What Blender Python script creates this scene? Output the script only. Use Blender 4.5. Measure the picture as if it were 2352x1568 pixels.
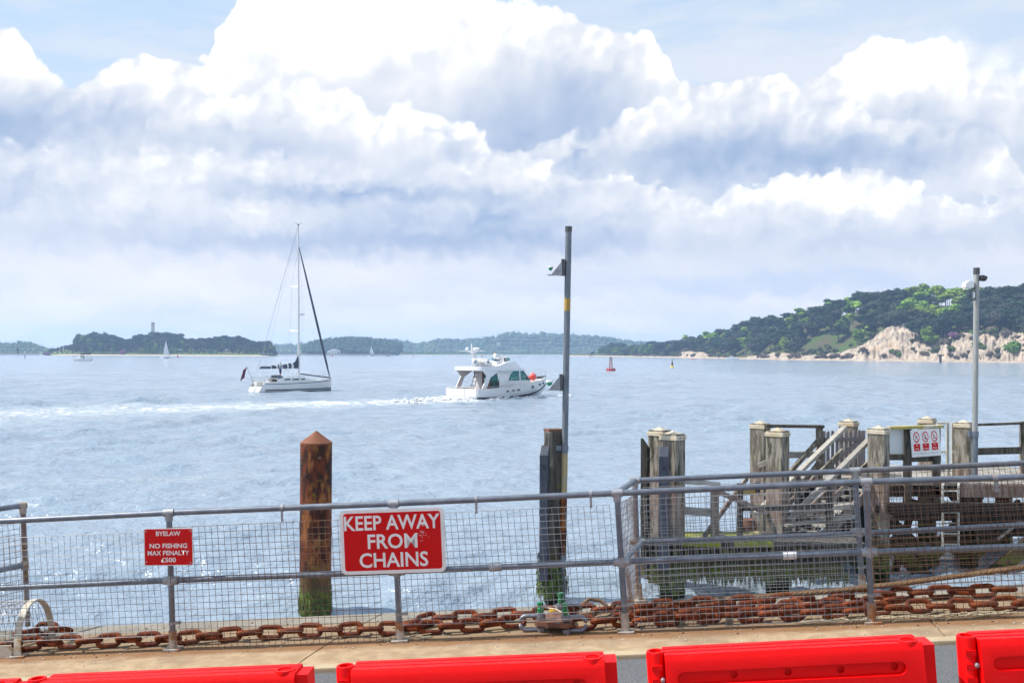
import bpy, bmesh, math, random
import numpy as np
from mathutils import Vector, Matrix, noise as mnoise
random.seed(7); np.random.seed(7)
R = math.radians
for o in list(bpy.data.objects): bpy.data.objects.remove(o, do_unlink=True)
SC = bpy.context.scene
COL = SC.collection

# ------------------------------------------------------------------ camera
CAMZ = 4.3
cam_d = bpy.data.cameras.new('camera'); cam = bpy.data.objects.new('camera', cam_d); COL.objects.link(cam)
cam_d.sensor_width = 36; cam_d.lens = 36; cam_d.clip_start = 0.1; cam_d.clip_end = 20000
CAMR = Matrix.Rotation(R(90 + 0.63), 3, 'X') @ Matrix.Rotation(R(0.22), 3, 'Z')
cam.matrix_world = Matrix.Translation((0, 0, CAMZ)) @ CAMR.to_4x4()
SC.camera = cam
FP = 2352.0                      # focal length in photo pixels (photo taken as 2352 x 1568)
def ray(px, py):
    d = CAMR @ Vector(((px - 1176) / FP, (784 - py) / FP, -1)); return d / d.y
def at(px, py, Y): return Vector((0, 0, CAMZ)) + ray(px, py) * Y
def wat(px, py):
    d = ray(px, py); return Vector((0, 0, CAMZ)) + d * (-CAMZ / d.z)
def hor(px): return 805.6 + px * 0.00384
# ------------------------------------------------------------------ light
SUN_AZ, SUN_EL = R(-88), R(50)   # azimuth from +Y towards +X, so the sun stands to the left
sv = Vector((math.sin(SUN_AZ) * math.cos(SUN_EL), math.cos(SUN_AZ) * math.cos(SUN_EL), math.sin(SUN_EL)))
sl = bpy.data.lights.new('sun', 'SUN'); sl.energy = 4.6; sl.angle = R(0.6); sl.color = (1.0, 0.95, 0.87)
so = bpy.data.objects.new('sun', sl); COL.objects.link(so)
so.rotation_euler = sv.to_track_quat('Z', 'Y').to_euler(); so.location = (-30, 0, 60)
SC.view_settings.view_transform = 'Standard'; SC.view_settings.look = 'None'
SC.view_settings.exposure = 0.4; SC.view_settings.gamma = 1.0
SC.cycles.max_bounces = 5; SC.cycles.diffuse_bounces = 2; SC.cycles.glossy_bounces = 2; SC.cycles.transmission_bounces = 4; SC.cycles.volume_bounces = 1; SC.cycles.transparent_max_bounces = 6
SC.cycles.use_adaptive_sampling = True; SC.cycles.adaptive_threshold = 0.025; SC.cycles.adaptive_min_samples = 12
SC.render.resolution_x = 1024; SC.render.resolution_y = 682

# ------------------------------------------------------------------ node helpers
class NT:
    def __init__(s, tree): s.t = tree; s.L = tree.links
    def n(s, typ, **kw):
        nd = s.t.nodes.new(typ)
        for k, v in kw.items(): setattr(nd, k, v)
        return nd
    def put(s, sock, v):
        if v is None: return
        if hasattr(v, 'is_output') or isinstance(v, bpy.types.NodeSocket): s.L.new(v, sock)
        else: sock.default_value = v
    def m(s, op, a, b=None, c=None, clamp=False):
        nd = s.n('ShaderNodeMath', operation=op); nd.use_clamp = clamp
        s.put(nd.inputs[0], a)
        if b is not None: s.put(nd.inputs[1], b)
        if c is not None: s.put(nd.inputs[2], c)
        return nd.outputs[0]
    def vm(s, op, a, b=None):
        nd = s.n('ShaderNodeVectorMath', operation=op); s.put(nd.inputs[0], a)
        if b is not None: s.put(nd.inputs[1], b)
        return nd.outputs[0]
    def noise(s, vec, scale, detail=4, rough=0.55, out='Fac', dist=0.0):
        nd = s.n('ShaderNodeTexNoise'); s.put(nd.inputs['Vector'], vec)
        nd.inputs['Scale'].default_value = scale; nd.inputs['Detail'].default_value = detail
        nd.inputs['Roughness'].default_value = rough; nd.inputs['Distortion'].default_value = dist
        return nd.outputs[out]
    def mapr(s, v, a, b, c=0.0, d=1.0, smooth=True):
        nd = s.n('ShaderNodeMapRange'); nd.interpolation_type = 'SMOOTHSTEP' if smooth else 'LINEAR'
        s.put(nd.inputs[0], v)
        for i, x in enumerate((a, b, c, d)): nd.inputs[i + 1].default_value = x
        return nd.outputs[0]
    def mix(s, f, a, b, typ='MIX'):
        nd = s.n('ShaderNodeMix', data_type='RGBA', blend_type=typ)
        s.put(nd.inputs[0], f); s.put(nd.inputs[6], a); s.put(nd.inputs[7], b)
        return nd.outputs[2]
    def ramp(s, f, stops, interp='LINEAR'):
        nd = s.n('ShaderNodeValToRGB'); cr = nd.color_ramp; cr.interpolation = interp
        while len(cr.elements) < len(stops): cr.elements.new(0.5)
        for e, (p, c) in zip(cr.elements, stops): e.position = p; e.color = (*c, 1)
        s.put(nd.inputs[0], f); return nd.outputs[0]
    def curve(s, f, pts):
        nd = s.n('ShaderNodeFloatCurve'); cv = nd.mapping.curves[0]
        cv.points[0].location = pts[0]; cv.points[1].location = pts[-1]
        for p in pts[1:-1]: cv.points.new(*p)
        for p in cv.points: p.handle_type = 'VECTOR'
        nd.mapping.update(); s.put(nd.inputs['Value'], f); return nd.outputs[0]
def srgb(r, g, b): return tuple(((c / 255) / 12.92 if c < 10 else (((c / 255) + 0.055) / 1.055) ** 2.4) for c in (r, g, b))
def c4(c): return (*c, 1)

# ------------------------------------------------------------------ world: daylight sky with cumulus banks
W = bpy.data.worlds.new('World'); SC.world = W; W.use_nodes = True; W.cycles.sampling_method = 'NONE'
t = NT(W.node_tree); W.node_tree.nodes.clear()
STR = 0.1
sky = t.n('ShaderNodeTexSky', sky_type='NISHITA'); sky.sun_disc = False
sky.sun_elevation = SUN_EL; sky.sun_rotation = SUN_AZ; sky.altitude = 10; sky.air_density = 1.2; sky.dust_density = 2.0; sky.ozone_density = 1.6
gen = t.n('ShaderNodeTexCoord').outputs['Generated']
sep = t.n('ShaderNodeSeparateXYZ'); t.L.new(gen, sep.inputs[0])
AZ = t.m('ARCTAN2', sep.outputs[0], sep.outputs[1]); EL = t.m('ARCSINE', sep.outputs[2])
SX = t.m('MULTIPLY', AZ, 23.52); SY = t.m('MULTIPLY', EL, 23.52)
def skp(px, py):                  # photo pixel -> sky coordinates (azimuth, elevation in 1/23.52 rad)
    az = math.atan((px - 1176) / FP); el = math.atan((hor(px) - py) / FP * math.cos(az)); return az * 23.52, el * 23.52
cb = t.n('ShaderNodeCombineXYZ'); t.L.new(SX, cb.inputs[0]); t.L.new(SY, cb.inputs[1]); P0 = cb.outputs[0]
def warp(vec, sc, amp, det=3, off=(0, 0, 0)):
    v = t.vm('ADD', vec, off)
    nv = t.noise(v, sc, det, 0.6, 'Color'); nv = t.vm('SUBTRACT', nv, (0.5, 0.5, 0.5)); nv = t.vm('MULTIPLY', nv, (amp, amp, 0))
    return t.vm('ADD', vec, nv)
P1 = warp(warp(P0, 0.9, 0.55, 2), 7.0, 0.15, 3)
P2 = warp(warp(P0, 1.1, 0.8, 2, (7, 3, 0)), 3.6, 0.5, 5, (3, 1, 0))
def sxy(v):
    s = t.n('ShaderNodeSeparateXYZ'); t.L.new(v, s.inputs[0]); return s.outputs[0], s.outputs[1]
X1, Y1 = sxy(P1); X2, Y2 = sxy(P2)
def topcurve(X, pts, lo=-80.0, hi=80.0):
    q = [skp(*p) for p in pts]; q = [(lo, q[0][1])] + q + [(hi, q[-1][1])]
    return t.m('MULTIPLY', t.curve(t.m('DIVIDE', t.m('SUBTRACT', X, lo), hi - lo), [((a - lo) / (hi - lo), max(0.0, b / 12.0)) for a, b in q]), 12.0)
def gauss(px, py, rx, ry, amp):   # signed soft blob in sky coordinates
    cx, cy = skp(px, py)
    a = t.m('MULTIPLY', t.m('SUBTRACT', X2, cx), 100.0 / rx); b = t.m('MULTIPLY', t.m('SUBTRACT', Y2, cy), 100.0 / ry)
    r2 = t.m('ADD', t.m('MULTIPLY', a, a), t.m('MULTIPLY', b, b))
    return t.m('MULTIPLY', t.m('EXPONENT', t.m('MULTIPLY', r2, -1.0)), amp)
def total(lst):
    r = lst[0]
    for x in lst[1:]: r = t.m('ADD', r, x)
    return r
def relief(vec, sc, d, amp, det=6):
    a = t.noise(vec, sc, det, 0.55); b = t.noise(t.vm('ADD', vec, d), sc, det, 0.55)
    return t.m('MULTIPLY', t.m('SUBTRACT', a, b), amp)
def vor(vec, sc):
    nd = t.n('ShaderNodeTexVoronoi', voronoi_dimensions='2D', feature='SMOOTH_F1'); t.L.new(vec, nd.inputs['Vector']); nd.inputs['Scale'].default_value = sc; nd.inputs['Smoothness'].default_value = 0.35
    return nd.outputs['Distance']
PA = warp(P0, 1.3, 0.55, 3, (2, 9, 0))
PB = t.vm('ADD', PA, (0.16, -0.17, 0)); PC = t.vm('ADD', PA, (0.07, -0.075, 0))
VA, VA2, VB, VB2 = vor(PA, 0.95), vor(PB, 0.95), vor(PA, 2.5), vor(PC, 2.5)
bump_big = t.m('SUBTRACT', VA2, VA); bump_small = t.m('SUBTRACT', VB2, VB)
edge = t.m('ADD', t.m('MULTIPLY', t.m('SUBTRACT', 0.42, VA), 0.42), t.m('MULTIPLY', t.m('SUBTRACT', 0.42, VB), 0.22))
def billow(a, b): return t.m('ADD', t.m('MULTIPLY', bump_big, a), t.m('MULTIPLY', bump_small, b))
# background: pale blue with streaky high cloud
stv = t.vm('MULTIPLY', P1, (0.16, 0.9, 1))
streak = t.mapr(t.noise(stv, 1.0, 5, 0.6), 0.36, 0.62)
lowsky = t.mapr(SY, 0.2, 8.5, 0.75, 0.0)
bw = t.m('ADD', t.m('MULTIPLY', streak, 0.62), t.m('ADD', lowsky, total([gauss(1950, 90, 420, 120, 0.35), gauss(2150, 30, 300, 90, 0.2)])), clamp=True)
k = 0.76 / STR
def kc(r, g, b, e=1.0): c = srgb(r, g, b); return tuple(x * k * e for x in c)
skyblue = t.mix(0.72, sky.outputs[0], c4(kc(196, 224, 252, 1.1)))
bg = t.mix(bw, skyblue, c4(kc(229, 236, 248, 1.0)))
# first bank: the great cumulus and the right hand towers
top1 = topcurve(X1, [(-300, 110), (-100, 40), (0, 62), (45, 60), (78, 90), (95, 150), (150, 195), (226, 185), (236, 150), (290, 112), (332, 132), (346, 152), (400, 130), (470, 136), (494, 75), (528, 5), (640, -40), (1140, -30), (1240, 22), (1310, 18), (1380, 60), (1450, 42), (1525, 72), (1545, 170), (1640, 186), (1740, 160), (1800, 142), (1870, 168), (1905, 165), (1960, 112), (2000, 82), (2090, 92), (2135, 66), (2192, 78), (2206, 120), (2280, 150), (2400, 170), (2700, 110)])
d1 = t.m('ADD', t.m('SUBTRACT', top1, Y1), edge)
m1 = t.mapr(d1, -0.03, 0.10)
m1s = t.mapr(d1, -0.5, 0.5)
soft = total([gauss(2330, 200, 180, 200, 1.0)])
m1 = t.m('ADD', t.m('MULTIPLY', m1, t.m('SUBTRACT', 1.0, t.m('MINIMUM', soft, 1.0))), t.m('MULTIPLY', m1s, t.m('MINIMUM', soft, 1.0)), clamp=True)
sh1 = t.m('SUBTRACT', 1.10, t.mapr(d1, 0.3, 3.2, 0.0, 0.42))
sh1 = t.m('ADD', sh1, relief(P1, 0.62, (0.30, -0.34, 0), 0.8, 2))
sh1 = t.m('ADD', sh1, t.m('MULTIPLY', billow(0.50, 0.42), t.mapr(d1, 2.2, 0.1, 0.22, 1.0)))
sh1 = t.m('ADD', sh1, total([gauss(40, 285, 260, 60, -0.62), gauss(560, 300, 380, 50, -0.28), gauss(1185, 165, 70, 120, -0.10), gauss(1340, 205, 190, 90, -0.42),
    gauss(1560, 345, 420, 55, -0.5), gauss(1960, 320, 420, 50, -0.30), gauss(820, 110, 340, 120, 0.24), gauss(2080, 140, 150, 70, 0.16), gauss(2000, 370, 330, 36, -0.28), gauss(2330, 420, 90, 70, -0.3), gauss(1850, 265, 420, 60, -0.20), gauss(1330, 150, 120, 60, -0.10), gauss(170, 220, 160, 50, -0.16), gauss(930, 160, 90, 50, -0.16), gauss(1180, 280, 200, 60, -0.20), gauss(700, 210, 130, 50, -0.10)]))
cramp = [(0.0, srgb(157, 181, 217)), (0.28, srgb(190, 205, 230)), (0.55, srgb(219, 227, 241)), (0.80, srgb(244, 246, 251)), (1.0, tuple(x * 1.22 for x in srgb(255, 255, 255)))]
def cloudcol(sh):
    c = t.ramp(t.m('MULTIPLY', sh, 0.86), cramp); return t.vm('MULTIPLY', c, (k, k, k))
col = t.mix(m1, bg, cloudcol(sh1))
# nearer heads standing in front of the first bank
topb = topcurve(X1, [(-400, 760), (180, 760), (300, 420), (330, 250), (352, 205), (430, 195), (520, 232), (600, 180), (690, 165), (790, 205), (850, 262), (930, 232), (1020, 262), (1090, 292), (1140, 340), (1180, 372), (1196, 430), (1215, 520), (1235, 318), (1330, 292), (1410, 268), (1500, 246), (1560, 212), (1640, 205), (1720, 222), (1800, 232), (1960, 236), (2120, 262), (2300, 300), (2600, 760)])
db = t.m('ADD', t.m('SUBTRACT', topb, Y1), edge)
shb = t.m('SUBTRACT', 1.00, t.mapr(db, 0.2, 1.9, 0.0, 0.40))
shb = t.m('ADD', shb, relief(P1, 0.9, (0.22, -0.26, 0), 0.5, 2)); shb = t.m('ADD', shb, t.m('MULTIPLY', billow(0.50, 0.40), t.mapr(db, 1.5, 0.1, 0.15, 1.0)))
shb = t.m('ADD', shb, total([gauss(520, 318, 330, 36, -0.30), gauss(1560, 352, 420, 50, -0.42), gauss(1990, 352, 380, 46, -0.40), gauss(800, 300, 240, 60, 0.18), gauss(1090, 420, 130, 50, 0.12)]))
mb1 = t.m('MULTIPLY', t.mapr(db, -0.02, 0.16), t.mapr(t.noise(t.vm('MULTIPLY', P2, (0.5, 0.8, 1)), 0.9, 3, 0.5), 0.36, 0.50))
col = t.mix(mb1, col, cloudcol(shb))
# second bank: middle cumulus line
top2 = topcurve(X2, [(-400, 320), (-100, 330), (0, 325), (200, 338), (420, 340), (700, 352), (900, 372), (1010, 390), (1080, 345), (1130, 318), (1200, 330), (1262, 372), (1330, 402), (1430, 388), (1490, 420), (1600, 456), (1700, 430), (1800, 405), (1900, 398), (2010, 394), (2090, 430), (2200, 468), (2352, 420), (2700, 380)])
d2 = t.m('ADD', t.m('SUBTRACT', top2, Y2), edge)
m2 = t.m('ADD', t.m('MULTIPLY', t.mapr(d2, -0.02, 0.12), t.mapr(SX, -1.0, 0.6)), t.m('MULTIPLY', t.mapr(d2, -0.08, 0.45), t.mapr(SX, 0.6, -1.0)))
sh2 = t.m('SUBTRACT', 0.86, t.mapr(d2, 0.2, 1.9, 0.0, 0.36))
sh2 = t.m('ADD', sh2, t.m('MULTIPLY', billow(0.42, 0.34), t.mapr(d2, 1.1, 0.1, 0.10, 1.0)))
sh2 = t.m('ADD', sh2, relief(P2, 0.7, (0.28, -0.30, 0), 0.95, 4))
sh2 = t.m('ADD', sh2, relief(t.vm('MULTIPLY', P1, (0.5, 1.3, 1)), 1.2, (0.10, -0.16, 0), 0.34, 3))
sh2 = t.m('ADD', sh2, total([gauss(60, 420, 130, 45, -0.40), gauss(300, 470, 300, 70, 0.22), gauss(880, 445, 330, 24, -0.62), gauss(760, 576, 560, 30, -0.62), gauss(1120, 560, 300, 40, -0.40), gauss(1060, 500, 300, 20, -0.22),
    gauss(1180, 395, 60, 45, 0.22), gauss(1850, 450, 240, 50, 0.30), gauss(2080, 500, 160, 40, 0.12), gauss(2250, 560, 220, 60, -0.30), gauss(1650, 600, 300, 40, -0.14), gauss(60, 520, 120, 40, 0.1), gauss(2345, 590, 60, 30, 0.7), gauss(1950, 600, 350, 40, -0.22), gauss(650, 500, 200, 30, 0.18)]))
fade2 = t.mapr(Y2, 1.5, 2.5, 0.0, 1.0)
m2 = t.m('MULTIPLY', m2, fade2)
col = t.mix(m2, col, cloudcol(sh2))
# low bank towards the horizon
lown = t.noise(t.vm('MULTIPLY', P2, (0.25, 1.0, 1)), 1.3, 5, 0.55)
low = t.m('ADD', t.m('ADD', 0.62, t.m('MULTIPLY', t.m('SUBTRACT', lown, 0.5), 0.95)), total([gauss(1800, 650, 560, 34, -0.32), gauss(400, 620, 500, 40, 0.10), gauss(120, 710, 120, 26, 0.16), gauss(950, 720, 260, 30, 0.12), gauss(1430, 740, 70, 20, 0.22), gauss(1480, 690, 320, 22, 0.12)]))
lcol = t.vm('MULTIPLY', t.ramp(low, [(0.0, srgb(168, 200, 242)), (0.45, srgb(216, 227, 245)), (0.75, srgb(236, 241, 250)), (1.0, srgb(250, 251, 254))]), (k * 1.13, k * 1.07, k * 1.02))
col = t.mix(t.mapr(Y2, 3.0, 1.5, 0.0, 1.0), col, lcol)
bgn = t.n('ShaderNodeBackground'); bgn.inputs[1].default_value = STR; t.L.new(col, bgn.inputs[0])
wo = t.n('ShaderNodeOutputWorld'); t.L.new(bgn.outputs[0], wo.inputs[0])

# ------------------------------------------------------------------ geometry helpers
class MB:
    """collects shapes in the thing's frame; off is subtracted so that the object's origin sits at its base"""
    def __init__(s, off=(0, 0, 0)): s.v = []; s.f = []; s.o = Vector(off)
    def add(s, vs, fs):
        b = len(s.v); s.v += [tuple(Vector(p) - s.o) for p in vs]; s.f += [tuple(i + b for i in f) for f in fs]; return s
    def box(s, c, size, M=None):
        x, y, z = (q / 2 for q in size); c = Vector(c)
        vs = [Vector((a * x, b * y, d * z)) for d in (-1, 1) for b in (-1, 1) for a in (-1, 1)]
        if M is not None: vs = [M @ v for v in vs]
        return s.add([c + v for v in vs], [(0, 2, 3, 1), (4, 5, 7, 6), (0, 1, 5, 4), (2, 6, 7, 3), (0, 4, 6, 2), (1, 3, 7, 5)])
    def bbox(s, lo, hi): lo = Vector(lo); hi = Vector(hi); return s.box((lo + hi) / 2, hi - lo)
    def beam(s, a, b, w, h, up=(0, 0, 1), ch=0.0):
        a = Vector(a); b = Vector(b); d = (b - a).normalized(); up = Vector(up)
        if abs(d.dot(up)) > 0.99: up = Vector((0, 1, 0))
        sx = d.cross(up).normalized(); sz = sx.cross(d)
        if ch <= 0: pr = [(-w / 2, -h / 2), (w / 2, -h / 2), (w / 2, h / 2), (-w / 2, h / 2)]
        else:
            pr = []
            for i, (x, y) in enumerate([(-1, -1), (1, -1), (1, 1), (-1, 1)]):
                p1 = (x * (w / 2 - ch), y * h / 2); p2 = (x * w / 2, y * (h / 2 - ch))
                pr += [p2, p1] if i in (0, 2) else [p1, p2]
        n = len(pr); vs = []
        for p in (a, b): vs += [p + sx * x + sz * y for x, y in pr]
        fs = [(i, (i + 1) % n, n + (i + 1) % n, n + i) for i in range(n)] + [tuple(range(n - 1, -1, -1)), tuple(range(n, 2 * n))]
        return s.add(vs, fs)
    def tube(s, pts, r, n=10, cap=True, closed=False):
        pts = [Vector(p) for p in pts]; m = len(pts); rs = r if isinstance(r, (list, tuple)) else [r] * m
        vs = []; ref = None
        for i, p in enumerate(pts):
            if closed: d = pts[(i + 1) % m] - pts[i - 1]
            else: d = pts[min(i + 1, m - 1)] - pts[max(i - 1, 0)]
            d.normalize()
            if ref is None: ref = Vector((0, 0, 1)) if abs(d.z) < 0.9 else Vector((1, 0, 0))
            x = d.cross(ref).normalized(); y = d.cross(x); ref = -y if False else ref
            for k_ in range(n):
                a = 2 * math.pi * k_ / n; vs.append(p + (x * math.cos(a) + y * math.sin(a)) * rs[i])
        fs = []
        for i in range(m if closed else m - 1):
            j = (i + 1) % m
            for k_ in range(n): fs.append((i * n + k_, i * n + (k_ + 1) % n, j * n + (k_ + 1) % n, j * n + k_))
        if cap and not closed: fs += [tuple(range(n - 1, -1, -1)), tuple(range((m - 1) * n, m * n))]
        return s.add(vs, fs)
    def lathe(s, c, prof, n=16, axis='Z'):
        c = Vector(c); vs = []; m = len(prof)
        for r, z in prof:
            for k_ in range(n):
                a = 2 * math.pi * k_ / n
                p = Vector((r * math.cos(a), r * math.sin(a), z))
                if axis == 'X': p = Vector((p.z, p.x, p.y))
                if axis == 'Y': p = Vector((p.y, p.z, p.x))
                vs.append(c + p)
        fs = [(i * n + k_, i * n + (k_ + 1) % n, (i + 1) * n + (k_ + 1) % n, (i + 1) * n + k_) for i in range(m - 1) for k_ in range(n)]
        fs += [tuple(range(n - 1, -1, -1)), tuple(range((m - 1) * n, m * n))]
        return s.add(vs, fs)
    def prism(s, poly, d0, d1, M=None):
        """poly in (x,z), extruded along y from d0 to d1"""
        n = len(poly); vs = [Vector((x, d0, z)) for x, z in poly] + [Vector((x, d1, z)) for x, z in poly]
        if M is not None: vs = [M @ v for v in vs]
        return s.add(vs, [tuple(range(n)), tuple(range(2 * n - 1, n - 1, -1))] + [(i, n + i, n + (i + 1) % n, (i + 1) % n) for i in range(n)])
    def loft(s, rings, close=False, cap=True):
        n = len(rings[0]); vs = [p for r in rings for p in r]; fs = []
        for i in range(len(rings) - 1):
            for k_ in range(n if close else n - 1):
                a, b = i * n + k_, i * n + (k_ + 1) % n; fs.append((a, b, b + n, a + n))
        if cap and close: fs += [tuple(range(n - 1, -1, -1)), tuple(range((len(rings) - 1) * n, len(rings) * n))]
        return s.add(vs, fs)
    def mesh(s, name, smooth=False, bevel=0.0):
        me = bpy.data.meshes.new(name); me.from_pydata(s.v, [], s.f)
        bm = bmesh.new(); bm.from_mesh(me)
        bmesh.ops.recalc_face_normals(bm, faces=bm.faces)
        if bevel > 0:
            es = [e for e in bm.edges if len(e.link_faces) == 2 and e.calc_face_angle(0) > R(40)]
            try: bmesh.ops.bevel(bm, geom=es, offset=bevel, segments=2, profile=0.7, affect='EDGES', clamp_overlap=True)
            except Exception: pass
        bm.to_mesh(me); bm.free()
        if smooth:
            me.polygons.foreach_set('use_smooth', [True] * len(me.polygons))
            try: me.set_sharp_from_angle(angle=R(smooth if smooth is not True else 40))
            except Exception: pass
        return me
    def build(s, name, mat, parent=None, smooth=False, bevel=0.0, loc=None):
        me = s.mesh(name, smooth, bevel); me.materials.append(mat)
        return link(name, me, parent, loc if loc is not None else (s.o if parent is None else None))
def link(name, data, parent=None, loc=None):
    o = bpy.data.objects.new(name, data); COL.objects.link(o)
    if parent is not None: o.parent = parent
    if loc is not None: o.location = loc
    return o
def tag(o, label, cat, group=None):
    o['label'] = label; o['category'] = cat
    if group: o['group'] = group
    return o
def thing(name, label, cat, loc=(0, 0, 0), frame=None, rz=0.0, group=None):
    o = bpy.data.objects.new(name, None); COL.objects.link(o); o.empty_display_size = 0.1
    M = Matrix.Translation(loc) @ Matrix.Rotation(rz, 4, 'Z')
    o.matrix_world = (frame @ M) if frame is not None else M
    return tag(o, label, cat, group)
def struct(o): o['kind'] = 'structure'; return o
def stuff(o): o['kind'] = 'stuff'; return o
def npmesh(name, V, F, mat=None, smooth=False):
    V = np.asarray(V, dtype=np.float32); F = np.asarray(F, dtype=np.int32); k_ = F.shape[1]
    me = bpy.data.meshes.new(name); me.vertices.add(len(V)); me.vertices.foreach_set('co', V.ravel())
    me.loops.add(F.size); me.loops.foreach_set('vertex_index', F.ravel())
    me.polygons.add(len(F)); me.polygons.foreach_set('loop_start', np.arange(len(F), dtype=np.int32) * k_)
    me.polygons.foreach_set('loop_total', np.full(len(F), k_, dtype=np.int32))
    if smooth: me.polygons.foreach_set('use_smooth', np.ones(len(F), dtype=bool))
    me.update(calc_edges=True); me.validate()
    if mat: me.materials.append(mat)
    return me
def copy_tree(o, parent=None):
    c = o.copy(); COL.objects.link(c)
    if parent is not None: c.parent = parent
    for ch in o.children: copy_tree(ch, c)
    return c

# ------------------------------------------------------------------ materials
MATS = {}
def mat(name, base, rough=0.6, metal=0.0, var=None, vscale=6.0, vamt=0.6, bump=0.0, bscale=40.0, stretch=(1, 1, 1), coat=0.0, second=None, sscale=3.0, slo=0.5, shi=0.6, spec=0.5, rand=0.0, vlo=0.32, vhi=0.68):
    m = bpy.data.materials.new(name); m.use_nodes = True; MATS[name] = m
    q = NT(m.node_tree); pb = m.node_tree.nodes['Principled BSDF']
    oc = q.n('ShaderNodeTexCoord').outputs['Object']; v = q.vm('MULTIPLY', oc, stretch)
    c = c4(base)
    if var is not None:
        c = q.mix(q.m('MULTIPLY', q.mapr(q.noise(v, vscale, 6, 0.62), vlo, vhi), vamt), c4(base), c4(var))
    if second is not None:
        c = q.mix(q.mapr(q.noise(q.vm('ADD', v, (5.1, 2.2, 9.3)), sscale, 6, 0.65), slo, shi), c, c4(second))
    if rand > 0:
        oi = q.n('ShaderNodeObjectInfo'); hs = q.n('ShaderNodeHueSaturation'); q.put(hs.inputs['Color'], c)
        q.L.new(q.mapr(oi.outputs['Random'], 0, 1, 1 - rand, 1 + rand, False), hs.inputs['Value'])
        q.L.new(q.mapr(q.m('FRACT', q.m('MULTIPLY', oi.outputs['Random'], 7.3)), 0, 1, 0.5 - rand * 0.07, 0.5 + rand * 0.07, False), hs.inputs['Hue'])
        c = hs.outputs[0]
    q.put(pb.inputs['Base Color'], c)
    rn = q.m('ADD', rough - 0.08, q.m('MULTIPLY', q.noise(v, vscale * 1.7, 3), 0.16), clamp=True)
    q.put(pb.inputs['Roughness'], rn); pb.inputs['Metallic'].default_value = metal
    pb.inputs['Specular IOR Level'].default_value = spec
    if coat: pb.inputs['Coat Weight'].default_value = coat; pb.inputs['Coat Roughness'].default_value = 0.1
    if bump > 0:
        bn = q.n('ShaderNodeBump'); bn.inputs['Strength'].default_value = 1.0; bn.inputs['Distance'].default_value = bump
        q.L.new(q.noise(v, bscale, 6, 0.6), bn.inputs['Height']); q.L.new(bn.outputs[0], pb.inputs['Normal'])
    return m
# ------------------------------------------------------------------ quay frame (the quay rises to the right by about 2.4 degrees)
_A = at(400, 1490, 8.25); _B = at(2000, 1428, 7.95)
_u = (_B - _A).normalized(); _v = Vector((0, 0, 1)).cross(_u).normalized(); _w = _u.cross(_v)
QO = at(1176, 1461.5, 8.10)
Q = Matrix(((_u.x, _v.x, _w.x, QO.x), (_u.y, _v.y, _w.y, QO.y), (_u.z, _v.z, _w.z, QO.z), (0, 0, 0, 1)))
QI = Q.inverted()
def qp(px, py, w=0.0):            # point of the plane w above the quay seen at a photo pixel -> quay coordinates
    o = QI @ Vector((0, 0, CAMZ)); d = QI.to_3x3() @ ray(px, py); s = (w - o.z) / d.z; return o + d * s
def qv(px, py, v):                # point of the vertical plane v behind the fence line
    o = QI @ Vector((0, 0, CAMZ)); d = QI.to_3x3() @ ray(px, py); s = (v - o.y) / d.y; return o + d * s

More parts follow.
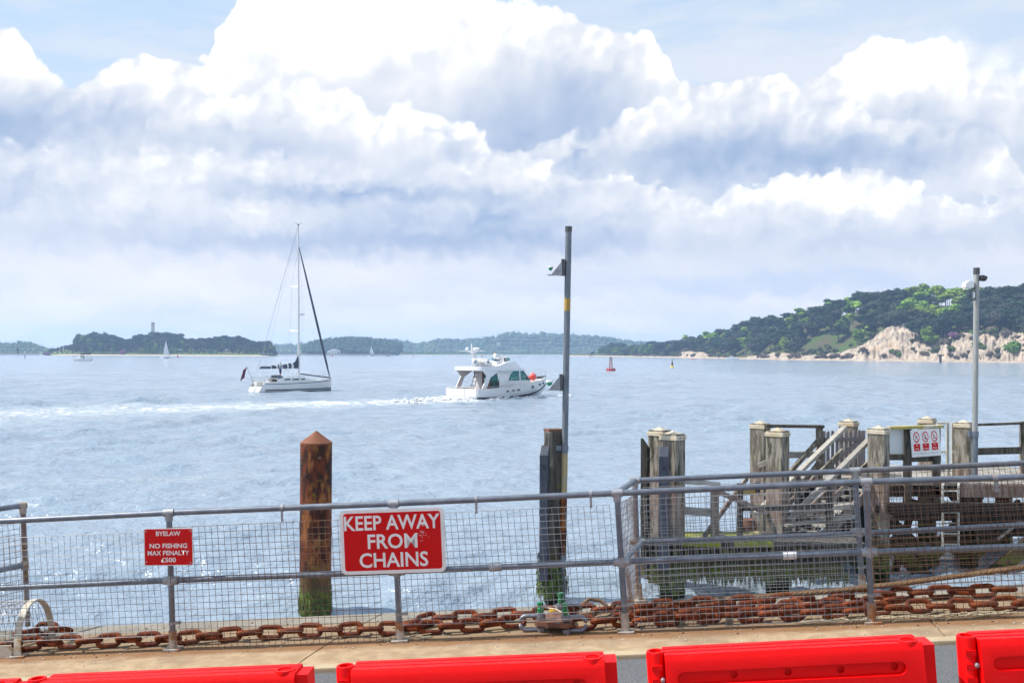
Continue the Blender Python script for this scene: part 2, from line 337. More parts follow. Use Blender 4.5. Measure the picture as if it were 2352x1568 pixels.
# ------------------------------------------------------------------ water
def make_water():
    m = bpy.data.materials.new('sea_water'); m.use_nodes = True; q = NT(m.node_tree); pb = m.node_tree.nodes['Principled BSDF']
    g = q.n('ShaderNodeNewGeometry').outputs['Position']
    att = q.n('ShaderNodeAttribute'); att.attribute_name = 'foam'; att.attribute_type = 'GEOMETRY'
    fo = att.outputs['Fac']
    fn = q.noise(q.vm('MULTIPLY', g, (0.7, 1.0, 1)), 1.3, 8, 0.72); fn2 = q.noise(q.vm('MULTIPLY', g, (0.4, 1, 1)), 0.35, 3, 0.5)
    fm = q.m('ADD', fo, q.m('ADD', q.m('MULTIPLY', q.m('SUBTRACT', fn, 0.5), 2.6), q.m('MULTIPLY', q.m('SUBTRACT', fn2, 0.5), 0.5)))
    fmask = q.m('MULTIPLY', q.mapr(fm, 0.50, 1.05), q.mapr(fo, 0.04, 0.25))
    body = q.mix(q.noise(g, 0.05, 3), c4((0.235, 0.305, 0.385)), c4((0.28, 0.345, 0.42)))
    body = q.mix(q.m('MULTIPLY', q.mapr(fo, 0.08, 0.8), 0.55), body, c4((0.55, 0.62, 0.66))); q.put(pb.inputs['Base Color'], q.mix(fmask, body, c4((0.86, 0.88, 0.9))))
    q.put(pb.inputs['Roughness'], q.mapr(fmask, 0, 1, 0.13, 0.8))
    pb.inputs['IOR'].default_value = 1.333
    h = q.m('ADD', q.m('MULTIPLY', q.noise(q.vm('MULTIPLY', g, (0.8, 1.2, 1)), 2.6, 4, 0.55), 0.13), q.m('MULTIPLY', q.noise(q.vm('MULTIPLY', g, (0.7, 1.2, 1)), 0.55, 4, 0.5), 0.22))
    h = q.m('ADD', h, q.m('MULTIPLY', q.noise(g, 9.0, 3, 0.5), 0.022)); h = q.m('ADD', h, q.m('MULTIPLY', q.noise(q.vm('MULTIPLY', g, (0.45, 1.0, 1)), 0.17, 4, 0.55), 0.55))
    h = q.m('ADD', h, q.m('MULTIPLY', fmask, 0.05))
    bn = q.n('ShaderNodeBump'); bn.inputs['Strength'].default_value = 1.0; bn.inputs['Distance'].default_value = 1.3
    q.L.new(h, bn.inputs['Height']); q.L.new(bn.outputs[0], pb.inputs['Normal'])
    # geometry: a fan of rings that grow with distance
    ang = np.concatenate([np.linspace(-80, -33, 24)[:-1], np.linspace(-33, 33, 470), np.linspace(33, 80, 24)[1:]]) * math.pi / 180
    rad = np.concatenate([np.geomspace(5.5, 230, 600), np.geomspace(235, 3900, 60)])
    A, D = np.meshgrid(ang, rad); X = D * np.sin(A); Y = D * np.cos(A); Z = np.zeros_like(X)
    rng = np.random.RandomState(3)
    cell = D * (66 / 470) * math.pi / 180 + D * 0.004
    for i in range(70):
        lam = 0.35 * (14.0 ** (i / 69.0)) * rng.uniform(0.9, 1.1)
        th = math.radians(-62 + rng.normal(0, 32)); kx, ky = math.cos(th) * 2 * math.pi / lam, math.sin(th) * 2 * math.pi / lam
        amp = 0.0105 * lam ** 0.85 * rng.uniform(0.5, 1.3)
        ph = rng.uniform(0, 6.28); s = np.sin(kx * X + ky * Y + ph + 0.8 * np.sin(0.31 * kx * Y - 0.27 * ky * X + ph * 2))
        Z += amp * s * np.clip((lam / cell - 2.0) / 2.0, 0, 1)
    # gusts: patches of calmer and rougher water
    gst = 0.75 + 0.35 * np.sin(X * 0.11 + 1.3 * np.sin(Y * 0.05)) * np.sin(Y * 0.09 + X * 0.02 + 1.0)
    Z *= gst
    foam = np.zeros_like(X)
    def band(path, width, amp, ragged=0.0):
        best = np.full_like(X, 1e9); tt = np.zeros_like(X); tot = len(path) - 1
        for i in range(tot):
            ax, ay, bx, by = *path[i][:2], *path[i + 1][:2]; dx, dy = bx - ax, by - ay; L2 = dx * dx + dy * dy
            s = np.clip(((X - ax) * dx + (Y - ay) * dy) / L2, 0, 1); dd = np.hypot(X - ax - s * dx, Y - ay - s * dy)
            up = dd < best; best = np.where(up, dd, best); tt = np.where(up, (i + s) / tot, tt)
        return best, tt
    wk = [wat(1040, 921), wat(800, 926), wat(560, 934), wat(250, 943), wat(-40, 953), wat(-500, 985)]
    dist, tt = band(wk, 1, 1)
    wid = 3.6 + 9.5 * tt
    foam = np.maximum(foam, np.exp(-(dist / wid) ** 2) * (0.80 - 0.28 * tt))
    # lumps in the wake and the waves that leave it
    Z += np.exp(-(dist / (wid * 1.2)) ** 2) * 0.10 * np.sin(X * 1.9 + Y * 0.7) * np.sin(Y * 1.3 - X * 0.6) * np.exp(-tt)
    def crest(p0, p1, hgt, wd):
        a = wat(*p0); b = wat(*p1); dx, dy = b.x - a.x, b.y - a.y; L = math.hypot(dx, dy)
        s = ((X - a.x) * dx + (Y - a.y) * dy) / (L * L); n = ((X - a.x) * -dy + (Y - a.y) * dx) / L
        env = np.exp(-((s - 0.5) / 0.42) ** 4)
        return hgt * env * (np.exp(-(n / wd) ** 2) - 0.45 * np.exp(-((n + wd * 1.9) / (wd * 1.2)) ** 2))
    for p0, p1, hh, wd in [((-80, 934), (140, 929), 0.40, 0.6), ((235, 930), (440, 923), 0.40, 0.6), ((520, 922), (720, 917), 0.26, 0.6),
                           ((130, 1000), (350, 978), 0.24, 0.7), ((330, 982), (520, 957), 0.24, 0.7), ((560, 950), (700, 938), 0.20, 0.7),
                           ((800, 941), (900, 936), 0.16, 0.7), ((-60, 1016), (100, 1000), 0.22, 0.8), ((420, 901), (600, 899), 0.26, 0.6), ((60, 908), (330, 903), 0.22, 0.6)]:
        Z += crest(p0, p1, hh, wd)
    # old wake streaks
    for path, wd, am in [([wat(-60, 1118), wat(350, 1103), wat(760, 1085), wat(1130, 1088)], 0.75, 0.30), ([wat(-60, 1052), wat(200, 1049), wat(520, 1040)], 0.6, 0.22), ([wat(1750, 930), wat(2100, 950), wat(2500, 1010)], 1.1, 0.12), ([wat(1240, 1095), wat(1700, 1020), wat(2250, 1010)], 0.7, 0.15)]:
        dd, _ = band(path, 1, 1); foam = np.maximum(foam, am * np.exp(-(dd / wd) ** 2))
    n, c = X.shape; idx = np.arange(n * c).reshape(n, c)
    F = np.stack([idx[:-1, :-1], idx[:-1, 1:], idx[1:, 1:], idx[1:, :-1]], -1).reshape(-1, 4)
    me = npmesh('water', np.stack([X, Y, Z], -1).reshape(-1, 3), F, m, True)
    a = me.attributes.new('foam', 'FLOAT', 'POINT'); a.data.foreach_set('value', foam.ravel().astype(np.float32))
    me.flip_normals() if me.polygons[0].normal.z < 0 else None
    struct(link('water', me))
make_water()

# ------------------------------------------------------------------ quay, kerb, road
M_conc = mat('quay_concrete', (0.43, 0.32, 0.205), 0.85, spec=0.15, var=(0.29, 0.20, 0.12), vscale=7, vamt=0.85, bump=0.008, bscale=45, second=(0.58, 0.47, 0.34), sscale=55, slo=0.66, shi=0.74)
M_edge = mat('quay_edge_concrete', (0.27, 0.245, 0.205), 0.9, spec=0.2, var=(0.17, 0.155, 0.13), vscale=3.0, vamt=0.8, bump=0.006, bscale=50)
M_kerb = mat('kerb_concrete', (0.45, 0.36, 0.24), 0.85, spec=0.2, var=(0.36, 0.28, 0.18), vscale=5, bump=0.004, bscale=70)
M_road = mat('road_asphalt', (0.16, 0.165, 0.175), 0.95, spec=0.1, var=(0.085, 0.09, 0.095), vscale=90, vamt=0.9, bump=0.006, bscale=160, second=(0.27, 0.275, 0.285), sscale=120, slo=0.58, shi=0.66)
M_moss = mat('moss_line', (0.22, 0.19, 0.06), 0.95, var=(0.12, 0.09, 0.04), vscale=6, bump=0.01, bscale=50)
q_ = NT(M_conc.node_tree); pb_ = M_conc.node_tree.nodes['Principled BSDF']; oc_ = q_.n('ShaderNodeTexCoord').outputs['Object']; sp_ = q_.n('ShaderNodeSeparateXYZ'); q_.L.new(oc_, sp_.inputs[0])
vn_ = q_.m('ADD', sp_.outputs[1], q_.m('MULTIPLY', q_.m('SUBTRACT', q_.noise(q_.vm('MULTIPLY', oc_, (0.6, 2.5, 1)), 2.0, 5, 0.65), 0.5), 0.35))
big_ = q_.mapr(q_.noise(q_.vm('MULTIPLY', oc_, (0.7, 1.6, 1)), 1.3, 6, 0.66), 0.48, 0.66); b0_ = q_.mix(q_.m('MULTIPLY', big_, 0.7), pb_.inputs['Base Color'].links[0].from_socket, c4((0.235, 0.175, 0.12)))
ln_ = q_.mapr(vn_, -0.22, 0.10); c_ = q_.mix(q_.m('MULTIPLY', ln_, 0.75), b0_, c4((0.23, 0.165, 0.105)))
st_ = q_.m('MULTIPLY', q_.mapr(vn_, -0.24, -0.10), q_.mapr(vn_, 0.12, -0.02)); c_ = q_.mix(q_.m('MULTIPLY', st_, 0.7), c_, c4((0.20, 0.085, 0.03))); q_.L.new(c_, pb_.inputs['Base Color'])
U0, U1 = -9.0, 9.0
def edge_v(u):
    a = qp(632, 1418); b = qp(2055, 1353); return a.y + (b.y - a.y) * (u - a.x) / (b.x - a.x)
kb = [qp(740, 1524), qp(2185, 1460)]
def kerb_v(u): a, b = kb; return a.y + (b.y - a.y) * (u - a.x) / (b.x - a.x)
j1 = [qp(687, 1520), qp(769, 1467), qp(878, 1408)]; j2 = [qp(2189, 1479), qp(2137, 1424), qp(2085, 1352)]
def joint_u(j, v): return np.interp(v, sorted(p.y for p in j), [p.x for p in sorted(j, key=lambda p: p.y)])
quay = bpy.data.objects.new('quay', None); COL.objects.link(quay); quay.matrix_world = Q; struct(quay)
mb = MB(); poly = [(U0, -0.20), (U1, -0.20)]
vs = []
for u in (U0, U1): vs += [(u, kerb_v(u) + 0.02, -0.05), (u, edge_v(u) - 0.02, -0.05), (u, edge_v(u) - 0.02, -3.4), (u, kerb_v(u) + 0.02, -3.4)]
mb.add(vs, [(0, 1, 5, 4), (1, 2, 6, 5), (2, 3, 7, 6), (3, 0, 4, 7), (0, 3, 2, 1), (4, 5, 6, 7)]); mb.build('quay_wall', M_edge, quay)
def slab(ua, ub, name='slab'):
    """ua, ub: functions v -> u for the two sides; two strips: walking surface and the weathered edge beam"""
    out = []
    vm_ = lambda u: edge_v(u) - 0.30
    for (fa, fb, mt, nm) in ((kerb_v, vm_, M_conc, 'slab'), (vm_, edge_v, M_edge, 'edge_slab')):
        N = 7; vsA = []; vsB = []
        for side, lst in ((ua, vsA), (ub, vsB)):
            for i in range(N):
                s = i / (N - 1); u = side(0.0); v = fa(u) + (fb(u) - fa(u)) * s; u = side(v); lst.append((u, v))
        g = 0.006
        A = [Vector((u + g, v + (0.004 if i == 0 else 0), 0)) for i, (u, v) in enumerate(vsA)]; B = [Vector((u - g, v + (0.004 if i == 0 else 0), 0)) for i, (u, v) in enumerate(vsB)]
        loop = A + B[::-1]; n = len(loop); m2 = MB()
        m2.add(loop + [p - Vector((0, 0, 0.09)) for p in loop], [tuple(range(n)), tuple(range(2 * n - 1, n - 1, -1))] + [(i, (i + 1) % n, n + (i + 1) % n, n + i) for i in range(n)])
        m2.build(nm, mt, quay, bevel=0.004)
slab(lambda v: U0, lambda v: joint_u(j1, v)); slab(lambda v: joint_u(j1, v), lambda v: joint_u(j2, v)); slab(lambda v: joint_u(j2, v), lambda v: U1)
# kerb stones
kerb = bpy.data.objects.new('kerb', None); COL.objects.link(kerb); kerb.matrix_world = Q; struct(kerb)
u = U0
while u < U1:
    ue = u + 0.915; m2 = MB(); a, b = u + 0.004, ue - 0.004
    m2.add([(a, kerb_v(a) - 0.125, -0.17), (b, kerb_v(b) - 0.125, -0.17), (b, kerb_v(b) - 0.002, -0.17), (a, kerb_v(a) - 0.002, -0.17),
            (a, kerb_v(a) - 0.115, 0.004), (b, kerb_v(b) - 0.115, 0.004), (b, kerb_v(b) - 0.002, 0.004), (a, kerb_v(a) - 0.002, 0.004)],
           [(3, 2, 1, 0), (4, 5, 6, 7), (0, 1, 5, 4), (1, 2, 6, 5), (2, 3, 7, 6), (3, 0, 4, 7)])
    m2.build('kerb_stone', M_kerb, kerb, bevel=0.012); u = ue
m2 = MB(); m2.add([(U0, -14, -0.03), (U1, -14, -0.03), (U1, kerb_v(U1) - 0.02, -0.03), (U0, kerb_v(U0) - 0.02, -0.03), (U0, -14, -0.4), (U1, -14, -0.4), (U1, kerb_v(U1) - 0.02, -0.4), (U0, kerb_v(U0) - 0.02, -0.4)],
                   [(0, 1, 2, 3), (7, 6, 5, 4), (0, 4, 5, 1), (1, 5, 6, 2), (2, 6, 7, 3), (3, 7, 4, 0)])
ro = m2.build('road', M_road); ro.matrix_world = Q; struct(ro)

# ------------------------------------------------------------------ land: headland, island, far shores
def fbm(x, y, s, seed=0.0, oct=4): return mnoise.fractal(Vector((x * s + seed, y * s - seed, seed)), 1.0, 2.0, oct)
SH = [(1290, 1360), (1379, 1233), (1423, 1150), (1530, 1000), (1577, 930), (1633, 860), (1682, 809), (1723, 770), (1797, 705), (1858, 665), (1978, 625), (2077, 603), (2198, 570), (2352, 532), (2700, 470)]
HR = [(1290, 0.6), (1379, 4), (1423, 6), (1516, 7), (1577, 11), (1633, 13), (1682, 15), (1723, 20), (1797, 23), (1858, 28), (1895, 30), (1978, 36), (2077, 39), (2198, 36), (2319, 37), (2352, 37), (2700, 36)]
HC = [(1290, 0.5), (1379, 1.5), (1555, 1.5), (1567, 5.5), (1618, 5.5), (1632, 2), (1700, 2.2), (1765, 3), (1775, 5), (1830, 5), (1845, 2.5), (1886, 3.5), (1930, 5), (1989, 11), (2030, 20), (2044, 22), (2084, 23), (2105, 17), (2121, 12), (2160, 12.5), (2209, 16.5), (2250, 17), (2297, 16.5), (2352, 17), (2700, 15)]
def itp(T, x): return float(np.interp(x, [a for a, b in T], [b for a, b in T]))
def sst(x): x = min(1, max(0, x)); return x * x * (3 - 2 * x)
TB = 8.0
def head(px, tt):
    D = itp(SH, px); hc = itp(HC, px); hr = max(itp(HR, px), hc + 0.5); tc = 7 + hc * 0.85
    x = (px - 1176) / FP * (D + tt)
    jag = fbm(px, 0, 0.03, 4.0) * min(2.0, hc * 0.2) * math.exp(-max(0, tt - TB - tc) / 9.0)
    gul = (abs(fbm(px + 6 * fbm(tt, px, 0.05, 5.0), tt * 0.9, 0.045, 2.0)) * 1.5 - 0.35 + 0.35 * fbm(px, tt * 2, 0.16, 7.0)) * (0.6 + 0.6 * abs(fbm(px, 0, 0.02, 9.0)))
    if tt < TB: z = -0.6 + 2.0 * (tt / TB)
    else:
        a = (tt - TB + gul * min(5, hc * 0.4)) / tc
        cl = sst(a) if hc < 4 else min(1, max(0, a)) ** 0.75
        z = 1.4 + (max(1.6, hc + jag * cl) - 1.4) * cl
        z += (hr - hc) * sst((tt - TB - tc) / 95.0) * (1 if a > 1 else 0)
        if a > 1: z += fbm(x, D + tt, 0.03, 1.0) * 1.2
        elif hc > 4: z += gul * 1.6 * sst(a * 3) + fbm(px, tt, 0.25, 8.0) * 0.5
    sand = 0.0
    if tt < TB + 1: sand = 1.0
    elif hc > 2.4: sand = 1.0 if (tt - TB) < tc * 1.02 else max(0, 1 - ((tt - TB) - tc * 1.02) / 3.0)
    if tt > 190: z -= (tt - 190) * 0.25
    return x, D + tt, z, sand
def make_land_mat(name, sandc, sand2, top, green, brown):
    m = bpy.data.materials.new(name); m.use_nodes = True; q = NT(m.node_tree); pb = m.node_tree.nodes['Principled BSDF']
    g = q.n('ShaderNodeNewGeometry').outputs['Position']
    at_ = q.n('ShaderNodeAttribute'); at_.attribute_name = 'sand'; at_.attribute_type = 'GEOMETRY'
    sm = q.mapr(q.m('ADD', at_.outputs['Fac'], q.m('MULTIPLY', q.m('SUBTRACT', q.noise(g, 0.16, 6, 0.68), 0.5), 2.6)), 0.40, 0.60)
    gv = q.vm('MULTIPLY', g, (1, 1, 0.35))
    sc = q.mix(q.mapr(q.noise(gv, 0.25, 7, 0.68), 0.38, 0.66), c4(sandc), c4(sand2))
    sc = q.mix(q.mapr(q.noise(q.vm('MULTIPLY', g, (0.6, 0.6, 1.4)), 0.12, 5, 0.6), 0.58, 0.72), sc, c4(top))
    gr = q.mix(q.mapr(q.noise(g, 0.07, 6, 0.65), 0.40, 0.60), c4(green), c4(brown))
    q.put(pb.inputs['Base Color'], q.mix(sm, gr, sc)); pb.inputs['Roughness'].default_value = 0.95; pb.inputs['Specular IOR Level'].default_value = 0.1
    bn = q.n('ShaderNodeBump'); bn.inputs['Distance'].default_value = 1.2; bn.inputs['Strength'].default_value = 0.8
    q.L.new(q.noise(gv, 0.5, 7, 0.7), bn.inputs['Height']); q.L.new(bn.outputs[0], pb.inputs['Normal'])
    return m
M_head = make_land_mat('headland_ground', (0.50, 0.415, 0.325), (0.25, 0.205, 0.165), (0.46, 0.30, 0.15), (0.07, 0.115, 0.026), (0.10, 0.085, 0.05))
pxs = np.concatenate([np.linspace(1300, 1560, 50), np.linspace(1563, 2460, 420)]); tts = np.concatenate([np.linspace(-3, 8, 6), np.linspace(9, 40, 46), np.linspace(43, 230, 34)])
V = []; S = []
for tt in tts:
    for p in pxs:
        a = head(float(p), float(tt)); V.append(a[:3]); S.append(a[3])
n, c = len(tts), len(pxs); idx = np.arange(n * c).reshape(n, c)
F = np.stack([idx[:-1, :-1], idx[:-1, 1:], idx[1:, 1:], idx[1:, :-1]], -1).reshape(-1, 4)
me = npmesh('headland', V, F, M_head, True); a = me.attributes.new('sand', 'FLOAT', 'POINT'); a.data.foreach_set('value', np.array(S, np.float32))
struct(link('headland', me))

ISL = [(94, 800), (117, 791), (150, 782), (170, 777), (178, 756), (199, 750), (234, 750), (268, 755), (280, 768), (310, 768), (320, 754), (351, 749), (387, 750), (412, 753), (424, 767), (454, 764), (495, 762), (554, 758), (580, 770), (615, 771), (634, 787), (640, 806)]
M_isl = make_land_mat('island_ground', (0.56, 0.49, 0.38), (0.46, 0.40, 0.31), (0.5, 0.4, 0.26), (0.11, 0.17, 0.05), (0.15, 0.15, 0.07))
def strip(name, px0, px1, D, prof, npx, mat_, sandw=14):
    """low land: prof(px, t) -> z on depth rows behind the shore at D(px)"""
    rows = [-6, 0, 4, 8, 14, 22, 40, 70, 110, 150]; V = []; S = []
    P = np.linspace(px0, px1, npx)
    for tt in rows:
        for p in P:
            d = D(p) + tt; V.append(((p - 1176) / FP * d, d, prof(p, tt))); S.append(1.0 if tt < sandw else 0.0)
    n, c = len(rows), npx; idx = np.arange(n * c).reshape(n, c)
    F = np.stack([idx[:-1, :-1], idx[:-1, 1:], idx[1:, 1:], idx[1:, :-1]], -1).reshape(-1, 4)
    me = npmesh(name, V, F, mat_, True); a = me.attributes.new('sand', 'FLOAT', 'POINT'); a.data.foreach_set('value', np.array(S, np.float32))
    return struct(link(name, me))
ISD = lambda p: 1000 + 12 * math.sin(p * 0.021) + (60 if p > 640 else 0) * sst((p - 640) / 60)
def isl_z(p, tt):
    e = sst((p - 88) / 60) * sst((652 - p) / 60)
    return -0.8 + 1.8 * sst((tt + 6) / 12) * max(0.25, e) + 5.0 * sst((tt - 10) / 60) * e
strip('island', 84, 656, ISD, isl_z, 90, M_isl)
M_far = make_land_mat('far_shore_ground', (0.42, 0.40, 0.30), (0.36, 0.36, 0.25), (0.4, 0.36, 0.25), (0.19, 0.24, 0.12), (0.20, 0.21, 0.12))
FARO = [(600, 788), (686, 788), (760, 782), (915, 778), (949, 785), (967, 785), (1007, 776), (1059, 776), (1093, 774), (1144, 769), (1165, 761), (1220, 765), (1254, 761), (1291, 765), (1343, 768), (1384, 769), (1418, 777), (1480, 782), (1560, 790)]
def far_z(p, tt):
    Ht = (hor(p) - itp(FARO, p)) * 2350 / FP - 7
    return -1.0 + 2.2 * sst((tt + 6) / 30) + max(0, Ht) * sst((tt - 20) / 125.0)
strip('hills', 560, 1600, lambda p: 2200.0, far_z, 120, M_far, 0)
MIDO = [(690, 800), (697, 786), (720, 775), (744, 773), (768, 769), (796, 767), (837, 768), (891, 773), (915, 780), (924, 808)]
strip('wooded_shore', 640, 1300, lambda p: 1500.0 + max(0, p - 900) * 1.2, lambda p, tt: -0.9 + 2.2 * sst((tt + 6) / 16) + (6.0 * sst((tt - 10) / 80) if 690 < p < 925 else 0.3 * sst(tt / 40)), 80, M_far, 5)
LEFO = [(-60, 778), (0, 780), (17, 784), (44, 778), (70, 780), (97, 790), (112, 793), (150, 799)]
strip('far_meadow', -180, 170, lambda p: 1500.0, lambda p, tt: -0.9 + 2.4 * sst((tt + 6) / 16) + 7 * sst((tt - 40) / 80), 40, M_far, 3)

# ------------------------------------------------------------------ trees
def ico(sub):
    bm = bmesh.new(); bmesh.ops.create_icosphere(bm, subdivisions=sub, radius=1.0)
    V = np.array([v.co[:] for v in bm.verts]); F = np.array([[v.index for v in f.verts] for f in bm.faces]); bm.free(); return V, F
ICO1 = ico(1); ICO2 = ico(2)
def crown_mesh(name, clumps, leaf, nleaf, mat_, seed, flat=0.0, core=0.82, icos=None):
    core *= 0.80; leaf *= 1.25; nleaf = int(nleaf * 1.7)
    rng = np.random.RandomState(seed); V = []; F = []; b = 0; iv, if_ = icos or ICO2
    for (cx, cy, cz, rx, ry, rz) in clumps:
        nz = 1 + 0.22 * rng.normal(size=(len(iv), 1)).clip(-1.5, 1.5)
        P = iv * nz * core * np.array([rx, ry, rz]) + np.array([cx, cy, cz])
        V.append(P); F.append(if_ + b); b += len(P)
        n = nleaf
        d = rng.normal(size=(n, 3)); d /= np.linalg.norm(d, axis=1)[:, None]
        if flat: d[:, 2] = np.where(d[:, 2] < -0.2, -d[:, 2] * flat, d[:, 2])
        rr = rng.uniform(0.60, 1.30, (n, 1)); C = d * rr * np.array([rx, ry, rz]) + np.array([cx, cy, cz])
        nrm = d + rng.normal(scale=0.45, size=(n, 3)); nrm[:, 2] += 0.25; nrm /= np.linalg.norm(nrm, axis=1)[:, None]
        ref = rng.normal(size=(n, 3)); a = np.cross(nrm, ref); a /= np.linalg.norm(a, axis=1)[:, None]; c_ = np.cross(nrm, a)
        s = leaf * rng.uniform(0.6, 1.35, (n, 1))
        for qd in range(2):
            pass
        tri1 = np.stack([C - a * s, C + a * s * 0.8, C + c_ * s * 1.1], 1).reshape(-1, 3)
        tri2 = np.stack([C + a * s * 0.9, C - a * s * 0.7, C - c_ * s], 1).reshape(-1, 3)
        for tr in (tri1, tri2):
            V.append(tr); F.append(np.arange(len(tr)).reshape(-1, 3) + b); b += len(tr)
    return npmesh(name, np.concatenate(V), np.concatenate(F), mat_)
def trunk_mesh(name, h, r, mat_, seed, limbs):
    rng = random.Random(seed); mb = MB()
    pts = [(0, 0, -0.06)]; x = y = 0
    for i in range(1, 6):
        x += rng.uniform(-0.02, 0.02); y += rng.uniform(-0.02, 0.02); pts.append((x, y, h * i / 5))
    mb.tube(pts, [r * (1.15 - 0.14 * i) for i in range(6)], 6)
    for (lx, ly, lz) in limbs:
        s = rng.uniform(0.5, 0.8) * h; mb.tube([(0, 0, s), (lx * 0.5, ly * 0.5, (s + lz) / 2), (lx, ly, lz)], [r * 0.55, r * 0.42, r * 0.25], 5)
    me = mb.mesh(name, True); me.materials.append(mat_); return me
M_bark = mat('bark', (0.11, 0.085, 0.07), 0.95, var=(0.06, 0.045, 0.04), vscale=8)
M_birch = mat('pale_bark', (0.36, 0.33, 0.29), 0.9, var=(0.2, 0.18, 0.15), vscale=8)
def leafmat(name, a, b, rand=0.25): return mat(name, a, 0.85, var=b, vscale=7, vamt=0.9, spec=0.15, rand=rand)
M_pine = leafmat('pine_needles', (0.016, 0.036, 0.024), (0.038, 0.070, 0.036), 0.35)
M_oak = leafmat('evergreen_oak_leaves', (0.032, 0.046, 0.034), (0.080, 0.088, 0.058), 0.35)
M_broad = leafmat('broad_leaves', (0.055, 0.125, 0.018), (0.14, 0.23, 0.035), 0.35)
M_lime = leafmat('spring_leaves', (0.12, 0.23, 0.022), (0.25, 0.34, 0.045), 0.3)
M_bush = leafmat('scrub_leaves', (0.07, 0.10, 0.04), (0.13, 0.135, 0.075))
M_brown = leafmat('bare_scrub', (0.13, 0.105, 0.085), (0.20, 0.16, 0.125))
M_rho = leafmat('purple_blossom', (0.30, 0.10, 0.26), (0.16, 0.12, 0.14), 0.15)
PROT = {}
def proto(kind, seed):
    rng = random.Random(seed); cl = []
    if kind == 'pine':       # bare lower trunk, flat layered crown
        for i in range(13):
            a = rng.uniform(0, 6.28); rr = rng.uniform(0.02, 0.26); z = rng.uniform(0.40, 0.90) - rr * 0.3
            cl.append((rr * math.cos(a), rr * math.sin(a), z, rng.uniform(0.10, 0.16), rng.uniform(0.10, 0.16), rng.uniform(0.075, 0.12)))
        cr = crown_mesh('pine_crown', cl, 0.030, 60, M_pine, seed, 0.3); tr = trunk_mesh('pine_trunk', 0.85, 0.022, M_bark, seed, [c[:3] for c in cl[:6]])
    elif kind == 'oak':      # dense dome to the ground
        for i in range(15):
            a = rng.uniform(0, 6.28); rr = rng.uniform(0.0, 0.30); z = rng.uniform(0.28, 0.86) * (1 - rr * 0.5)
            cl.append((rr * math.cos(a), rr * math.sin(a), z, rng.uniform(0.13, 0.2), rng.uniform(0.13, 0.2), rng.uniform(0.11, 0.16)))
        cr = crown_mesh('oak_crown', cl, 0.030, 60, M_oak, seed); tr = trunk_mesh('oak_trunk', 0.6, 0.03, M_bark, seed, [c[:3] for c in cl[:4]])
    elif kind in ('broad', 'lime'):
        for i in range(13):
            a = rng.uniform(0, 6.28); rr = rng.uniform(0.0, 0.26); z = rng.uniform(0.34, 0.88) - rr * 0.2
            cl.append((rr * math.cos(a), rr * math.sin(a), z, rng.uniform(0.10, 0.17), rng.uniform(0.10, 0.17), rng.uniform(0.08, 0.13)))
        cr = crown_mesh('broadleaf_crown', cl, 0.034, 58, M_broad if kind == 'broad' else M_lime, seed, 0, 0.72); tr = trunk_mesh('broadleaf_trunk', 0.7, 0.022, M_bark, seed, [c[:3] for c in cl[:5]])
    elif kind == 'birch':    # tall pale stem, small high crown
        for i in range(9):
            a = rng.uniform(0, 6.28); rr = rng.uniform(0.0, 0.20); z = rng.uniform(0.66, 0.92) - rr * 0.2
            cl.append((rr * math.cos(a), rr * math.sin(a), z, rng.uniform(0.08, 0.14), rng.uniform(0.08, 0.14), rng.uniform(0.05, 0.09)))
        cr = crown_mesh('birch_crown', cl, 0.034, 58, M_lime, seed, 0, 0.66); tr = trunk_mesh('birch_trunk', 0.86, 0.013, M_birch, seed, [c[:3] for c in cl[:5]])
    else:                    # shrubs
        for i in range(8):
            a = rng.uniform(0, 6.28); rr = rng.uniform(0.0, 0.5)
            cl.append((rr * math.cos(a), rr * math.sin(a), rng.uniform(0.2, 0.6), rng.uniform(0.25, 0.4), rng.uniform(0.25, 0.4), rng.uniform(0.2, 0.36)))
        cr = crown_mesh('shrub_leaves', cl, 0.09, 50, {'bush': M_bush, 'brown': M_brown, 'rho': M_rho, 'greenbush': M_broad}[kind], seed, 0, 0.75); tr = trunk_mesh('shrub_stem', 0.5, 0.04, M_bark, seed, [c[:3] for c in cl[:4]])
    return cr, tr
for kd, cnt in (('pine', 4), ('oak', 3), ('broad', 3), ('lime', 2), ('birch', 2), ('bush', 2), ('brown', 2), ('rho', 1), ('greenbush', 2)):
    PROT[kd] = [proto(kd, 11 * i + len(kd) * 7 + ord(kd[0])) for i in range(cnt)]
NAMES = {'pine': 'pine_tree', 'oak': 'evergreen_oak_tree', 'broad': 'broadleaf_tree', 'lime': 'spring_green_tree', 'birch': 'birch_tree', 'bush': 'shrub', 'brown': 'bare_shrub', 'rho': 'flowering_shrub', 'greenbush': 'green_shrub'}
TR = random.Random(21)
def plant(kind, x, y, z, h, label, group=None, wide=1.0, parts=True):
    cr, tr = TR.choice(PROT[kind]); rz = TR.uniform(0, 6.28)
    o = bpy.data.objects.new(NAMES[kind], None); COL.objects.link(o); o.location = (x, y, z); o.rotation_euler = (0, 0, rz); o.scale = (h * wide, h * wide, h)
    o.empty_display_size = 0.1
    tag(o, label, 'shrub' if kind in ('bush', 'brown', 'rho', 'greenbush') else 'tree', group)
    link('trunk' if tag and o['category'] == 'tree' else 'stem', tr, o); link('crown' if o['category'] == 'tree' else 'foliage', cr, o)
    return o
def where_h(px, tt):
    a = 'at the low tip of the headland' if px < 1640 else 'on the rising middle of the headland' if px < 1990 else 'above the high sandy cliff'
    b = 'low down' if tt < 46 else 'half-way up' if tt < 92 else 'on the skyline'
    return b + ' ' + a
KN = {'pine': 'dark layered pine', 'oak': 'grey-green domed oak', 'broad': 'mid-green broadleaf tree', 'lime': 'bright yellow-green tree', 'birch': 'slender pale-stemmed bright green tree', 'bush': 'low green scrub bush', 'brown': 'low brown leafless bush'}
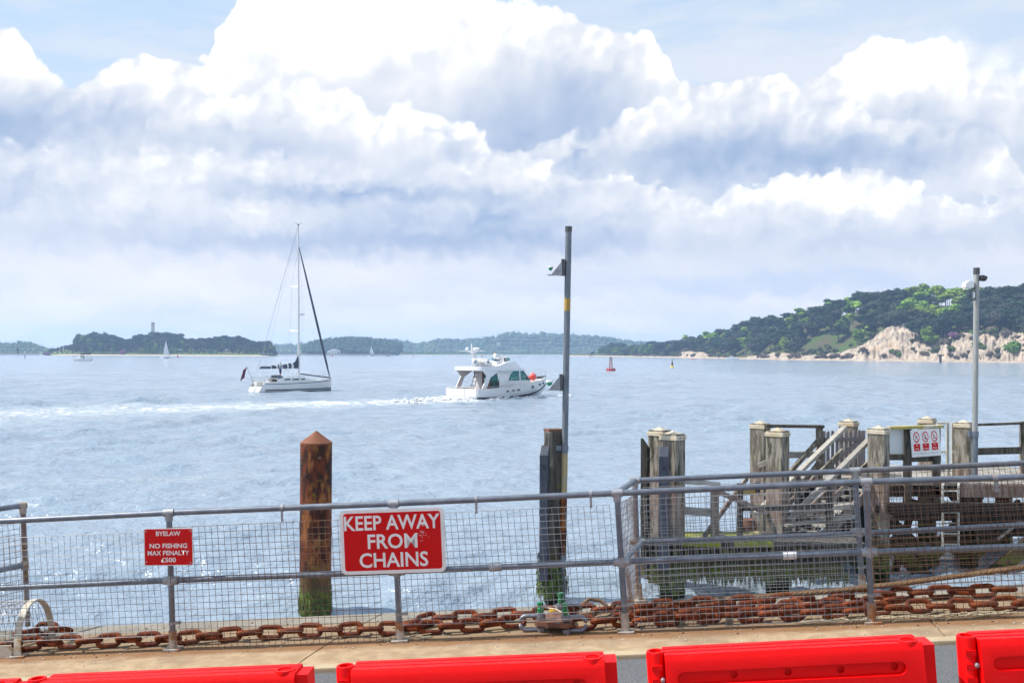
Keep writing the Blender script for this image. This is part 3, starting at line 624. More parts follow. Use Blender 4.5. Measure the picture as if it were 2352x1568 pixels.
def head_tree(px, tt, kind, h, label=None, group=None, wide=1.0, sink=0.15):
    x, y, z, s = head(px, tt); l = g = None
    if kind in KN: l = KN[kind] + ' ' + where_h(px, tt); g = l
    return plant(kind, x, y, z - sink, h, label or l, group if label else g, wide)
for rowi, tt0 in enumerate((26, 38, 52, 66, 82, 98, 116, 134)):
    px = 1376 + TR.uniform(0, 15)
    while px < 2440:
        D = itp(SH, px); hc = itp(HC, px); tc = 7 + hc * 0.85
        tt = tt0 + TR.uniform(-6, 6) + max(0, tc - 12); step = (5.7 / D * FP) * TR.uniform(0.75, 1.45) * (1.25 if rowi < 2 else 1.0)
        # open grass slope between 1845 and 1985 in the lower rows
        open_ = 1840 < px < 1990 and rowi < 3
        if px < 1640 and rowi > 5: px += step; continue
        if not (open_ and TR.random() < 0.75):
            crest = 2070 < px < 2235
            r = TR.random()
            if crest and rowi >= 2: kd = 'birch' if r < 0.72 else ('lime' if r < 0.82 else 'pine')
            elif px < 1560: kd = 'broad' if r < 0.5 else ('oak' if r < 0.75 else 'pine')
            elif px > 2240: kd = 'oak' if r < 0.55 else ('pine' if r < 0.85 else 'birch')
            else: kd = 'pine' if r < 0.46 else 'oak' if r < 0.64 else 'broad' if r < 0.80 else 'lime' if r < 0.92 else 'birch'
            h = {'pine': TR.uniform(11, 16), 'oak': TR.uniform(10, 14), 'broad': TR.uniform(8.5, 12), 'lime': TR.uniform(9, 13), 'birch': TR.uniform(12, 16)}[kd]
            if px < 1600: h *= 0.85
            head_tree(px, tt, kd, h, wide=TR.uniform(1.1, 1.5) if kd != 'birch' else TR.uniform(1.1, 1.5))
        px += step
for i in range(150):           # scrub on the slopes and at the cliff foot
    px = TR.uniform(1400, 2430); D = itp(SH, px); hc = itp(HC, px); tc = 7 + hc * 0.85
    r = TR.random()
    if r < 0.42: head_tree(px, TB + TR.uniform(0, 3.0), 'brown', TR.uniform(1.4, 3.2), wide=1.3)
    elif r < 0.52 and hc > 6: head_tree(px, TB + tc * TR.uniform(0.1, 0.5), 'bush', TR.uniform(1.5, 3.0))
    else: head_tree(px, TB + tc + TR.uniform(1, 26), 'bush', TR.uniform(1.8, 3.6))
for i in range(34):           # scrub that breaks up the cliff towards the right
    px = TR.uniform(2112, 2420); hc = itp(HC, px); tc = 7 + hc * 0.85; f = TR.uniform(0.15, 1.0); r = TR.random()
    kd = 'greenbush' if r < 0.35 else 'bush' if r < 0.8 else 'brown'
    head_tree(px, TB + tc * f, kd, TR.uniform(2.0, 4.6), {'greenbush': 'bright green bush clinging to the right part of the sandy cliff', 'bush': 'dull green scrub clinging to the right part of the sandy cliff', 'brown': 'brown scrub clinging to the right part of the sandy cliff'}[kd], kd + ' scrub on the right part of the cliff', wide=1.25, sink=0.4)
head_tree(2137, TB + 9.5, 'lime', 14.0, 'bushy yellow-green tree growing down the face of the sandy cliff', wide=1.05, sink=1.2)
head_tree(2102, TB + 14, 'pine', 14.5, 'broad dark pine on the sandy cliff beside the yellow-green bushy tree', wide=1.15, sink=1.0)
head_tree(2164, TB + 18, 'pine', 16.5, 'tall dark pine behind the yellow-green bushy tree on the cliff', wide=1.0, sink=1.0)
head_tree(2052, TB + 3.0, 'greenbush', 3.4, 'rounded dark green bush on the sand at the foot of the cliff', wide=1.0)
head_tree(2066, TB + 2.0, 'greenbush', 3.0, 'small green bush right of the rounded bush at the cliff foot', wide=0.9)
head_tree(2330, TB + 4.0, 'greenbush', 6.5, 'big green bush at the foot of the cliff behind the lamp post', wide=1.0)
head_tree(2190, TB + 15, 'rho', 4.0, 'purple-flowering shrub on the sandy cliff top', wide=1.1)
head_tree(2060, TB + 40, 'oak', 15.0, 'large rounded grey-green oak standing above the highest part of the cliff', wide=0.9)
head_tree(1360, 5, 'pine', 6.5, 'lone small dark tree at the end of the low sand spit', wide=1.5)
# island trees: back row follows the outline, lower rows in front
def isl_tree(px, tt, kind, h, wide=1.0, label=None):
    D = ISD(px) + tt; l, g = label, None
    if kind in KN and not label: l = {'pine': 'dark umbrella pine', 'oak': 'dark domed tree', 'broad': 'mid-green broadleaf tree'}[kind] + (' on the skyline' if tt > 84 else ' amid the wood' if tt > 43 else ' near the beach') + (' on the island hump by the black pier' if px < 292 else ' on the island hump with the lattice tower' if px < 430 else ' on the island towards the landing stage'); g = l
    return plant(kind, (px - 1176) / FP * D, D, isl_z(px, tt) - 0.2, h, label or l, None if label else g, wide)
for rowi, (tt0, fr, stp) in enumerate(((95, 1.0, 9.5), (75, 0.92, 9.5), (52, 0.72, 10), (34, 0.52, 10), (22, 0.36, 11))):
    px = 104 + rowi * 2
    while px < 634:
        D = ISD(px) + tt0; top = (hor(px) - itp(ISL, px)) * D / FP + 0.0; h = (top - isl_z(px, tt0)) * fr * TR.uniform(0.88, 1.03)
        if 495 < px < 545 and rowi >= 3 and TR.random() < 0.6: px += stp; continue
        if h > 2.5:
            r = TR.random(); kd = 'pine' if r < (0.75 if rowi < 3 else 0.35) else ('oak' if r < 0.9 and rowi < 4 else 'broad')
            isl_tree(px, tt0 + TR.uniform(-6, 6), kd, h, TR.uniform(0.75, 1.1) * (1.25 if kd == 'pine' and h < 18 else 0.95))
        px += stp * TR.uniform(0.75, 1.3)
px = 100
while px < 636:               # undergrowth that closes the wood below the crowns
    D = ISD(px) + 62; top = (hor(px) - itp(ISL, px)) * D / FP
    isl_tree(px, 62 + TR.uniform(-8, 8), 'oak', min(9.0, max(3.0, (top - isl_z(px, 62)) * 0.6)) * TR.uniform(0.85, 1.1), 1.5); px += TR.uniform(6, 10)
isl_tree(281, 14, 'rho', 5.5, 1.0, 'pink flowering shrub beside the beach of the wooded island')
isl_tree(108, 12, 'rho', 4.0, 1.2, 'dark purple shrub at the end of the wooded island by the black pier')
# far woods: read as one mass each
def wood(name, label, pts, m, seed):
    rng = np.random.RandomState(seed); V = []; F = []; b = 0; iv, if_ = ICO2
    for (x, y, z, r) in pts:
        nz = 1 + 0.20 * rng.normal(size=(len(iv), 1)).clip(-1.5, 1.5)
        P = iv * nz * np.array([r, r, r * 0.85]) + np.array([x, y, z]); V.append(P); F.append(if_ + b); b += len(P)
        n = 34; d = rng.normal(size=(n, 3)); d /= np.linalg.norm(d, axis=1)[:, None]; C = d * r * rng.uniform(0.85, 1.15, (n, 1)) + np.array([x, y, z])
        a = rng.normal(size=(n, 3)) * r * 0.16; c_ = rng.normal(size=(n, 3)) * r * 0.16
        T = np.stack([C - a, C + a, C + c_], 1).reshape(-1, 3); V.append(T); F.append(np.arange(len(T)).reshape(-1, 3) + b); b += len(T)
    o = link(name, npmesh(name, np.concatenate(V), np.concatenate(F), m)); stuff(o); tag(o, label, 'wood'); return o
M_fwood = mat('far_wood', (0.045, 0.085, 0.04), 0.9, var=(0.10, 0.15, 0.06), vscale=0.03, vamt=1.0, spec=0.1)
M_mwood = mat('mid_wood', (0.028, 0.058, 0.034), 0.9, var=(0.045, 0.08, 0.04), vscale=0.05, vamt=1.0, spec=0.1)
pts = []
for tt in (8, 25, 40, 60, 80, 100, 120, 140):
    px = 590 + TR.uniform(0, 8)
    while px < 1540:
        D = 2200 + tt; r = TR.uniform(4.5, 8.5); pts.append(((px - 1176) / FP * D, D, far_z(px, tt) + r * 0.4, r)); px += r * 1.5 * FP / D * TR.uniform(0.8, 1.3)
wood('far_wood', 'hazy blue wooded hills far across the harbour', pts, M_fwood, 5)
pts = []
for tt, fr in ((18, 0.40), (35, 0.55), (55, 0.72), (75, 0.86), (95, 0.95), (110, 1.0)):
    px = 694 + TR.uniform(0, 6)
    while px < 922:
        D = 1500 + tt; top = (hor(px) - itp(MIDO, px)) * D / FP * fr; r = TR.uniform(4, 6.5)
        if top > 6 and not (748 < px < 792 and tt < 30):
            z = top - r * 0.8
            while z > 1: pts.append(((px - 1176) / FP * D + TR.uniform(-2, 2), D, z, r)); z -= r * 1.3
        px += r * 1.4 * FP / D * TR.uniform(0.8, 1.25)
wood('dark_wood', 'dark wood behind the white house on the far shore', pts, M_mwood, 6)
pts = []
for tt, fr in ((60, 0.5), (90, 0.8), (120, 1.0)):
    px = -160
    while px < 150:
        D = 1500 + tt; top = (hor(px) - itp(LEFO, px)) * D / FP * fr; r = TR.uniform(4.5, 7); pts.append(((px - 1176) / FP * D, D, max(r * 0.4, top - r * 0.8), r)); px += r * 1.3 * FP / D
wood('far_coppice', 'far rounded wood behind the meadow left of the island', pts, M_fwood, 7)
pts = []
px = 930
while px < 1330:
    D = 1560 + (px - 900) * 1.2; r = TR.uniform(1.5, 3.4); pts.append(((px - 1176) / FP * D, D, 1.2 + r * 0.3, r)); px += TR.uniform(3, 9)
wood('shore_scrub', 'low pale scrub line along the far marshy shore', pts, M_fwood, 8)
# ------------------------------------------------------------------ haze
hz = MB(); hz.bbox((-4300, -60, -7), (4300, 4300, 82)); hm = bpy.data.materials.new('haze_air'); hm.use_nodes = True
q = NT(hm.node_tree); hm.node_tree.nodes.clear()
pv = q.n('ShaderNodeVolumePrincipled'); pv.inputs['Color'].default_value = (0.50, 0.69, 1.0, 1); pv.inputs['Density'].default_value = 0.00023; pv.inputs['Anisotropy'].default_value = 0.2
ho = q.n('ShaderNodeOutputMaterial'); q.L.new(pv.outputs[0], ho.inputs['Volume'])
hzo = hz.build('haze', hm); stuff(hzo); tag(hzo, 'thin pale sea haze over the whole harbour', 'haze')
# ------------------------------------------------------------------ foreground materials
M_galv = mat('galvanised_steel', (0.21, 0.235, 0.28), 0.45, 0.6, var=(0.13, 0.15, 0.185), vscale=9, vamt=0.8, bump=0.0006, bscale=90, second=(0.33, 0.22, 0.12), sscale=5, slo=0.66, shi=0.74)
M_fit = mat('fitting_steel', (0.36, 0.375, 0.40), 0.55, 0.4, var=(0.25, 0.26, 0.28), vscale=14, vamt=0.8, bump=0.001, bscale=60, second=(0.38, 0.2, 0.08), sscale=8, slo=0.62, shi=0.72)
M_foot = mat('weathered_foot', (0.50, 0.45, 0.38), 0.8, 0.1, var=(0.24, 0.20, 0.17), vscale=16, vamt=0.9, bump=0.002, bscale=70, second=(0.30, 0.13, 0.05), sscale=9, slo=0.5, shi=0.62)
M_wireg = mat('grey_wire', (0.30, 0.31, 0.335), 0.55, 0.3, var=(0.20, 0.19, 0.19), vscale=6)
M_wirer = mat('rusty_wire', (0.13, 0.06, 0.033), 0.8, 0.2, var=(0.22, 0.15, 0.105), vscale=5, vamt=0.7)
M_rust = mat('rusty_chain', (0.24, 0.052, 0.012), 0.75, 0.1, spec=0.25, var=(0.062, 0.020, 0.013), vscale=11, vamt=0.95, bump=0.003, bscale=70, second=(0.29, 0.098, 0.024), sscale=7, slo=0.55, shi=0.70)
M_rplate = mat('rusty_plate', (0.20, 0.095, 0.06), 0.7, 0.2, var=(0.11, 0.06, 0.045), vscale=14, vamt=0.9, bump=0.002, bscale=60)
M_green = mat('green_pin', (0.005, 0.22, 0.07), 0.3, 0.0, var=(0.003, 0.13, 0.05), vscale=30, coat=0.4)
M_shk = mat('shackle_steel', (0.23, 0.245, 0.29), 0.4, 0.5, var=(0.13, 0.14, 0.17), vscale=12, bump=0.001, bscale=40)
M_red = mat('red_barrier_plastic', (0.85, 0.0008, 0.0015), 0.5, spec=0.2, var=(0.76, 0.001, 0.002), vscale=5, vamt=0.8, bump=0.0008, bscale=120, second=(0.62, 0.075, 0.07), sscale=9, slo=0.60, shi=0.80, stretch=(0.4, 1, 2.2))
M_sred = mat('sign_red', (0.60, 0.002, 0.003), 0.5, spec=0.25, var=(0.53, 0.004, 0.006), vscale=3, second=(0.68, 0.06, 0.05), sscale=26, slo=0.72, shi=0.82)
M_swhite = mat('sign_white', (0.80, 0.80, 0.80), 0.5, var=(0.66, 0.66, 0.64), vscale=5, vamt=0.6)
M_black = mat('black_rubber', (0.025, 0.027, 0.032), 0.6, var=(0.05, 0.05, 0.055), vscale=10)
M_rope = mat('wire_rope', (0.26, 0.16, 0.085), 0.7, 0.2, var=(0.13, 0.075, 0.04), vscale=12, bump=0.001, bscale=200)
M_pipe = mat('pale_sleeve', (0.62, 0.56, 0.44), 0.7, var=(0.45, 0.36, 0.24), vscale=8)
M_straw = mat('dry_straw', (0.50, 0.42, 0.28), 0.9, var=(0.30, 0.23, 0.15), vscale=12)
M_yel = mat('yellow_tag', (0.75, 0.50, 0.02), 0.5)

# ------------------------------------------------------------------ railings
RR = 0.0242
def qlist(pts, v): return [qv(x, y, v) for x, y in pts]
def ext(pts, n0=0.0, n1=0.0):
    pts = list(pts)
    if n0: d = (pts[0] - pts[1]).normalized(); pts = [pts[0] + d * n0] + pts
    if n1: d = (pts[-1] - pts[-2]).normalized(); pts = pts + [pts[-1] + d * n1]
    return pts
def lerp_line(pts, u):
    return Vector((u, pts[0].y, float(np.interp(u, [p.x for p in pts], [p.z for p in pts]))))
VF = 0.0
top_l = qlist([(0, 1196.6), (388, 1177), (903, 1156), (1417, 1132)], VF); mid_l = qlist([(0, 1349.6), (388, 1332), (903, 1312), (1428, 1289.5)], VF)
top_r = qlist([(1417, 1132), (1990, 1106), (2352, 1094.7)], VF); mid_r = qlist([(1428, 1289.5), (1996, 1267.6), (2352, 1254)], VF)
front = thing('front_railing', 'long grey tube railing with wire mesh along the chain lane of the quay', 'railing', (0, 0, 0), Q)
def postpair(b, tpt): return Vector(b), Vector(tpt)
def collar(mb, p, d, r, h):   # short sleeve centred at p along d
    d = Vector(d).normalized(); mb.tube([Vector(p) - d * h / 2, Vector(p) + d * h / 2], r, 14)
def railing_post(parent, base, tp, mids, along, cap='tee', foot=True):
    base = Vector(base); tp = Vector(tp); ax = (tp - base).normalized()
    m2 = MB(); m2.tube([base + ax * 0.01, tp], RR * 0.98, 14); post = m2.build('post', M_galv, parent, True)
    m2 = MB(); collar(m2, tp - ax * 0.028, ax, RR * 1.28, 0.075); collar(m2, tp, along, RR * 1.30, 0.085)
    m2.build('top_fitting', M_fit, post, True)
    for md in mids:
        m2 = MB(); collar(m2, md, along, RR * 1.34, 0.125); collar(m2, md, ax, RR * 1.32, 0.075)
        m2.lathe(md + Vector((0.04, -RR * 1.25, 0)), [(0.008, 0.0), (0.008, -0.012)], 8, 'Y'); m2.build('cross_fitting', M_fit, post, True)
    if foot:
        m2 = MB(); m2.tube([base + ax * 0.012, base + ax * 0.155], [RR * 1.42, RR * 1.32], 14); m2.box(base + Vector((0, 0, 0.008)), (0.13, 0.12, 0.016)); m2.build('foot', M_foot, post, 35)
        m2 = MB(); collar(m2, base + ax * 0.215, ax, RR * 1.18, 0.022); m2.box(base + ax * 0.215 + Vector((0.045, -0.01, 0.004)), (0.055, 0.02, 0.022)); m2.build('clamp', M_fit, post, 35)
    return post
AL = Vector((1, 0, 0))
uA = [qp(400, 1490).x, qp(919, 1472).x, qp(1437, 1450).x, qp(2001, 1428).x]
tops = [lerp_line(top_l, qv(388, 1178, 0).x), lerp_line(top_l, qv(904, 1156, 0).x), top_l[-1], lerp_line(top_r, qv(1989, 1106, 0).x)]
for i, u in enumerate(uA):
    b = Vector((u, 0, 0)); ax = tops[i] - b
    ml = (mid_l if i < 3 else mid_r); s = 0.52
    for _ in range(3): c = b + ax * s; s = (lerp_line(ml, c.x).z) / ax.z
    railing_post(front, b, tops[i], [b + ax * s], (top_l[-1] - top_l[0]) if i < 2 else AL)
for u in (uA[0] - 1.85, uA[3] + 1.95):
    ln, lm = (top_l, mid_l) if u < 0 else (top_r, mid_r)
    sl_ = (ln[-1].z - ln[0].z) / (ln[-1].x - ln[0].x); ztop = ln[0].z + sl_ * (u - ln[0].x); sm_ = (lm[-1].z - lm[0].z) / (lm[-1].x - lm[0].x)
    railing_post(front, (u, 0, 0), (u - 0.04, 0, ztop), [Vector((u - 0.02, 0, lm[0].z + sm_ * (u - lm[0].x)))], AL)
for nm, pts, e0, e1 in (('top_rail', top_l, 2.6, 0), ('top_rail', top_r, 0, 2.2), ('mid_rail', mid_l, 2.6, 0), ('mid_rail', mid_r, 0, 2.2)):
    m2 = MB(); pp = ext(pts, e0, e1); m2.tube(pp, RR, 14); o = m2.build(nm, M_galv, front, True)
    for cpx in {('top_rail', 0): (648, 1094, 1357), ('top_rail', 1): (2285, 2290), ('mid_rail', 0): (1130,), ('mid_rail', 1): (1806,)}[(nm, 0 if pts in (top_l, mid_l) else 1)]:
        uu = qv(cpx, 1150, 0).x; p = lerp_line(pts, uu); m3 = MB()
        if nm == 'top_rail':      # strap with a tab that carries the mesh
            collar(m3, p, AL, RR * 1.2, 0.022); m3.box(p + Vector((0, -RR - 0.001, -0.062)), (0.018, 0.004, 0.085)); m3.build('mesh_clip', M_fit, o, 35)
        else: collar(m3, p, AL, RR * 1.3, 0.10); m3.build('sleeve', M_swhite if cpx == 1806 else M_fit, o, True)
def mesh_panel(parent, A, B, C, D, m_, r=0.0020, cell=0.0508, name='mesh_panel', sag=0.004):
    """A bottom-left, B bottom-right, C top-right, D top-left: welded wire grid"""
    A, B, C, D = map(Vector, (A, B, C, D)); nu = max(1, round((B - A).length / cell)); nv = max(1, round((D - A).length / cell)); mb = MB()
    nrm = (B - A).cross(D - A).normalized()
    def pt(s, t_):
        p = A.lerp(B, s).lerp(D.lerp(C, s), t_); return p + nrm * (sag * math.sin(s * 9.1 + t_ * 3) + sag * math.sin(t_ * 7 + s * 4))
    K = 6
    for i in range(nu + 1): mb.tube([pt(i / nu, k_ / K) for k_ in range(K + 1)], r, 4, False)
    for j in range(nv + 1): mb.tube([pt(k_ / (K * 2), j / nv) + nrm * r * 1.6 for k_ in range(2 * K + 1)], r, 4, False)
    return mb.build(name, m_, parent)
VMs = -0.030
def fp(u, w): return Vector((u, VMs, w))
mesh_panel(front, fp(uA[0] - 2.4, 0.13), fp(uA[0] - 0.055, 0.125), fp(uA[0] - 0.085, 0.955), fp(uA[0] - 2.4, 0.965), M_wireg)
mesh_panel(front, fp(uA[0] + 0.03, 0.025), fp(uA[1] - 0.13, 0.012), fp(uA[1] - 0.14, 0.985), fp(uA[0] + 0.01, 0.985), M_wirer)
mesh_panel(front, fp(uA[1] + 0.03, 0.135), fp(uA[2] - 0.04, 0.13), fp(uA[2] - 0.075, 1.005), fp(uA[1] + 0.0, 1.0), M_wireg)
mesh_panel(front, fp(uA[2] + 0.075, 0.03), fp(uA[3] - 0.06, 0.035), fp(uA[3] - 0.07, 1.04), fp(uA[2] + 0.06, 1.04), M_wireg)
mesh_panel(front, fp(uA[3] + 0.035, 0.03), fp(uA[3] + 2.2, 0.04), fp(uA[3] + 2.2, 1.055), fp(uA[3] + 0.0, 1.055), M_wirer)
# rear railing with the short return
bR = [qp(1468, 1381), qp(1980, 1358)]; VR = (bR[0].y + bR[1].y) / 2
top_b = qlist([(1458, 1103), (1963, 1081), (2352, 1063)], VR); mid_b = qlist([(1474, 1244), (1966, 1225), (2352, 1204.5)], VR)
rear = thing('rear_railing', 'second grey tube railing at the water edge behind the rusty chains', 'railing', bR[0], Q)
RO = Vector(bR[0])
rb = [Vector((bR[0].x, VR, 0)), Vector((bR[1].x, VR, 0)), Vector((bR[1].x + 2.2, VR, 0))]; rt = [top_b[0], top_b[1], top_b[2] + (top_b[2] - top_b[1]).normalized() * 0.55]
for i in range(3):
    ax = rt[i] - rb[i]; railing_post(rear, rb[i] - RO, rt[i] - RO, [rb[i] + ax * 0.495 - RO], AL)
m2 = MB(RO); m2.tube(ext(top_b, 0, 2.0), RR, 14); m2.build('top_rail', M_galv, rear, True)
m2 = MB(RO); m2.tube(ext(mid_b, 0, 2.0), RR, 14); m2.build('mid_rail', M_galv, rear, True)
m2 = MB(RO); m2.tube([top_l[-1] + Vector((0.01, 0.05, 0)), top_b[0]], RR, 14); m2.build('return_rail', M_galv, rear, True)
m2 = MB(RO); m2.tube([mid_l[-1] + Vector((0.02, 0.05, 0)), mid_b[0]], RR, 14); m2.build('return_rail', M_galv, rear, True)
mesh_panel(rear, Vector((uA[2] + 0.02, 0.10, 0.10)) - RO, rb[0] + Vector((0, -0.06, 0.10)) - RO, rt[0] + Vector((0, -0.06, -0.11)) - RO, Vector((uA[2] - 0.02, 0.10, 0.98)) - RO, M_wirer, 0.0026)
mesh_panel(rear, rb[0] + Vector((0.07, -0.03, 0.08)) - RO, rb[1] + Vector((-0.06, -0.03, 0.08)) - RO, rt[1] + Vector((-0.06, -0.03, -0.06)) - RO, rt[0] + Vector((0.07, -0.03, -0.06)) - RO, M_wireg)
mesh_panel(rear, rb[1] + Vector((0.05, -0.03, 0.06)) - RO, rb[2] + Vector((0, -0.03, 0.06)) - RO, rt[2] + Vector((0, -0.03, 0.015)) - RO, rt[1] + Vector((0.05, -0.03, 0.015)) - RO, M_wirer)
# left railing
bL = qp(64, 1437); LO = Vector((bL.x, bL.y, 0)); tL = qv(52, 1160, bL.y); mL = qv(57, 1297, bL.y)
left = thing('left_railing', 'short rust-stained railing with wire mesh beside the arched chain guard', 'railing', LO, Q)
M_gr = mat('rust_stained_tube', (0.30, 0.31, 0.33), 0.65, 0.4, var=(0.15, 0.06, 0.03), vscale=5, vamt=1.0, bump=0.001, bscale=70, second=(0.26, 0.17, 0.03), sscale=4, slo=0.52, shi=0.64)
m2 = MB(LO); m2.tube([LO, tL], RR, 14); po = m2.build('post', M_gr, left, True)
m2 = MB(LO); collar(m2, tL - Vector((0, 0, 0.03)), (0, 0, 1), RR * 1.3, 0.09); collar(m2, tL, (1, 0.9, 0), RR * 1.3, 0.07); m2.build('top_fitting', M_foot, po, True)
m2 = MB(LO); collar(m2, mL, (0, 0, 1), RR * 1.3, 0.08); m2.build('cross_fitting', M_foot, po, True)
dl = Vector((-0.62, -bL.y, 0))
m2 = MB(LO); m2.tube([tL, tL + dl + Vector((0, 0.05, 0.0))], RR, 14); m2.build('top_rail', M_galv, left, True)
m2 = MB(LO); m2.tube([mL, mL + dl + Vector((0, 0.05, 0.0))], RR, 14); m2.build('mid_rail', M_galv, left, True)
mesh_panel(left, LO + dl + Vector((0.02, 0.08, 0.12)) - LO, Vector((-0.02, -0.03, 0.12)), tL - LO + Vector((-0.02, -0.03, -0.10)), tL - LO + dl + Vector((0.02, 0.08, -0.10)), M_wirer)
# arched chain guard
g0 = qp(42, 1504); GO = Vector((g0.x, 0.0, 0))
guard = thing('chain_guard', 'pale arched strap and mesh guard over the end of the rusty chain', 'chain guard', GO, Q)
arc = [(0.235 - 0.27 * math.cos(a), 0.385 * math.sin(a) ** 0.8 if 0 < a < math.pi else 0.0) for a in np.linspace(0, math.pi, 25)]
def hoop(u0, u1, th=0.012):
    m3 = MB(); vs = []; n = len(arc)
    for (v, w) in arc:
        ou = Vector((0, v - 0.235, w * 0.7)); ou = ou.normalized() if ou.length else Vector((0, -1, 0))
        for (du, sc) in ((u0, 0), (u1, 0), (u1, 1), (u0, 1)): vs.append(Vector((du, v, w)) + ou * th * sc)
    fs = [(i * 4 + k_, i * 4 + (k_ + 1) % 4, (i + 1) * 4 + (k_ + 1) % 4, (i + 1) * 4 + k_) for i in range(n - 1) for k_ in range(4)] + [(0, 1, 2, 3), tuple(range(4 * n - 4, 4 * n))]
    return m3.add(vs, fs)
M_guard = mat('guard_strap', (0.55, 0.52, 0.45), 0.75, 0.1, var=(0.40, 0.36, 0.29), vscale=10, second=(0.33, 0.2, 0.06), sscale=6, slo=0.55, shi=0.68)
hoop(0.0, 0.055).build('strap', M_guard, guard, 30); hoop(-1.2, -1.13).build('strap', M_guard, guard, 30)
m3 = MB()
for (v, w) in arc[1:-1:2]: m3.tube([(-1.2, v, w), (0.0, v, w)], 0.0024, 4, False)
for i in range(24): m3.tube([(-0.05 * i - 0.03, v, w) for (v, w) in arc], 0.0024, 4, False)
m3.build('mesh_cover', M_wireg, guard)
m3 = MB(); m3.bbox((-1.25, -0.05, 0.002), (-0.02, -0.035, 0.10)); m3.build('base_strip', M_guard, guard)
m3 = MB(); m3.bbox((-0.03, -0.08, 0.002), (0.09, 0.02, 0.014)); m3.build('foot_plate', M_foot, guard)

# ------------------------------------------------------------------ signs
def text_mesh(body, w, h, bold=0.0, x0=0.0, y0=0.0):
    """text fitted to width w and cap height h, centred on x0 with its baseline at y0, in the XZ plane"""
    cu = bpy.data.curves.new('txt', 'FONT'); cu.body = body; cu.size = 1.0; cu.offset = bold; cu.resolution_u = 3; cu.extrude = 0.0
    ob = bpy.data.objects.new('txt', cu); COL.objects.link(ob); bpy.context.view_layer.update()
    me = bpy.data.meshes.new_from_object(ob.evaluated_get(bpy.context.evaluated_depsgraph_get())); bpy.data.objects.remove(ob); bpy.data.curves.remove(cu)
    xs = [v.co.x for v in me.vertices]; lo, hi = min(xs), max(xs); capH = 0.73
    kx = w / (hi - lo); kz = h / capH
    for v in me.vertices: v.co = Vector(((v.co.x - (lo + hi) / 2) * kx + x0, 0.0, v.co.y * kz + y0))
    return me
def rounded(w, h, r, n=6):
    pts = []
    for cx, cz, a0 in ((w / 2 - r, h / 2 - r, 0), (-w / 2 + r, h / 2 - r, 90), (-w / 2 + r, -h / 2 + r, 180), (w / 2 - r, -h / 2 + r, 270)):
        for i in range(n + 1): a = R(a0 + 90 * i / n); pts.append((cx + r * math.cos(a), cz + r * math.sin(a)))
    return pts
def sign_frame(TL, TR, BL, BR, v, place=qv, frame=Q):
    P = [place(*p, v) for p in (TL, TR, BL, BR)]
    ex = ((P[1] - P[0]) + (P[3] - P[2])) / 2; ez = ((P[0] - P[2]) + (P[1] - P[3])) / 2; w, h = ex.length, ez.length
    ex.normalize(); ey = ez.cross(ex).normalized() * 1.0; ey = -ey if ey.y < 0 else ey; ez = ex.cross(ey).normalized()
    c = sum(P, Vector()) / 4; M = Matrix(((ex.x, ey.x, ez.x, c.x), (ex.y, ey.y, ez.y, c.y), (ex.z, ey.z, ez.z, c.z), (0, 0, 0, 1)))
    return (frame @ M if frame is not None else M), w, h
def letter(body, w, h, x0, y0, parent, m_, bold=0.02, y=-0.0):
    me = text_mesh(body, w, h, bold, x0, y0); me.materials.append(m_); o = link('lettering', me, parent); o.location = (0, y, 0); return o
def bolts(parent, pts, y, r, m_):
    for x, z in pts: MB().lathe((x, y, z), [(r, 0.004), (r, -0.002), (r * 0.5, -0.004)], 10, 'Y').build('bolt', m_, parent, 35)
FM, w, h = sign_frame((330.5, 1213.5), (443, 1212), (331, 1299), (443.5, 1297.5), -0.065)
s = thing('byelaw_sign', 'small red byelaw sign fixed to the railing post', 'sign'); s.matrix_world = FM
MB().prism(rounded(w, h, 0.012), 0.0, 0.004).build('plate', M_swhite, s)
MB().prism(rounded(w - 0.012, h - 0.012, 0.010), -0.0012, -0.0002).build('red_panel', M_sred, s)
for tx, fw, bl, cp in (('BYELAW', 0.50, 0.195, 0.125), ('NO FISHING', 0.765, 0.525, 0.125), ('MAX PENALTY', 0.85, 0.716, 0.125), ('£500', 0.30, 0.904, 0.125)):
    letter(tx, w * fw, h * cp, 0, h / 2 - bl * h, s, M_swhite, 0.022, -0.0022)
bolts(s, [(-w / 2 + 0.02, h / 2 - 0.022), (w / 2 - 0.02, h / 2 - 0.022), (w / 2 - 0.02, -h / 2 + 0.022), (-w / 2 + 0.02, -h / 2 + 0.03)], -0.002, 0.0055, M_fit)
MB().box((0.035, 0.016, -0.02), (0.05, 0.024, 0.2)).build('bracket', M_fit, s)
FM, w, h = sign_frame((779, 1171.5), (1020, 1164), (784.5, 1320.5), (1024.5, 1311.5), -0.07)
s = thing('keep_away_sign', 'large red and white warning sign about chains on the railing', 'sign'); s.matrix_world = FM
MB().prism(rounded(w, h, 0.045), 0.0, 0.005).build('plate', M_swhite, s)
MB().prism(rounded(w - 0.06, h - 0.055, 0.022), -0.0012, -0.0002).build('red_panel', M_sred, s)
for tx, fw, bl, cp, dx in (('KEEP AWAY', 0.915, 0.315, 0.228, 0), ('FROM', 0.475, 0.605, 0.228, 0.0), ('CHAINS', 0.655, 0.893, 0.228, 0.004)):
    letter(tx, w * fw, h * cp, dx, h / 2 - bl * h, s, M_swhite, 0.018, -0.0022)
rr_ = random.Random(5); m3 = MB()       # scratches where the red has flaked off
for i in range(22):
    x = w * (0.27 + rr_.gauss(0.0, 0.035)); z = h * (0.10 + rr_.gauss(0.0, 0.055)); a, b = rr_.uniform(0.002, 0.010), rr_.uniform(0.001, 0.003)
    m3.add([(x - a, -0.003, z - b), (x + a, -0.003, z - b * 0.5), (x + a * 0.6, -0.003, z + b), (x - a * 0.8, -0.003, z + b * 0.7)], [(0, 1, 2, 3)])
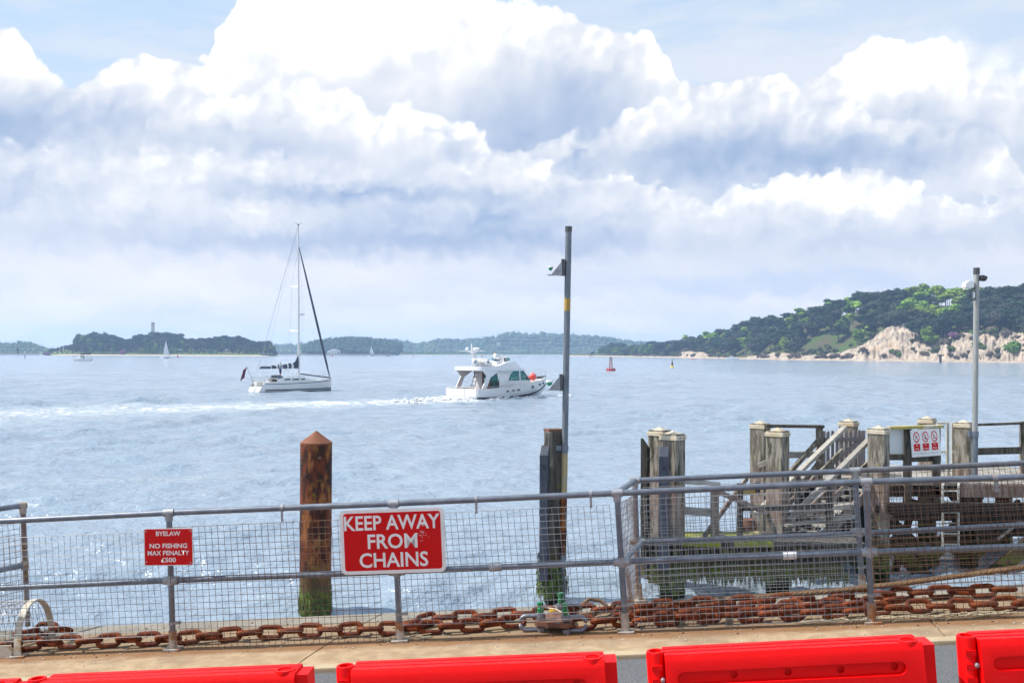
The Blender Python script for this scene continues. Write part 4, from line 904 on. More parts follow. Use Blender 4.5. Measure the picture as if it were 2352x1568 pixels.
stuff(m3.build('flaked_paint', M_swhite, s))
MB().box((0.0, 0.022, 0.0), (0.05, 0.03, 0.46)).box((0, 0.018, -h / 2 + 0.03), (0.12, 0.02, 0.03)).build('bracket', M_fit, s)

# ------------------------------------------------------------------ chains
def link_mesh(L=0.228, Wd=0.124, r=0.0205):
    pts = []; rb_ = Wd / 2 - r; hl = L / 2 - r - rb_
    for i in range(9): a = -math.pi / 2 + math.pi * i / 8; pts.append((hl + rb_ * math.cos(a), rb_ * math.sin(a), 0))
    for i in range(9): a = math.pi / 2 + math.pi * i / 8; pts.append((-hl + rb_ * math.cos(a), rb_ * math.sin(a), 0))
    me = MB().tube(pts, r, 8, False, True).mesh('chain_link', True); me.materials.append(M_rust); return me
LINK = link_mesh()
CH = random.Random(9)
def chain(name, label, pxpath, w=0.062, pitch=0.166, start=0, jit=0.0):
    P = [qp(x, y, w) for x, y in pxpath]; o0 = Vector((P[0].x, P[0].y, 0)); root = thing(name, label, 'chain', o0, Q, group=None)
    seg = [(P[i + 1] - P[i]).length for i in range(len(P) - 1)]; tot = sum(seg); n = int(tot / pitch) + 1
    def pos(d):
        for i, l in enumerate(seg):
            if d <= l or i == len(seg) - 1: return P[i].lerp(P[i + 1], d / l)
            d -= l
    for i in range(n):
        c = pos(i * pitch); d = (pos(i * pitch + 0.08) - pos(max(0, i * pitch - 0.08))).normalized()
        roll = R(68 if (i + start) % 2 else -22) + CH.uniform(-0.25, 0.25)
        yw = math.atan2(d.y, d.x) + CH.uniform(-0.10, 0.10)
        ob = link('link', LINK, root); ob.matrix_local = Matrix.Translation(c - o0 + Vector((0, CH.uniform(-1, 1) * jit, CH.uniform(-0.004, 0.006)))) @ Matrix.Rotation(yw, 4, 'Z') @ Matrix.Rotation(-math.asin(max(-1, min(1, d.z))) + CH.uniform(-0.05, 0.05), 4, 'Y') @ Matrix.Rotation(roll, 4, 'X')
    return root
chain('rusty_chain', 'heavy rusty chain on the quay running from the arched guard to the grey shackle', [(20, 1481), (91, 1476), (240, 1470), (380, 1465), (635, 1450), (848, 1443), (1031, 1437), (1137, 1430), (1196, 1425)])
chain('rusty_chain', 'rusty chain nearest the railing, leading right from the grey shackle with green pins', [(1340, 1429), (1406, 1423), (1465, 1422), (1559, 1418), (1653, 1413), (1781, 1409), (1933, 1402), (2040, 1396), (2146, 1391), (2253, 1387), (2352, 1382), (2480, 1376)], start=1)
chain('rusty_chain', 'rearmost rusty chain lying close to the quay edge under the wire rope', [(940, 1432), (994, 1419), (1107, 1414), (1183, 1410), (1330, 1404), (1480, 1392), (1605, 1387), (1757, 1380), (1872, 1372), (1964, 1367), (2050, 1366), (2131, 1358), (2238, 1356), (2312, 1354)], jit=0.01)
chain('rusty_chain', 'short rusty chain lying between the front chain and the rearmost chain', [(1440, 1408), (1560, 1403), (1700, 1397), (1850, 1391), (1960, 1387), (2060, 1378)], start=1)
chain('rusty_chain', 'short end of rusty chain piled behind the arched guard', [(60, 1450), (105, 1443), (150, 1446)], w=0.075)
# coupling: plate, three shackles with green pins
c0 = qp(1270, 1436); CO = Vector((c0.x, c0.y, 0)); cp_ = thing('chain_coupling', 'rust-brown triangular plate with three grey shackles and green pins joining the chains', 'shackle', CO, Q)
pinL = qp(1243, 1428, 0.075); pinF = qp(1300, 1432, 0.075); pinR = qp(1290, 1405, 0.075)
def cornered(pts, r, z0, z1):
    cen = sum(pts, Vector()) / len(pts); out = []
    for i, p in enumerate(pts):
        d0 = (p - cen); a0 = math.atan2(d0.y, d0.x)
        for k_ in range(-3, 4): a = a0 + k_ * 0.32; out.append(Vector((p.x + r * math.cos(a), p.y + r * math.sin(a), 0)))
    n = len(out); return [Vector((p.x, p.y, z0)) for p in out] + [Vector((p.x, p.y, z1)) for p in out], [tuple(range(n - 1, -1, -1)), tuple(range(n, 2 * n))] + [(i, (i + 1) % n, n + (i + 1) % n, n + i) for i in range(n)]
pc = sorted([pinL, pinF, pinR], key=lambda p: math.atan2(p.y - (pinL + pinF + pinR).y / 3, p.x - (pinL + pinF + pinR).x / 3))
m3 = MB(CO); m3.add(*cornered([p.copy() for p in pc], 0.055, 0.052, 0.092)); m3.build('plate', M_rplate, cp_, bevel=0.006)
for pin, dr, ln in ((pinL, Vector((-1, 0.05, 0)), 0.17), (pinF, Vector((1, 0.0, 0)), 0.16), (pinR, Vector((0.97, 0.22, 0)), 0.17)):
    dr.normalize(); pts = []; H = 0.055; cz = 0.072
    pts.append(pin * 1.0); pts[0] = Vector((pin.x, pin.y, cz + H))
    for i in range(11):
        a = math.pi / 2 - math.pi * i / 10; pts.append(Vector((pin.x, pin.y, cz)) + dr * (ln - 0.05 + 0.05 * math.cos(a)) + Vector((0, 0, H * math.sin(a))))
    pts.append(Vector((pin.x, pin.y, cz - H + 0.005)))
    m3 = MB(CO); m3.tube(pts, 0.017, 10); m3.lathe((pin.x, pin.y, cz + H), [(0.036, -0.02), (0.038, 0), (0.034, 0.02)], 14); m3.lathe((pin.x, pin.y, cz - H + 0.004), [(0.036, -0.018), (0.036, 0.018)], 14)
    sh = m3.build('shackle', M_shk, cp_, True)
    m3 = MB(CO); m3.lathe((pin.x, pin.y, cz + H + 0.018), [(0.020, 0), (0.020, 0.012), (0.027, 0.014), (0.027, 0.040), (0.019, 0.046), (0.021, 0.062), (0.026, 0.066), (0.026, 0.088), (0.014, 0.094)], 12); m3.build('green_pin', M_green, sh, 35)
m3 = MB(CO); m3.tube([pinL + Vector((0.02, 0.03, 0.11)), (pinL + pinF) / 2 + Vector((0.02, 0.02, 0.105)), pinF + Vector((-0.02, 0, 0.09))], 0.006, 6); m3.build('lashing_wire', M_pipe, cp_, True)
m3 = MB(CO); m3.beam(qp(1262, 1402, 0.12), qp(1278, 1398, 0.14), 0.012, 0.018); m3.build('yellow_tag', M_yel, cp_)
# wire rope with eye
def rope_strands(root, P, off, rad=0.0135, sr=0.0108, pitch=0.26, n=6):
    P = [Vector(p) for p in P]; seg = [(P[i + 1] - P[i]).length for i in range(len(P) - 1)]; tot = sum(seg); st = int(tot / 0.022)
    def pos(d):
        for i, l in enumerate(seg):
            if d <= l or i == len(seg) - 1: return P[i].lerp(P[i + 1], min(1.0, d / l))
            d -= l
    for s_ in range(n):
        pts = []
        for i in range(st + 1):
            d = tot * i / st; c = pos(d); tn = (pos(min(tot, d + 0.05)) - pos(max(0, d - 0.05))).normalized(); x = tn.cross(Vector((0, 0, 1))).normalized(); y = x.cross(tn); a = 2 * math.pi * (d / pitch + s_ / n)
            pts.append(c + (x * math.cos(a) + y * math.sin(a)) * rad)
        m4 = MB(off); m4.tube(pts, sr, 5); m4.build('strand', M_rope, root, True)
e0 = qp(1452, 1392, 0.05); WO = Vector((e0.x, e0.y, 0)); wr = thing('wire_rope', 'thick twisted rust-brown wire rope rising along the quay edge', 'rope', WO, Q)
vr = e0.y
rope_strands(wr, [e0, qv(1560, 1383, vr), qv(1720, 1371, vr), qv(1900, 1357, vr), qv(2060, 1340, vr), qv(2220, 1319, vr), qv(2352, 1301, vr), qv(2480, 1282, vr)], WO)
m3 = MB(WO); m3.tube([qv(1398, 1394, vr), e0 + Vector((0.03, 0, 0))], 0.030, 14); m3.build('sleeve', M_pipe, wr, True)
ec = qv(1398, 1394, vr); tip = Vector((pinR.x + 0.13, pinR.y + 0.03, 0.075)); sd = Vector((0.0, 0.10, 0.035))
m3 = MB(WO)
for sg in (1, -1):
    pts = [ec, ec.lerp(tip, 0.25) + sd * 0.7 * sg + Vector((0, 0, 0.02)), ec.lerp(tip, 0.6) + sd * sg + Vector((0, 0, 0.025)), ec.lerp(tip, 0.9) + sd * 0.6 * sg, tip]
    m3.tube(pts, 0.016, 8)
m3.build('eye', M_rope, wr, True)
# straw and twigs washed up along the fence foot
dr_ = random.Random(3)
def litter(name, label, px0, px1, y0, y1, n, ln):
    a = qp((px0 + px1) / 2, (y0 + y1) / 2); off = Vector((a.x, a.y, 0)); m4 = MB(off)
    for i in range(n):
        t_ = dr_.random(); p = qp(px0 + (px1 - px0) * t_, y0 + (y1 - y0) * t_ + dr_.gauss(0, 3.0), 0.006); an = dr_.gauss(0.15, 0.5); l = dr_.uniform(0.3, 1) * ln; d = Vector((math.cos(an), math.sin(an), dr_.uniform(-0.02, 0.1))) * l / 2
        p.z = 0.008 + abs(d.z); m4.tube([p - d, p + Vector((0, dr_.uniform(-0.01, 0.01), 0.004)), p + d], dr_.uniform(0.002, 0.0045), 4)
    o = m4.build(name, M_straw); o.matrix_world = Q @ Matrix.Translation(off); stuff(o); tag(o, label, 'debris')
litter('driftwood_litter', 'dry twigs and straw washed up in front of the left chain', 145, 240, 1478, 1474, 26, 0.16)
litter('straw_litter', 'dry straw along the foot of the railing by the right post', 1850, 2330, 1428, 1408, 90, 0.26)
litter('straw_tuft', 'little heap of straw at the foot of the warning sign post', 860, 985, 1470, 1463, 26, 0.14)

def grit(name, label, n, u0, u1, v0, v1, m_, r0, r1):
    iv, if_ = ICO1; rg_ = np.random.RandomState(12); V = []; F = []; b = 0
    for i in range(n):
        r = rg_.uniform(r0, r1); P = iv * r * np.array([1, rg_.uniform(0.6, 1), 0.5]) + np.array([rg_.uniform(u0, u1), rg_.uniform(v0, v1), 0.001 + r * 0.35]); V.append(P); F.append(if_ + b); b += len(P)
    o = link(name, npmesh(name, np.concatenate(V), np.concatenate(F), m_)); o.matrix_world = Q; stuff(o); tag(o, label, 'grit')
grit('shell_grit', 'pale shell grit scattered over the quay concrete', 420, -4.6, 4.6, kerb_v(0) + 0.12, 0.9, mat('shell_grit', (0.55, 0.50, 0.42), 0.8), 0.003, 0.010)
grit('dark_grit', 'dark crumbs of rust scattered under the chains', 420, -4.6, 4.6, -0.16, 0.75, M_rplate, 0.003, 0.012)

# ------------------------------------------------------------------ barriers
VB = -3.75
def barrier_mesh():
    """one barrier in its own frame: x along, y depth (front is -y), z up; length 1.2, height 1.0"""
    L, H = 1.205, 0.985; parts = []
    prof = [(-0.062, H), (-0.070, H - 0.012), (-0.078, H - 0.03), (-0.092, H - 0.16), (-0.115, H - 0.45), (-0.17, 0.22), (-0.20, 0.16), (-0.20, 0.0), (0.20, 0.0), (0.20, 0.16), (0.17, 0.22), (0.115, H - 0.45), (0.092, H - 0.16), (0.078, H - 0.03), (0.070, H - 0.012), (0.062, H)]
    # two shallow grooves along the top
    topg = [(0.062, H), (0.030, H), (0.026, H - 0.006), (0.018, H - 0.006), (0.014, H), (-0.014, H), (-0.018, H - 0.006), (-0.026, H - 0.006), (-0.030, H), (-0.062, H)]
    ring = prof[:-1] + topg[:-1]
    x0, x1 = 0.075, L - 0.055
    m4 = MB(); m4.loft([[Vector((x, a, b)) for a, b in ring] for x in (x0, x0 + 0.012, x1 - 0.012, x1)], True)
    body = m4.mesh('barrier_body', 35)
    def cutter(m5):
        me = m5.mesh('cut'); return bpy.data.objects.new('cut', me)
    ob = bpy.data.objects.new('b', body); COL.objects.link(ob)
    pill = MB(); pl_ = rounded(0.80 * L, 0.066, 0.0325, 7); vs0 = []; vs1 = []
    for (x, z) in pl_:
        vs0.append(Vector((x + 0.495 * L, -0.20, z * 1.25 + H - 0.098))); vs1.append(Vector((x * 0.985 + 0.495 * L, -0.064, z * 0.75 + H - 0.094)))
    n = len(pl_); pill.add(vs0 + vs1, [tuple(range(n)), tuple(range(2 * n - 1, n - 1, -1))] + [(i, n + i, n + (i + 1) % n, (i + 1) % n) for i in range(n)])
    pill2 = MB(); pill2.add([v + Vector((0, -0.02, -0.42)) for v in pill.v] if False else [Vector(v) + Vector((0, -0.035, -0.40)) for v in pill.v], pill.f)
    holes = MB()
    for f in (0.30, 0.487, 0.669, 0.855): holes.lathe((f * L, 0, H - 0.094), [(0.016, -0.2), (0.016, -0.045)], 14, 'Y')
    cs = []
    for c_ in (pill, pill2, holes):
        co = cutter(c_); COL.objects.link(co); cs.append(co); md = ob.modifiers.new('c', 'BOOLEAN'); md.operation = 'DIFFERENCE'; md.object = co; md.solver = 'EXACT'
    bpy.context.view_layer.update(); me = bpy.data.meshes.new_from_object(ob.evaluated_get(bpy.context.evaluated_depsgraph_get())); me.name = 'barrier_body'
    for o_ in cs + [ob]: bpy.data.objects.remove(o_, do_unlink=True)
    me.polygons.foreach_set('use_smooth', [True] * len(me.polygons)); me.set_sharp_from_angle(angle=R(35)); me.materials.clear(); me.materials.append(M_red)
    parts.append(('body', me))
    m4 = MB(); m4.lathe((0.040, -0.012, 0), [(0.040, 0.30), (0.040, H - 0.004), (0.037, H + 0.006), (0.027, H + 0.006), (0.025, H - 0.03), (0.0, H - 0.03)], 18)
    for i in range(6): m4.box((0.040, -0.052, H - 0.055 - 0.055 * i), (0.045, 0.012, 0.020))
    me = m4.mesh('barrier_hinge', 35, 0.0); me.materials.append(M_red); parts.append(('hinge_lug', me))
    m4 = MB(); m4.lathe((L - 0.105, -0.030, 0), [(0.066, 0.05), (0.046, H - 0.30), (0.042, H - 0.01), (0.040, H + 0.006), (0.030, H + 0.006), (0.028, H - 0.012), (0.0, H - 0.012)], 20)
    for i in range(6): m4.box((L - 0.105, -0.070, H - 0.062 - 0.05 * i), (0.060, 0.014, 0.007), Matrix.Rotation(R(8), 3, 'X'))
    m4.bbox((L - 0.07, -0.06, 0.06), (L - 0.004, 0.055, H - 0.012))
    me = m4.mesh('barrier_end', 35); me.materials.append(M_red); parts.append(('end_lug', me))
    m4 = MB(); m4.lathe((0.062, -0.056, H - 0.105), [(0.009, 0.01), (0.010, -0.006), (0.006, -0.010)], 12, 'Y'); me = m4.mesh('barrier_bolt', 35); me.materials.append(M_fit); parts.append(('bolt', me))
    m4 = MB(); m4.bbox((0.16, -0.23, -0.0), (0.40, 0.23, 0.07)).bbox((0.80, -0.23, -0.0), (1.04, 0.23, 0.07)); me = m4.mesh('barrier_foot'); me.materials.append(M_black); parts.append(('foot_pad', me))
    return parts
BP = barrier_mesh()
BL = [((70, 1557), (718, 1530), 'red plastic road barrier in front of the byelaw sign'), ((775, 1527), (1418, 1501), 'red plastic road barrier in front of the keep away sign'), ((1490, 1497), (2143, 1464), 'red plastic road barrier in front of the rusty chains and right fence post'), ((2198, 1459), (2850, 1430), 'red plastic road barrier at the right end of the row, beyond a wide gap'), ((-590, 1586), (60, 1562), 'red plastic road barrier at the left end of the row, by the arched guard')]
for a, b, lb in BL:
    p0 = qv(*a, VB); p1 = qv(*b, VB); sc = (p1 - p0).length / 1.205; wtop = (p0.z + p1.z) / 2
    root = thing('road_barrier', lb, 'barrier', (p0.x, VB, -0.029), Q, math.atan2(0, 1), 'red barriers along the road edge')
    hz_ = (wtop + 0.029) / 0.99; root.scale = (sc, 1, hz_)
    root.matrix_world = Q @ Matrix.Translation((p0.x, VB, -0.029)) @ Matrix.Rotation(-math.atan2(p1.z - p0.z, p1.x - p0.x), 4, 'Y') @ Matrix.Diagonal((sc, 1, hz_, 1))
    for nm, me in BP: link(nm, me, root)
print('BARRIER', [(round(qv(*a, VB).z + 0.029, 3), round((qv(*b, VB) - qv(*a, VB)).length, 3)) for a, b, l in BL], 'VR', VR, 'edge', edge_v(0), 'kerb', kerb_v(0))
# ------------------------------------------------------------------ piles, poles and the timber jetty
def pilemat(name, base, var, dark, lich=None, weedtop=0.55, stretch=(3.2, 3.2, 0.55), sc=4.0, rough=0.85, pinkz=None):
    m = mat(name, base, rough, var=var, vscale=sc, vamt=0.95, bump=0.006, bscale=14, stretch=stretch, second=dark, sscale=sc * 0.8, slo=0.50, shi=0.62, spec=0.25, vlo=0.40, vhi=0.58)
    q = NT(m.node_tree); pb = m.node_tree.nodes['Principled BSDF']; src = pb.inputs['Base Color'].links[0].from_socket
    g = q.n('ShaderNodeNewGeometry').outputs['Position']; sp = q.n('ShaderNodeSeparateXYZ'); q.L.new(g, sp.inputs[0]); z = sp.outputs[2]
    n = q.noise(g, 5.0, 5, 0.65); zz = q.m('ADD', z, q.m('MULTIPLY', q.m('SUBTRACT', n, 0.5), 0.9))
    c = src
    if lich is not None: c = q.mix(q.m('MULTIPLY', q.mapr(q.noise(g, 7.0, 5, 0.7), 0.60, 0.70), 0.8), c, c4(lich))
    if pinkz is not None: c = q.mix(q.m('MULTIPLY', q.m('MULTIPLY', q.mapr(zz, 1.0, 1.4), q.mapr(zz, 2.1, 1.7)), 0.25), c, c4(pinkz))
    c = q.mix(q.mapr(zz, weedtop + 0.5, weedtop), c, c4((0.085, 0.065, 0.03)))
    c = q.mix(q.m('MULTIPLY', q.mapr(zz, weedtop + 0.15, weedtop - 0.2), q.mapr(q.noise(g, 12.0, 4, 0.6), 0.40, 0.60)), c, c4((0.10, 0.17, 0.012)))
    c = q.mix(q.mapr(zz, 0.22, 0.05), c, c4((0.02, 0.025, 0.012)))
    q.L.new(c, pb.inputs['Base Color']); return m
M_pile = pilemat('rusty_pile', (0.145, 0.034, 0.012), (0.026, 0.010, 0.008), (0.26, 0.095, 0.028), (0.20, 0.13, 0.012), 0.38, (1.6, 1.6, 0.7), 3.6, 0.7)
M_pilecap = mat('rusty_cap', (0.21, 0.075, 0.035), 0.75, 0.1, var=(0.15, 0.05, 0.025), vscale=5, bump=0.002, bscale=30)
M_tim = pilemat('weathered_timber', (0.29, 0.265, 0.225), (0.13, 0.115, 0.092), (0.05, 0.046, 0.034), (0.26, 0.24, 0.05), 0.45, pinkz=(0.36, 0.20, 0.17))
M_timd = pilemat('dark_timber', (0.12, 0.108, 0.09), (0.075, 0.068, 0.06), (0.04, 0.037, 0.03), (0.17, 0.16, 0.04), 0.5)
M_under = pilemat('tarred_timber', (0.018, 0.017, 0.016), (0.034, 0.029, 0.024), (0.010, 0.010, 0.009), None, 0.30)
M_plank = mat('grey_plank', (0.36, 0.34, 0.305), 0.85, var=(0.20, 0.185, 0.16), vscale=4, vamt=0.9, bump=0.003, bscale=14, stretch=(1, 6, 6), rand=0.18)
M_gate = mat('purple_grey_timber', (0.22, 0.195, 0.20), 0.85, var=(0.19, 0.165, 0.17), vscale=4, bump=0.003, bscale=12, stretch=(6, 6, 1), rand=0.15)
M_cap = mat('pale_cap', (0.55, 0.50, 0.41), 0.65, var=(0.42, 0.33, 0.20), vscale=4, vamt=0.8, second=(0.50, 0.26, 0.07), sscale=3.5, slo=0.60, shi=0.70)
M_fend = mat('blue_black_fender', (0.026, 0.032, 0.052), 0.5, var=(0.050, 0.060, 0.085), vscale=6, vamt=0.9, bump=0.004, bscale=12, stretch=(2, 2, 1))
M_mossy = mat('mossy_landing', (0.27, 0.285, 0.03), 0.95, var=(0.11, 0.13, 0.02), vscale=5, vamt=0.9, bump=0.02, bscale=12, second=(0.30, 0.25, 0.15), sscale=2.4, slo=0.48, shi=0.60)
M_weed = mat('sea_weed', (0.085, 0.135, 0.010), 0.6, var=(0.02, 0.03, 0.006), vscale=9, vamt=1.0, rand=0.1)
M_weedd = mat('dark_sea_weed', (0.035, 0.04, 0.015), 0.6, var=(0.09, 0.10, 0.02), vscale=9, vamt=1.0)
M_pole = mat('grey_pole', (0.17, 0.20, 0.235), 0.55, 0.35, var=(0.115, 0.135, 0.16), vscale=5, vamt=0.8, stretch=(4, 4, 0.6), second=(0.24, 0.26, 0.28), sscale=4, slo=0.56, shi=0.66)
M_polel = mat('pale_pole', (0.36, 0.37, 0.365), 0.55, 0.3, var=(0.25, 0.265, 0.265), vscale=5, vamt=0.8, stretch=(4, 4, 0.6), second=(0.45, 0.32, 0.12), sscale=2.5, slo=0.66, shi=0.76)
M_ochre = mat('ochre_band', (0.44, 0.25, 0.03), 0.7, var=(0.26, 0.2, 0.1), vscale=12)
M_lwhite = mat('lamp_white', (0.78, 0.79, 0.78), 0.4, var=(0.66, 0.67, 0.66), vscale=8)
M_lgreen = mat('lamp_green', (0.01, 0.27, 0.14), 0.3, coat=0.3)
M_dgrey = mat('dark_grey_metal', (0.10, 0.105, 0.115), 0.5, 0.3, var=(0.06, 0.06, 0.07), vscale=9)
M_alu = mat('pale_metal_gate', (0.52, 0.52, 0.48), 0.55, 0.25, var=(0.40, 0.39, 0.33), vscale=6)
wd = random.Random(4)
def weeds(parent, off, cx, cy, r, z0, z1, n, m_=None, ln=(0.05, 0.17), name='weed'):
    """hanging strands round a post"""
    m4 = MB(off)
    for i in range(n):
        a = wd.uniform(0, 6.28); rr = r * wd.uniform(1.0, 1.06); x, y = cx + rr * math.cos(a), cy + rr * math.sin(a); z = z0 + (z1 - z0) * wd.random() ** 1.7 * (0.8 + 0.2 * math.sin(a * 3 + cx)); l = wd.uniform(*ln); w_ = wd.uniform(0.008, 0.022)
        tx, ty = -math.sin(a) * w_, math.cos(a) * w_; o_ = Vector((math.cos(a), math.sin(a), 0)) * wd.uniform(0.0, 0.018)
        m4.add([(x - tx, y - ty, z), (x + tx, y + ty, z), Vector((x + tx * 0.8, y + ty * 0.8, z - l * 0.6)) + o_, Vector((x, y, z - l)) + o_ * 1.2, Vector((x - tx * 0.8, y - ty * 0.8, z - l * 0.6)) + o_ * 0.9], [(0, 1, 2, 3, 4)])
    return stuff(m4.build(name, m_ or M_weed, parent))
# rusty steel pile
b = wat(724, 1405); s_ = FP / b.y; rp = 72 / s_ / 2; zt = at(722, 1017, b.y).z
pl = thing('steel_pile', 'rust-brown round steel pile with conical cap standing in the water', 'pile', (b.x, b.y, 0))
MB().lathe((0, 0, 0), [(rp * 1.03, -2.2), (rp * 1.02, 0.1), (rp, 0.5), (rp, zt)], 36).build('shaft', M_pile, pl, True)
MB().lathe((0, 0, zt), [(rp * 1.015, -0.012), (rp * 1.02, 0.012), (rp * 0.97, 0.02), (0.012, 0.20)], 36).build('cap', M_pilecap, pl, 30)
for a, z in ((-1.15, zt - 0.22), (-2.1, zt - 0.5), (-1.0, 0.75)): MB().lathe((rp * math.cos(a), rp * math.sin(a), z), [(0.028, -0.02), (0.028, 0.012), (0.014, 0.018)], 10, 'Y').build('bolt', M_rplate, pl, 35)
weeds(pl, (0, 0, 0), 0, 0, rp, 0.05, 0.45, 420)
# timber piles with pyramid caps
PT = 2.93
def on_z(px, py, z): d = ray(px, py); return Vector((0, 0, CAMZ)) + d * ((z - CAMZ) / d.z)
ANG = R(51)
def square(parent, c, side, z0, z1, m_, name='pile', ang=ANG, ch=0.015):
    m4 = MB(); Mx = Matrix.Rotation(ang, 3, 'Z'); h = side / 2; ring = []
    for (x, y) in ((-h, -h), (h, -h), (h, h), (-h, h)): ring.append(Mx @ Vector((x, y, 0)))
    n = 8; rings = []
    for i in range(n + 1):
        z = z0 + (z1 - z0) * i / n; k_ = 1 + wd.uniform(-0.012, 0.012); rings.append([Vector((c[0], c[1], z)) + p * k_ for p in ring])
    m4.loft(rings, True); return m4.build(name, m_, parent, bevel=ch)
def pyramid(parent, c, side, z, m_=None):
    m4 = MB(); Mx = Matrix.Rotation(ANG, 3, 'Z'); h = side / 2 * 1.10; r0 = [Vector((c[0], c[1], z - 0.165)) + Mx @ Vector((x * h, y * h, 0)) for x, y in ((-1, -1), (1, -1), (1, 1), (-1, 1))]
    r1 = [p + Vector((0, 0, 0.07)) for p in r0]; ap = Vector((c[0], c[1], z))
    m4.add(r0 + r1 + [ap], [(3, 2, 1, 0), (0, 1, 5, 4), (1, 2, 6, 5), (2, 3, 7, 6), (3, 0, 4, 7), (4, 5, 8), (5, 6, 8), (6, 7, 8), (7, 4, 8)])
    o = m4.build('cap', m_ or M_cap, parent, bevel=0.008)
    for x, y in ((-0.3, -1), (0.35, -1), (1, -0.2), (1, 0.4)):
        p = Vector((c[0], c[1], z - 0.13)) + Mx @ Vector((x * h, y * h, 0)); MB().box(p, (0.022, 0.022, 0.022), Mx).build('bolt', M_rplate, o)
# mooring dolphin: two piles with fenders
P1 = on_z(1545, 988, PT); P2 = on_z(1515, 977, PT + 0.02)
dol = thing('mooring_dolphin', 'pair of capped timber piles with blue-black fender at the left end of the jetty', 'pile', (P1.x, P1.y, 0)); DO = Vector((P1.x, P1.y, 0))
for p, sd in ((P1, 0.325), (P2, 0.31)):
    c = (p.x - DO.x, p.y - DO.y); o = square(dol, c, sd, -2.0, PT - 0.06, M_tim); pyramid(dol, c, sd, PT); weeds(dol, (0, 0, 0), c[0], c[1], sd * 0.66, 0.1, 0.75, 110, M_weedd if p is P2 else M_weed)
def fender(parent, off, pxc, ytop, yb, D, w_, dp, m_=M_fend, name='fender', yaw=R(-12)):
    a = at(pxc, ytop, D) - off; b_ = at(pxc, yb, D) - off; m4 = MB(); Mz = Matrix.Rotation(yaw, 3, 'Z'); z1 = a.z; z0 = b_.z
    prof = [(0, z0), (0, z1 - 0.16), (dp, z1), (dp, z0)]
    vs = []
    for sx in (-w_ / 2, w_ / 2):
        for y, z in prof: v = Mz @ Vector((sx, y, 0)); vs.append(Vector((a.x + v.x, a.y + v.y, z)))
    m4.add(vs, [(0, 1, 2, 3), (7, 6, 5, 4), (0, 4, 5, 1), (1, 5, 6, 2), (2, 6, 7, 3), (3, 7, 4, 0)]); o = m4.build(name, m_, parent, bevel=0.01)
    for k_, zz in enumerate((z1 - 0.36, z0 + 0.25)):
        v = Vector((a.x, a.y - 0.004, zz)); MB().lathe(v, [(0.035, -0.012), (0.035, 0.008), (0.02, 0.010)], 10, 'Y').build('bolt', M_black, o, 35)
    return o
fender(dol, DO, 1524, 1027, 1310, P1.y - 0.42, 0.17, 0.20); fender(dol, DO, 1490, 1008, 1330, P1.y + 0.1, 0.06, 0.2, M_under, 'back_fender', R(30))
# fender pile with the light pole
fb = wat(1270, 1366); FO = Vector((fb.x, fb.y, 0)); fz = at(1270, 984, fb.y).z
fp_ = thing('fender_pile', 'leaning-topped timber pile with tarred blue fender beside the tall grey pole', 'pile', FO)
square(fp_, (0, 0.06), 0.26, -2.0, fz - 0.05, M_timd, ang=R(20)); MB().box((0.01, 0.06, fz - 0.03), (0.30, 0.26, 0.05), Matrix.Rotation(R(20), 3, 'Z')).build('top_plate', M_rplate, fp_, bevel=0.006)
m4 = MB(); a = at(1256, 1000, fb.y - 0.14) - FO; bb_ = at(1254, 1040, fb.y - 0.14) - FO
m4.prism([(a.x - 0.02, a.z + 0.06), (a.x + 0.10, a.z + 0.06), (bb_.x + 0.13, bb_.z - 0.25), (bb_.x - 0.09, bb_.z - 0.25)], a.y, a.y + 0.12); m4.build('wedge_board', M_tim, fp_, bevel=0.008)
fender(fp_, FO, 1249, 1024, 1335, fb.y - 0.30, 0.15, 0.17)
weeds(fp_, (0, 0, 0), -0.06, -0.04, 0.22, 0.1, 0.75, 420); weeds(fp_, (0, 0, 0), 0.08, 0.02, 0.2, 0.1, 0.7, 120, M_weedd)
pb0 = at(1292, 1320, fb.y - 0.05); pb1 = at(1306, 526, fb.y - 0.05); ax = (pb1 - pb0).normalized(); PO = pb0 - ax * ((pb0.z) / ax.z)
lp = thing('light_pole', 'tall grey pole with ochre band and two green marker lights', 'pole', PO)
pr = 0.056
def alongp(y):  # point on the pole at a photo row
    t_ = (at(1300, y, fb.y).z - PO.z) / ax.z; return ax * t_
MB().tube([-ax * 2.0, alongp(700), alongp(526)], pr, 20).build('shaft', M_pole, lp, True)
MB().tube([alongp(533), alongp(521)], pr * 1.12, 20).build('cap', M_dgrey, lp, 30)
MB().tube([alongp(714), alongp(686)], pr * 1.012, 20, False).build('ochre_band', M_ochre, lp, True)
MB().tube([alongp(1272), alongp(1140)], pr * 1.03, 20, False).build('rusty_sleeve', M_pile, lp, True)
MB().tube([alongp(1130), alongp(1040)], pr * 1.012, 20, False).build('stained_band', mat('stained_pole', (0.40, 0.30, 0.14), 0.7, 0.2, var=(0.30, 0.30, 0.28), vscale=6), lp, True)
MB().tube([alongp(1034), alongp(1022)], pr * 1.2, 20).box(alongp(1028) + Vector((-0.09, 0, 0)), (0.12, 0.05, 0.09)).build('clamp', M_galv, lp, 30)
MB().tube([alongp(818), alongp(810)], pr * 1.04, 20).build('joint_ring', M_pole, lp, 30)
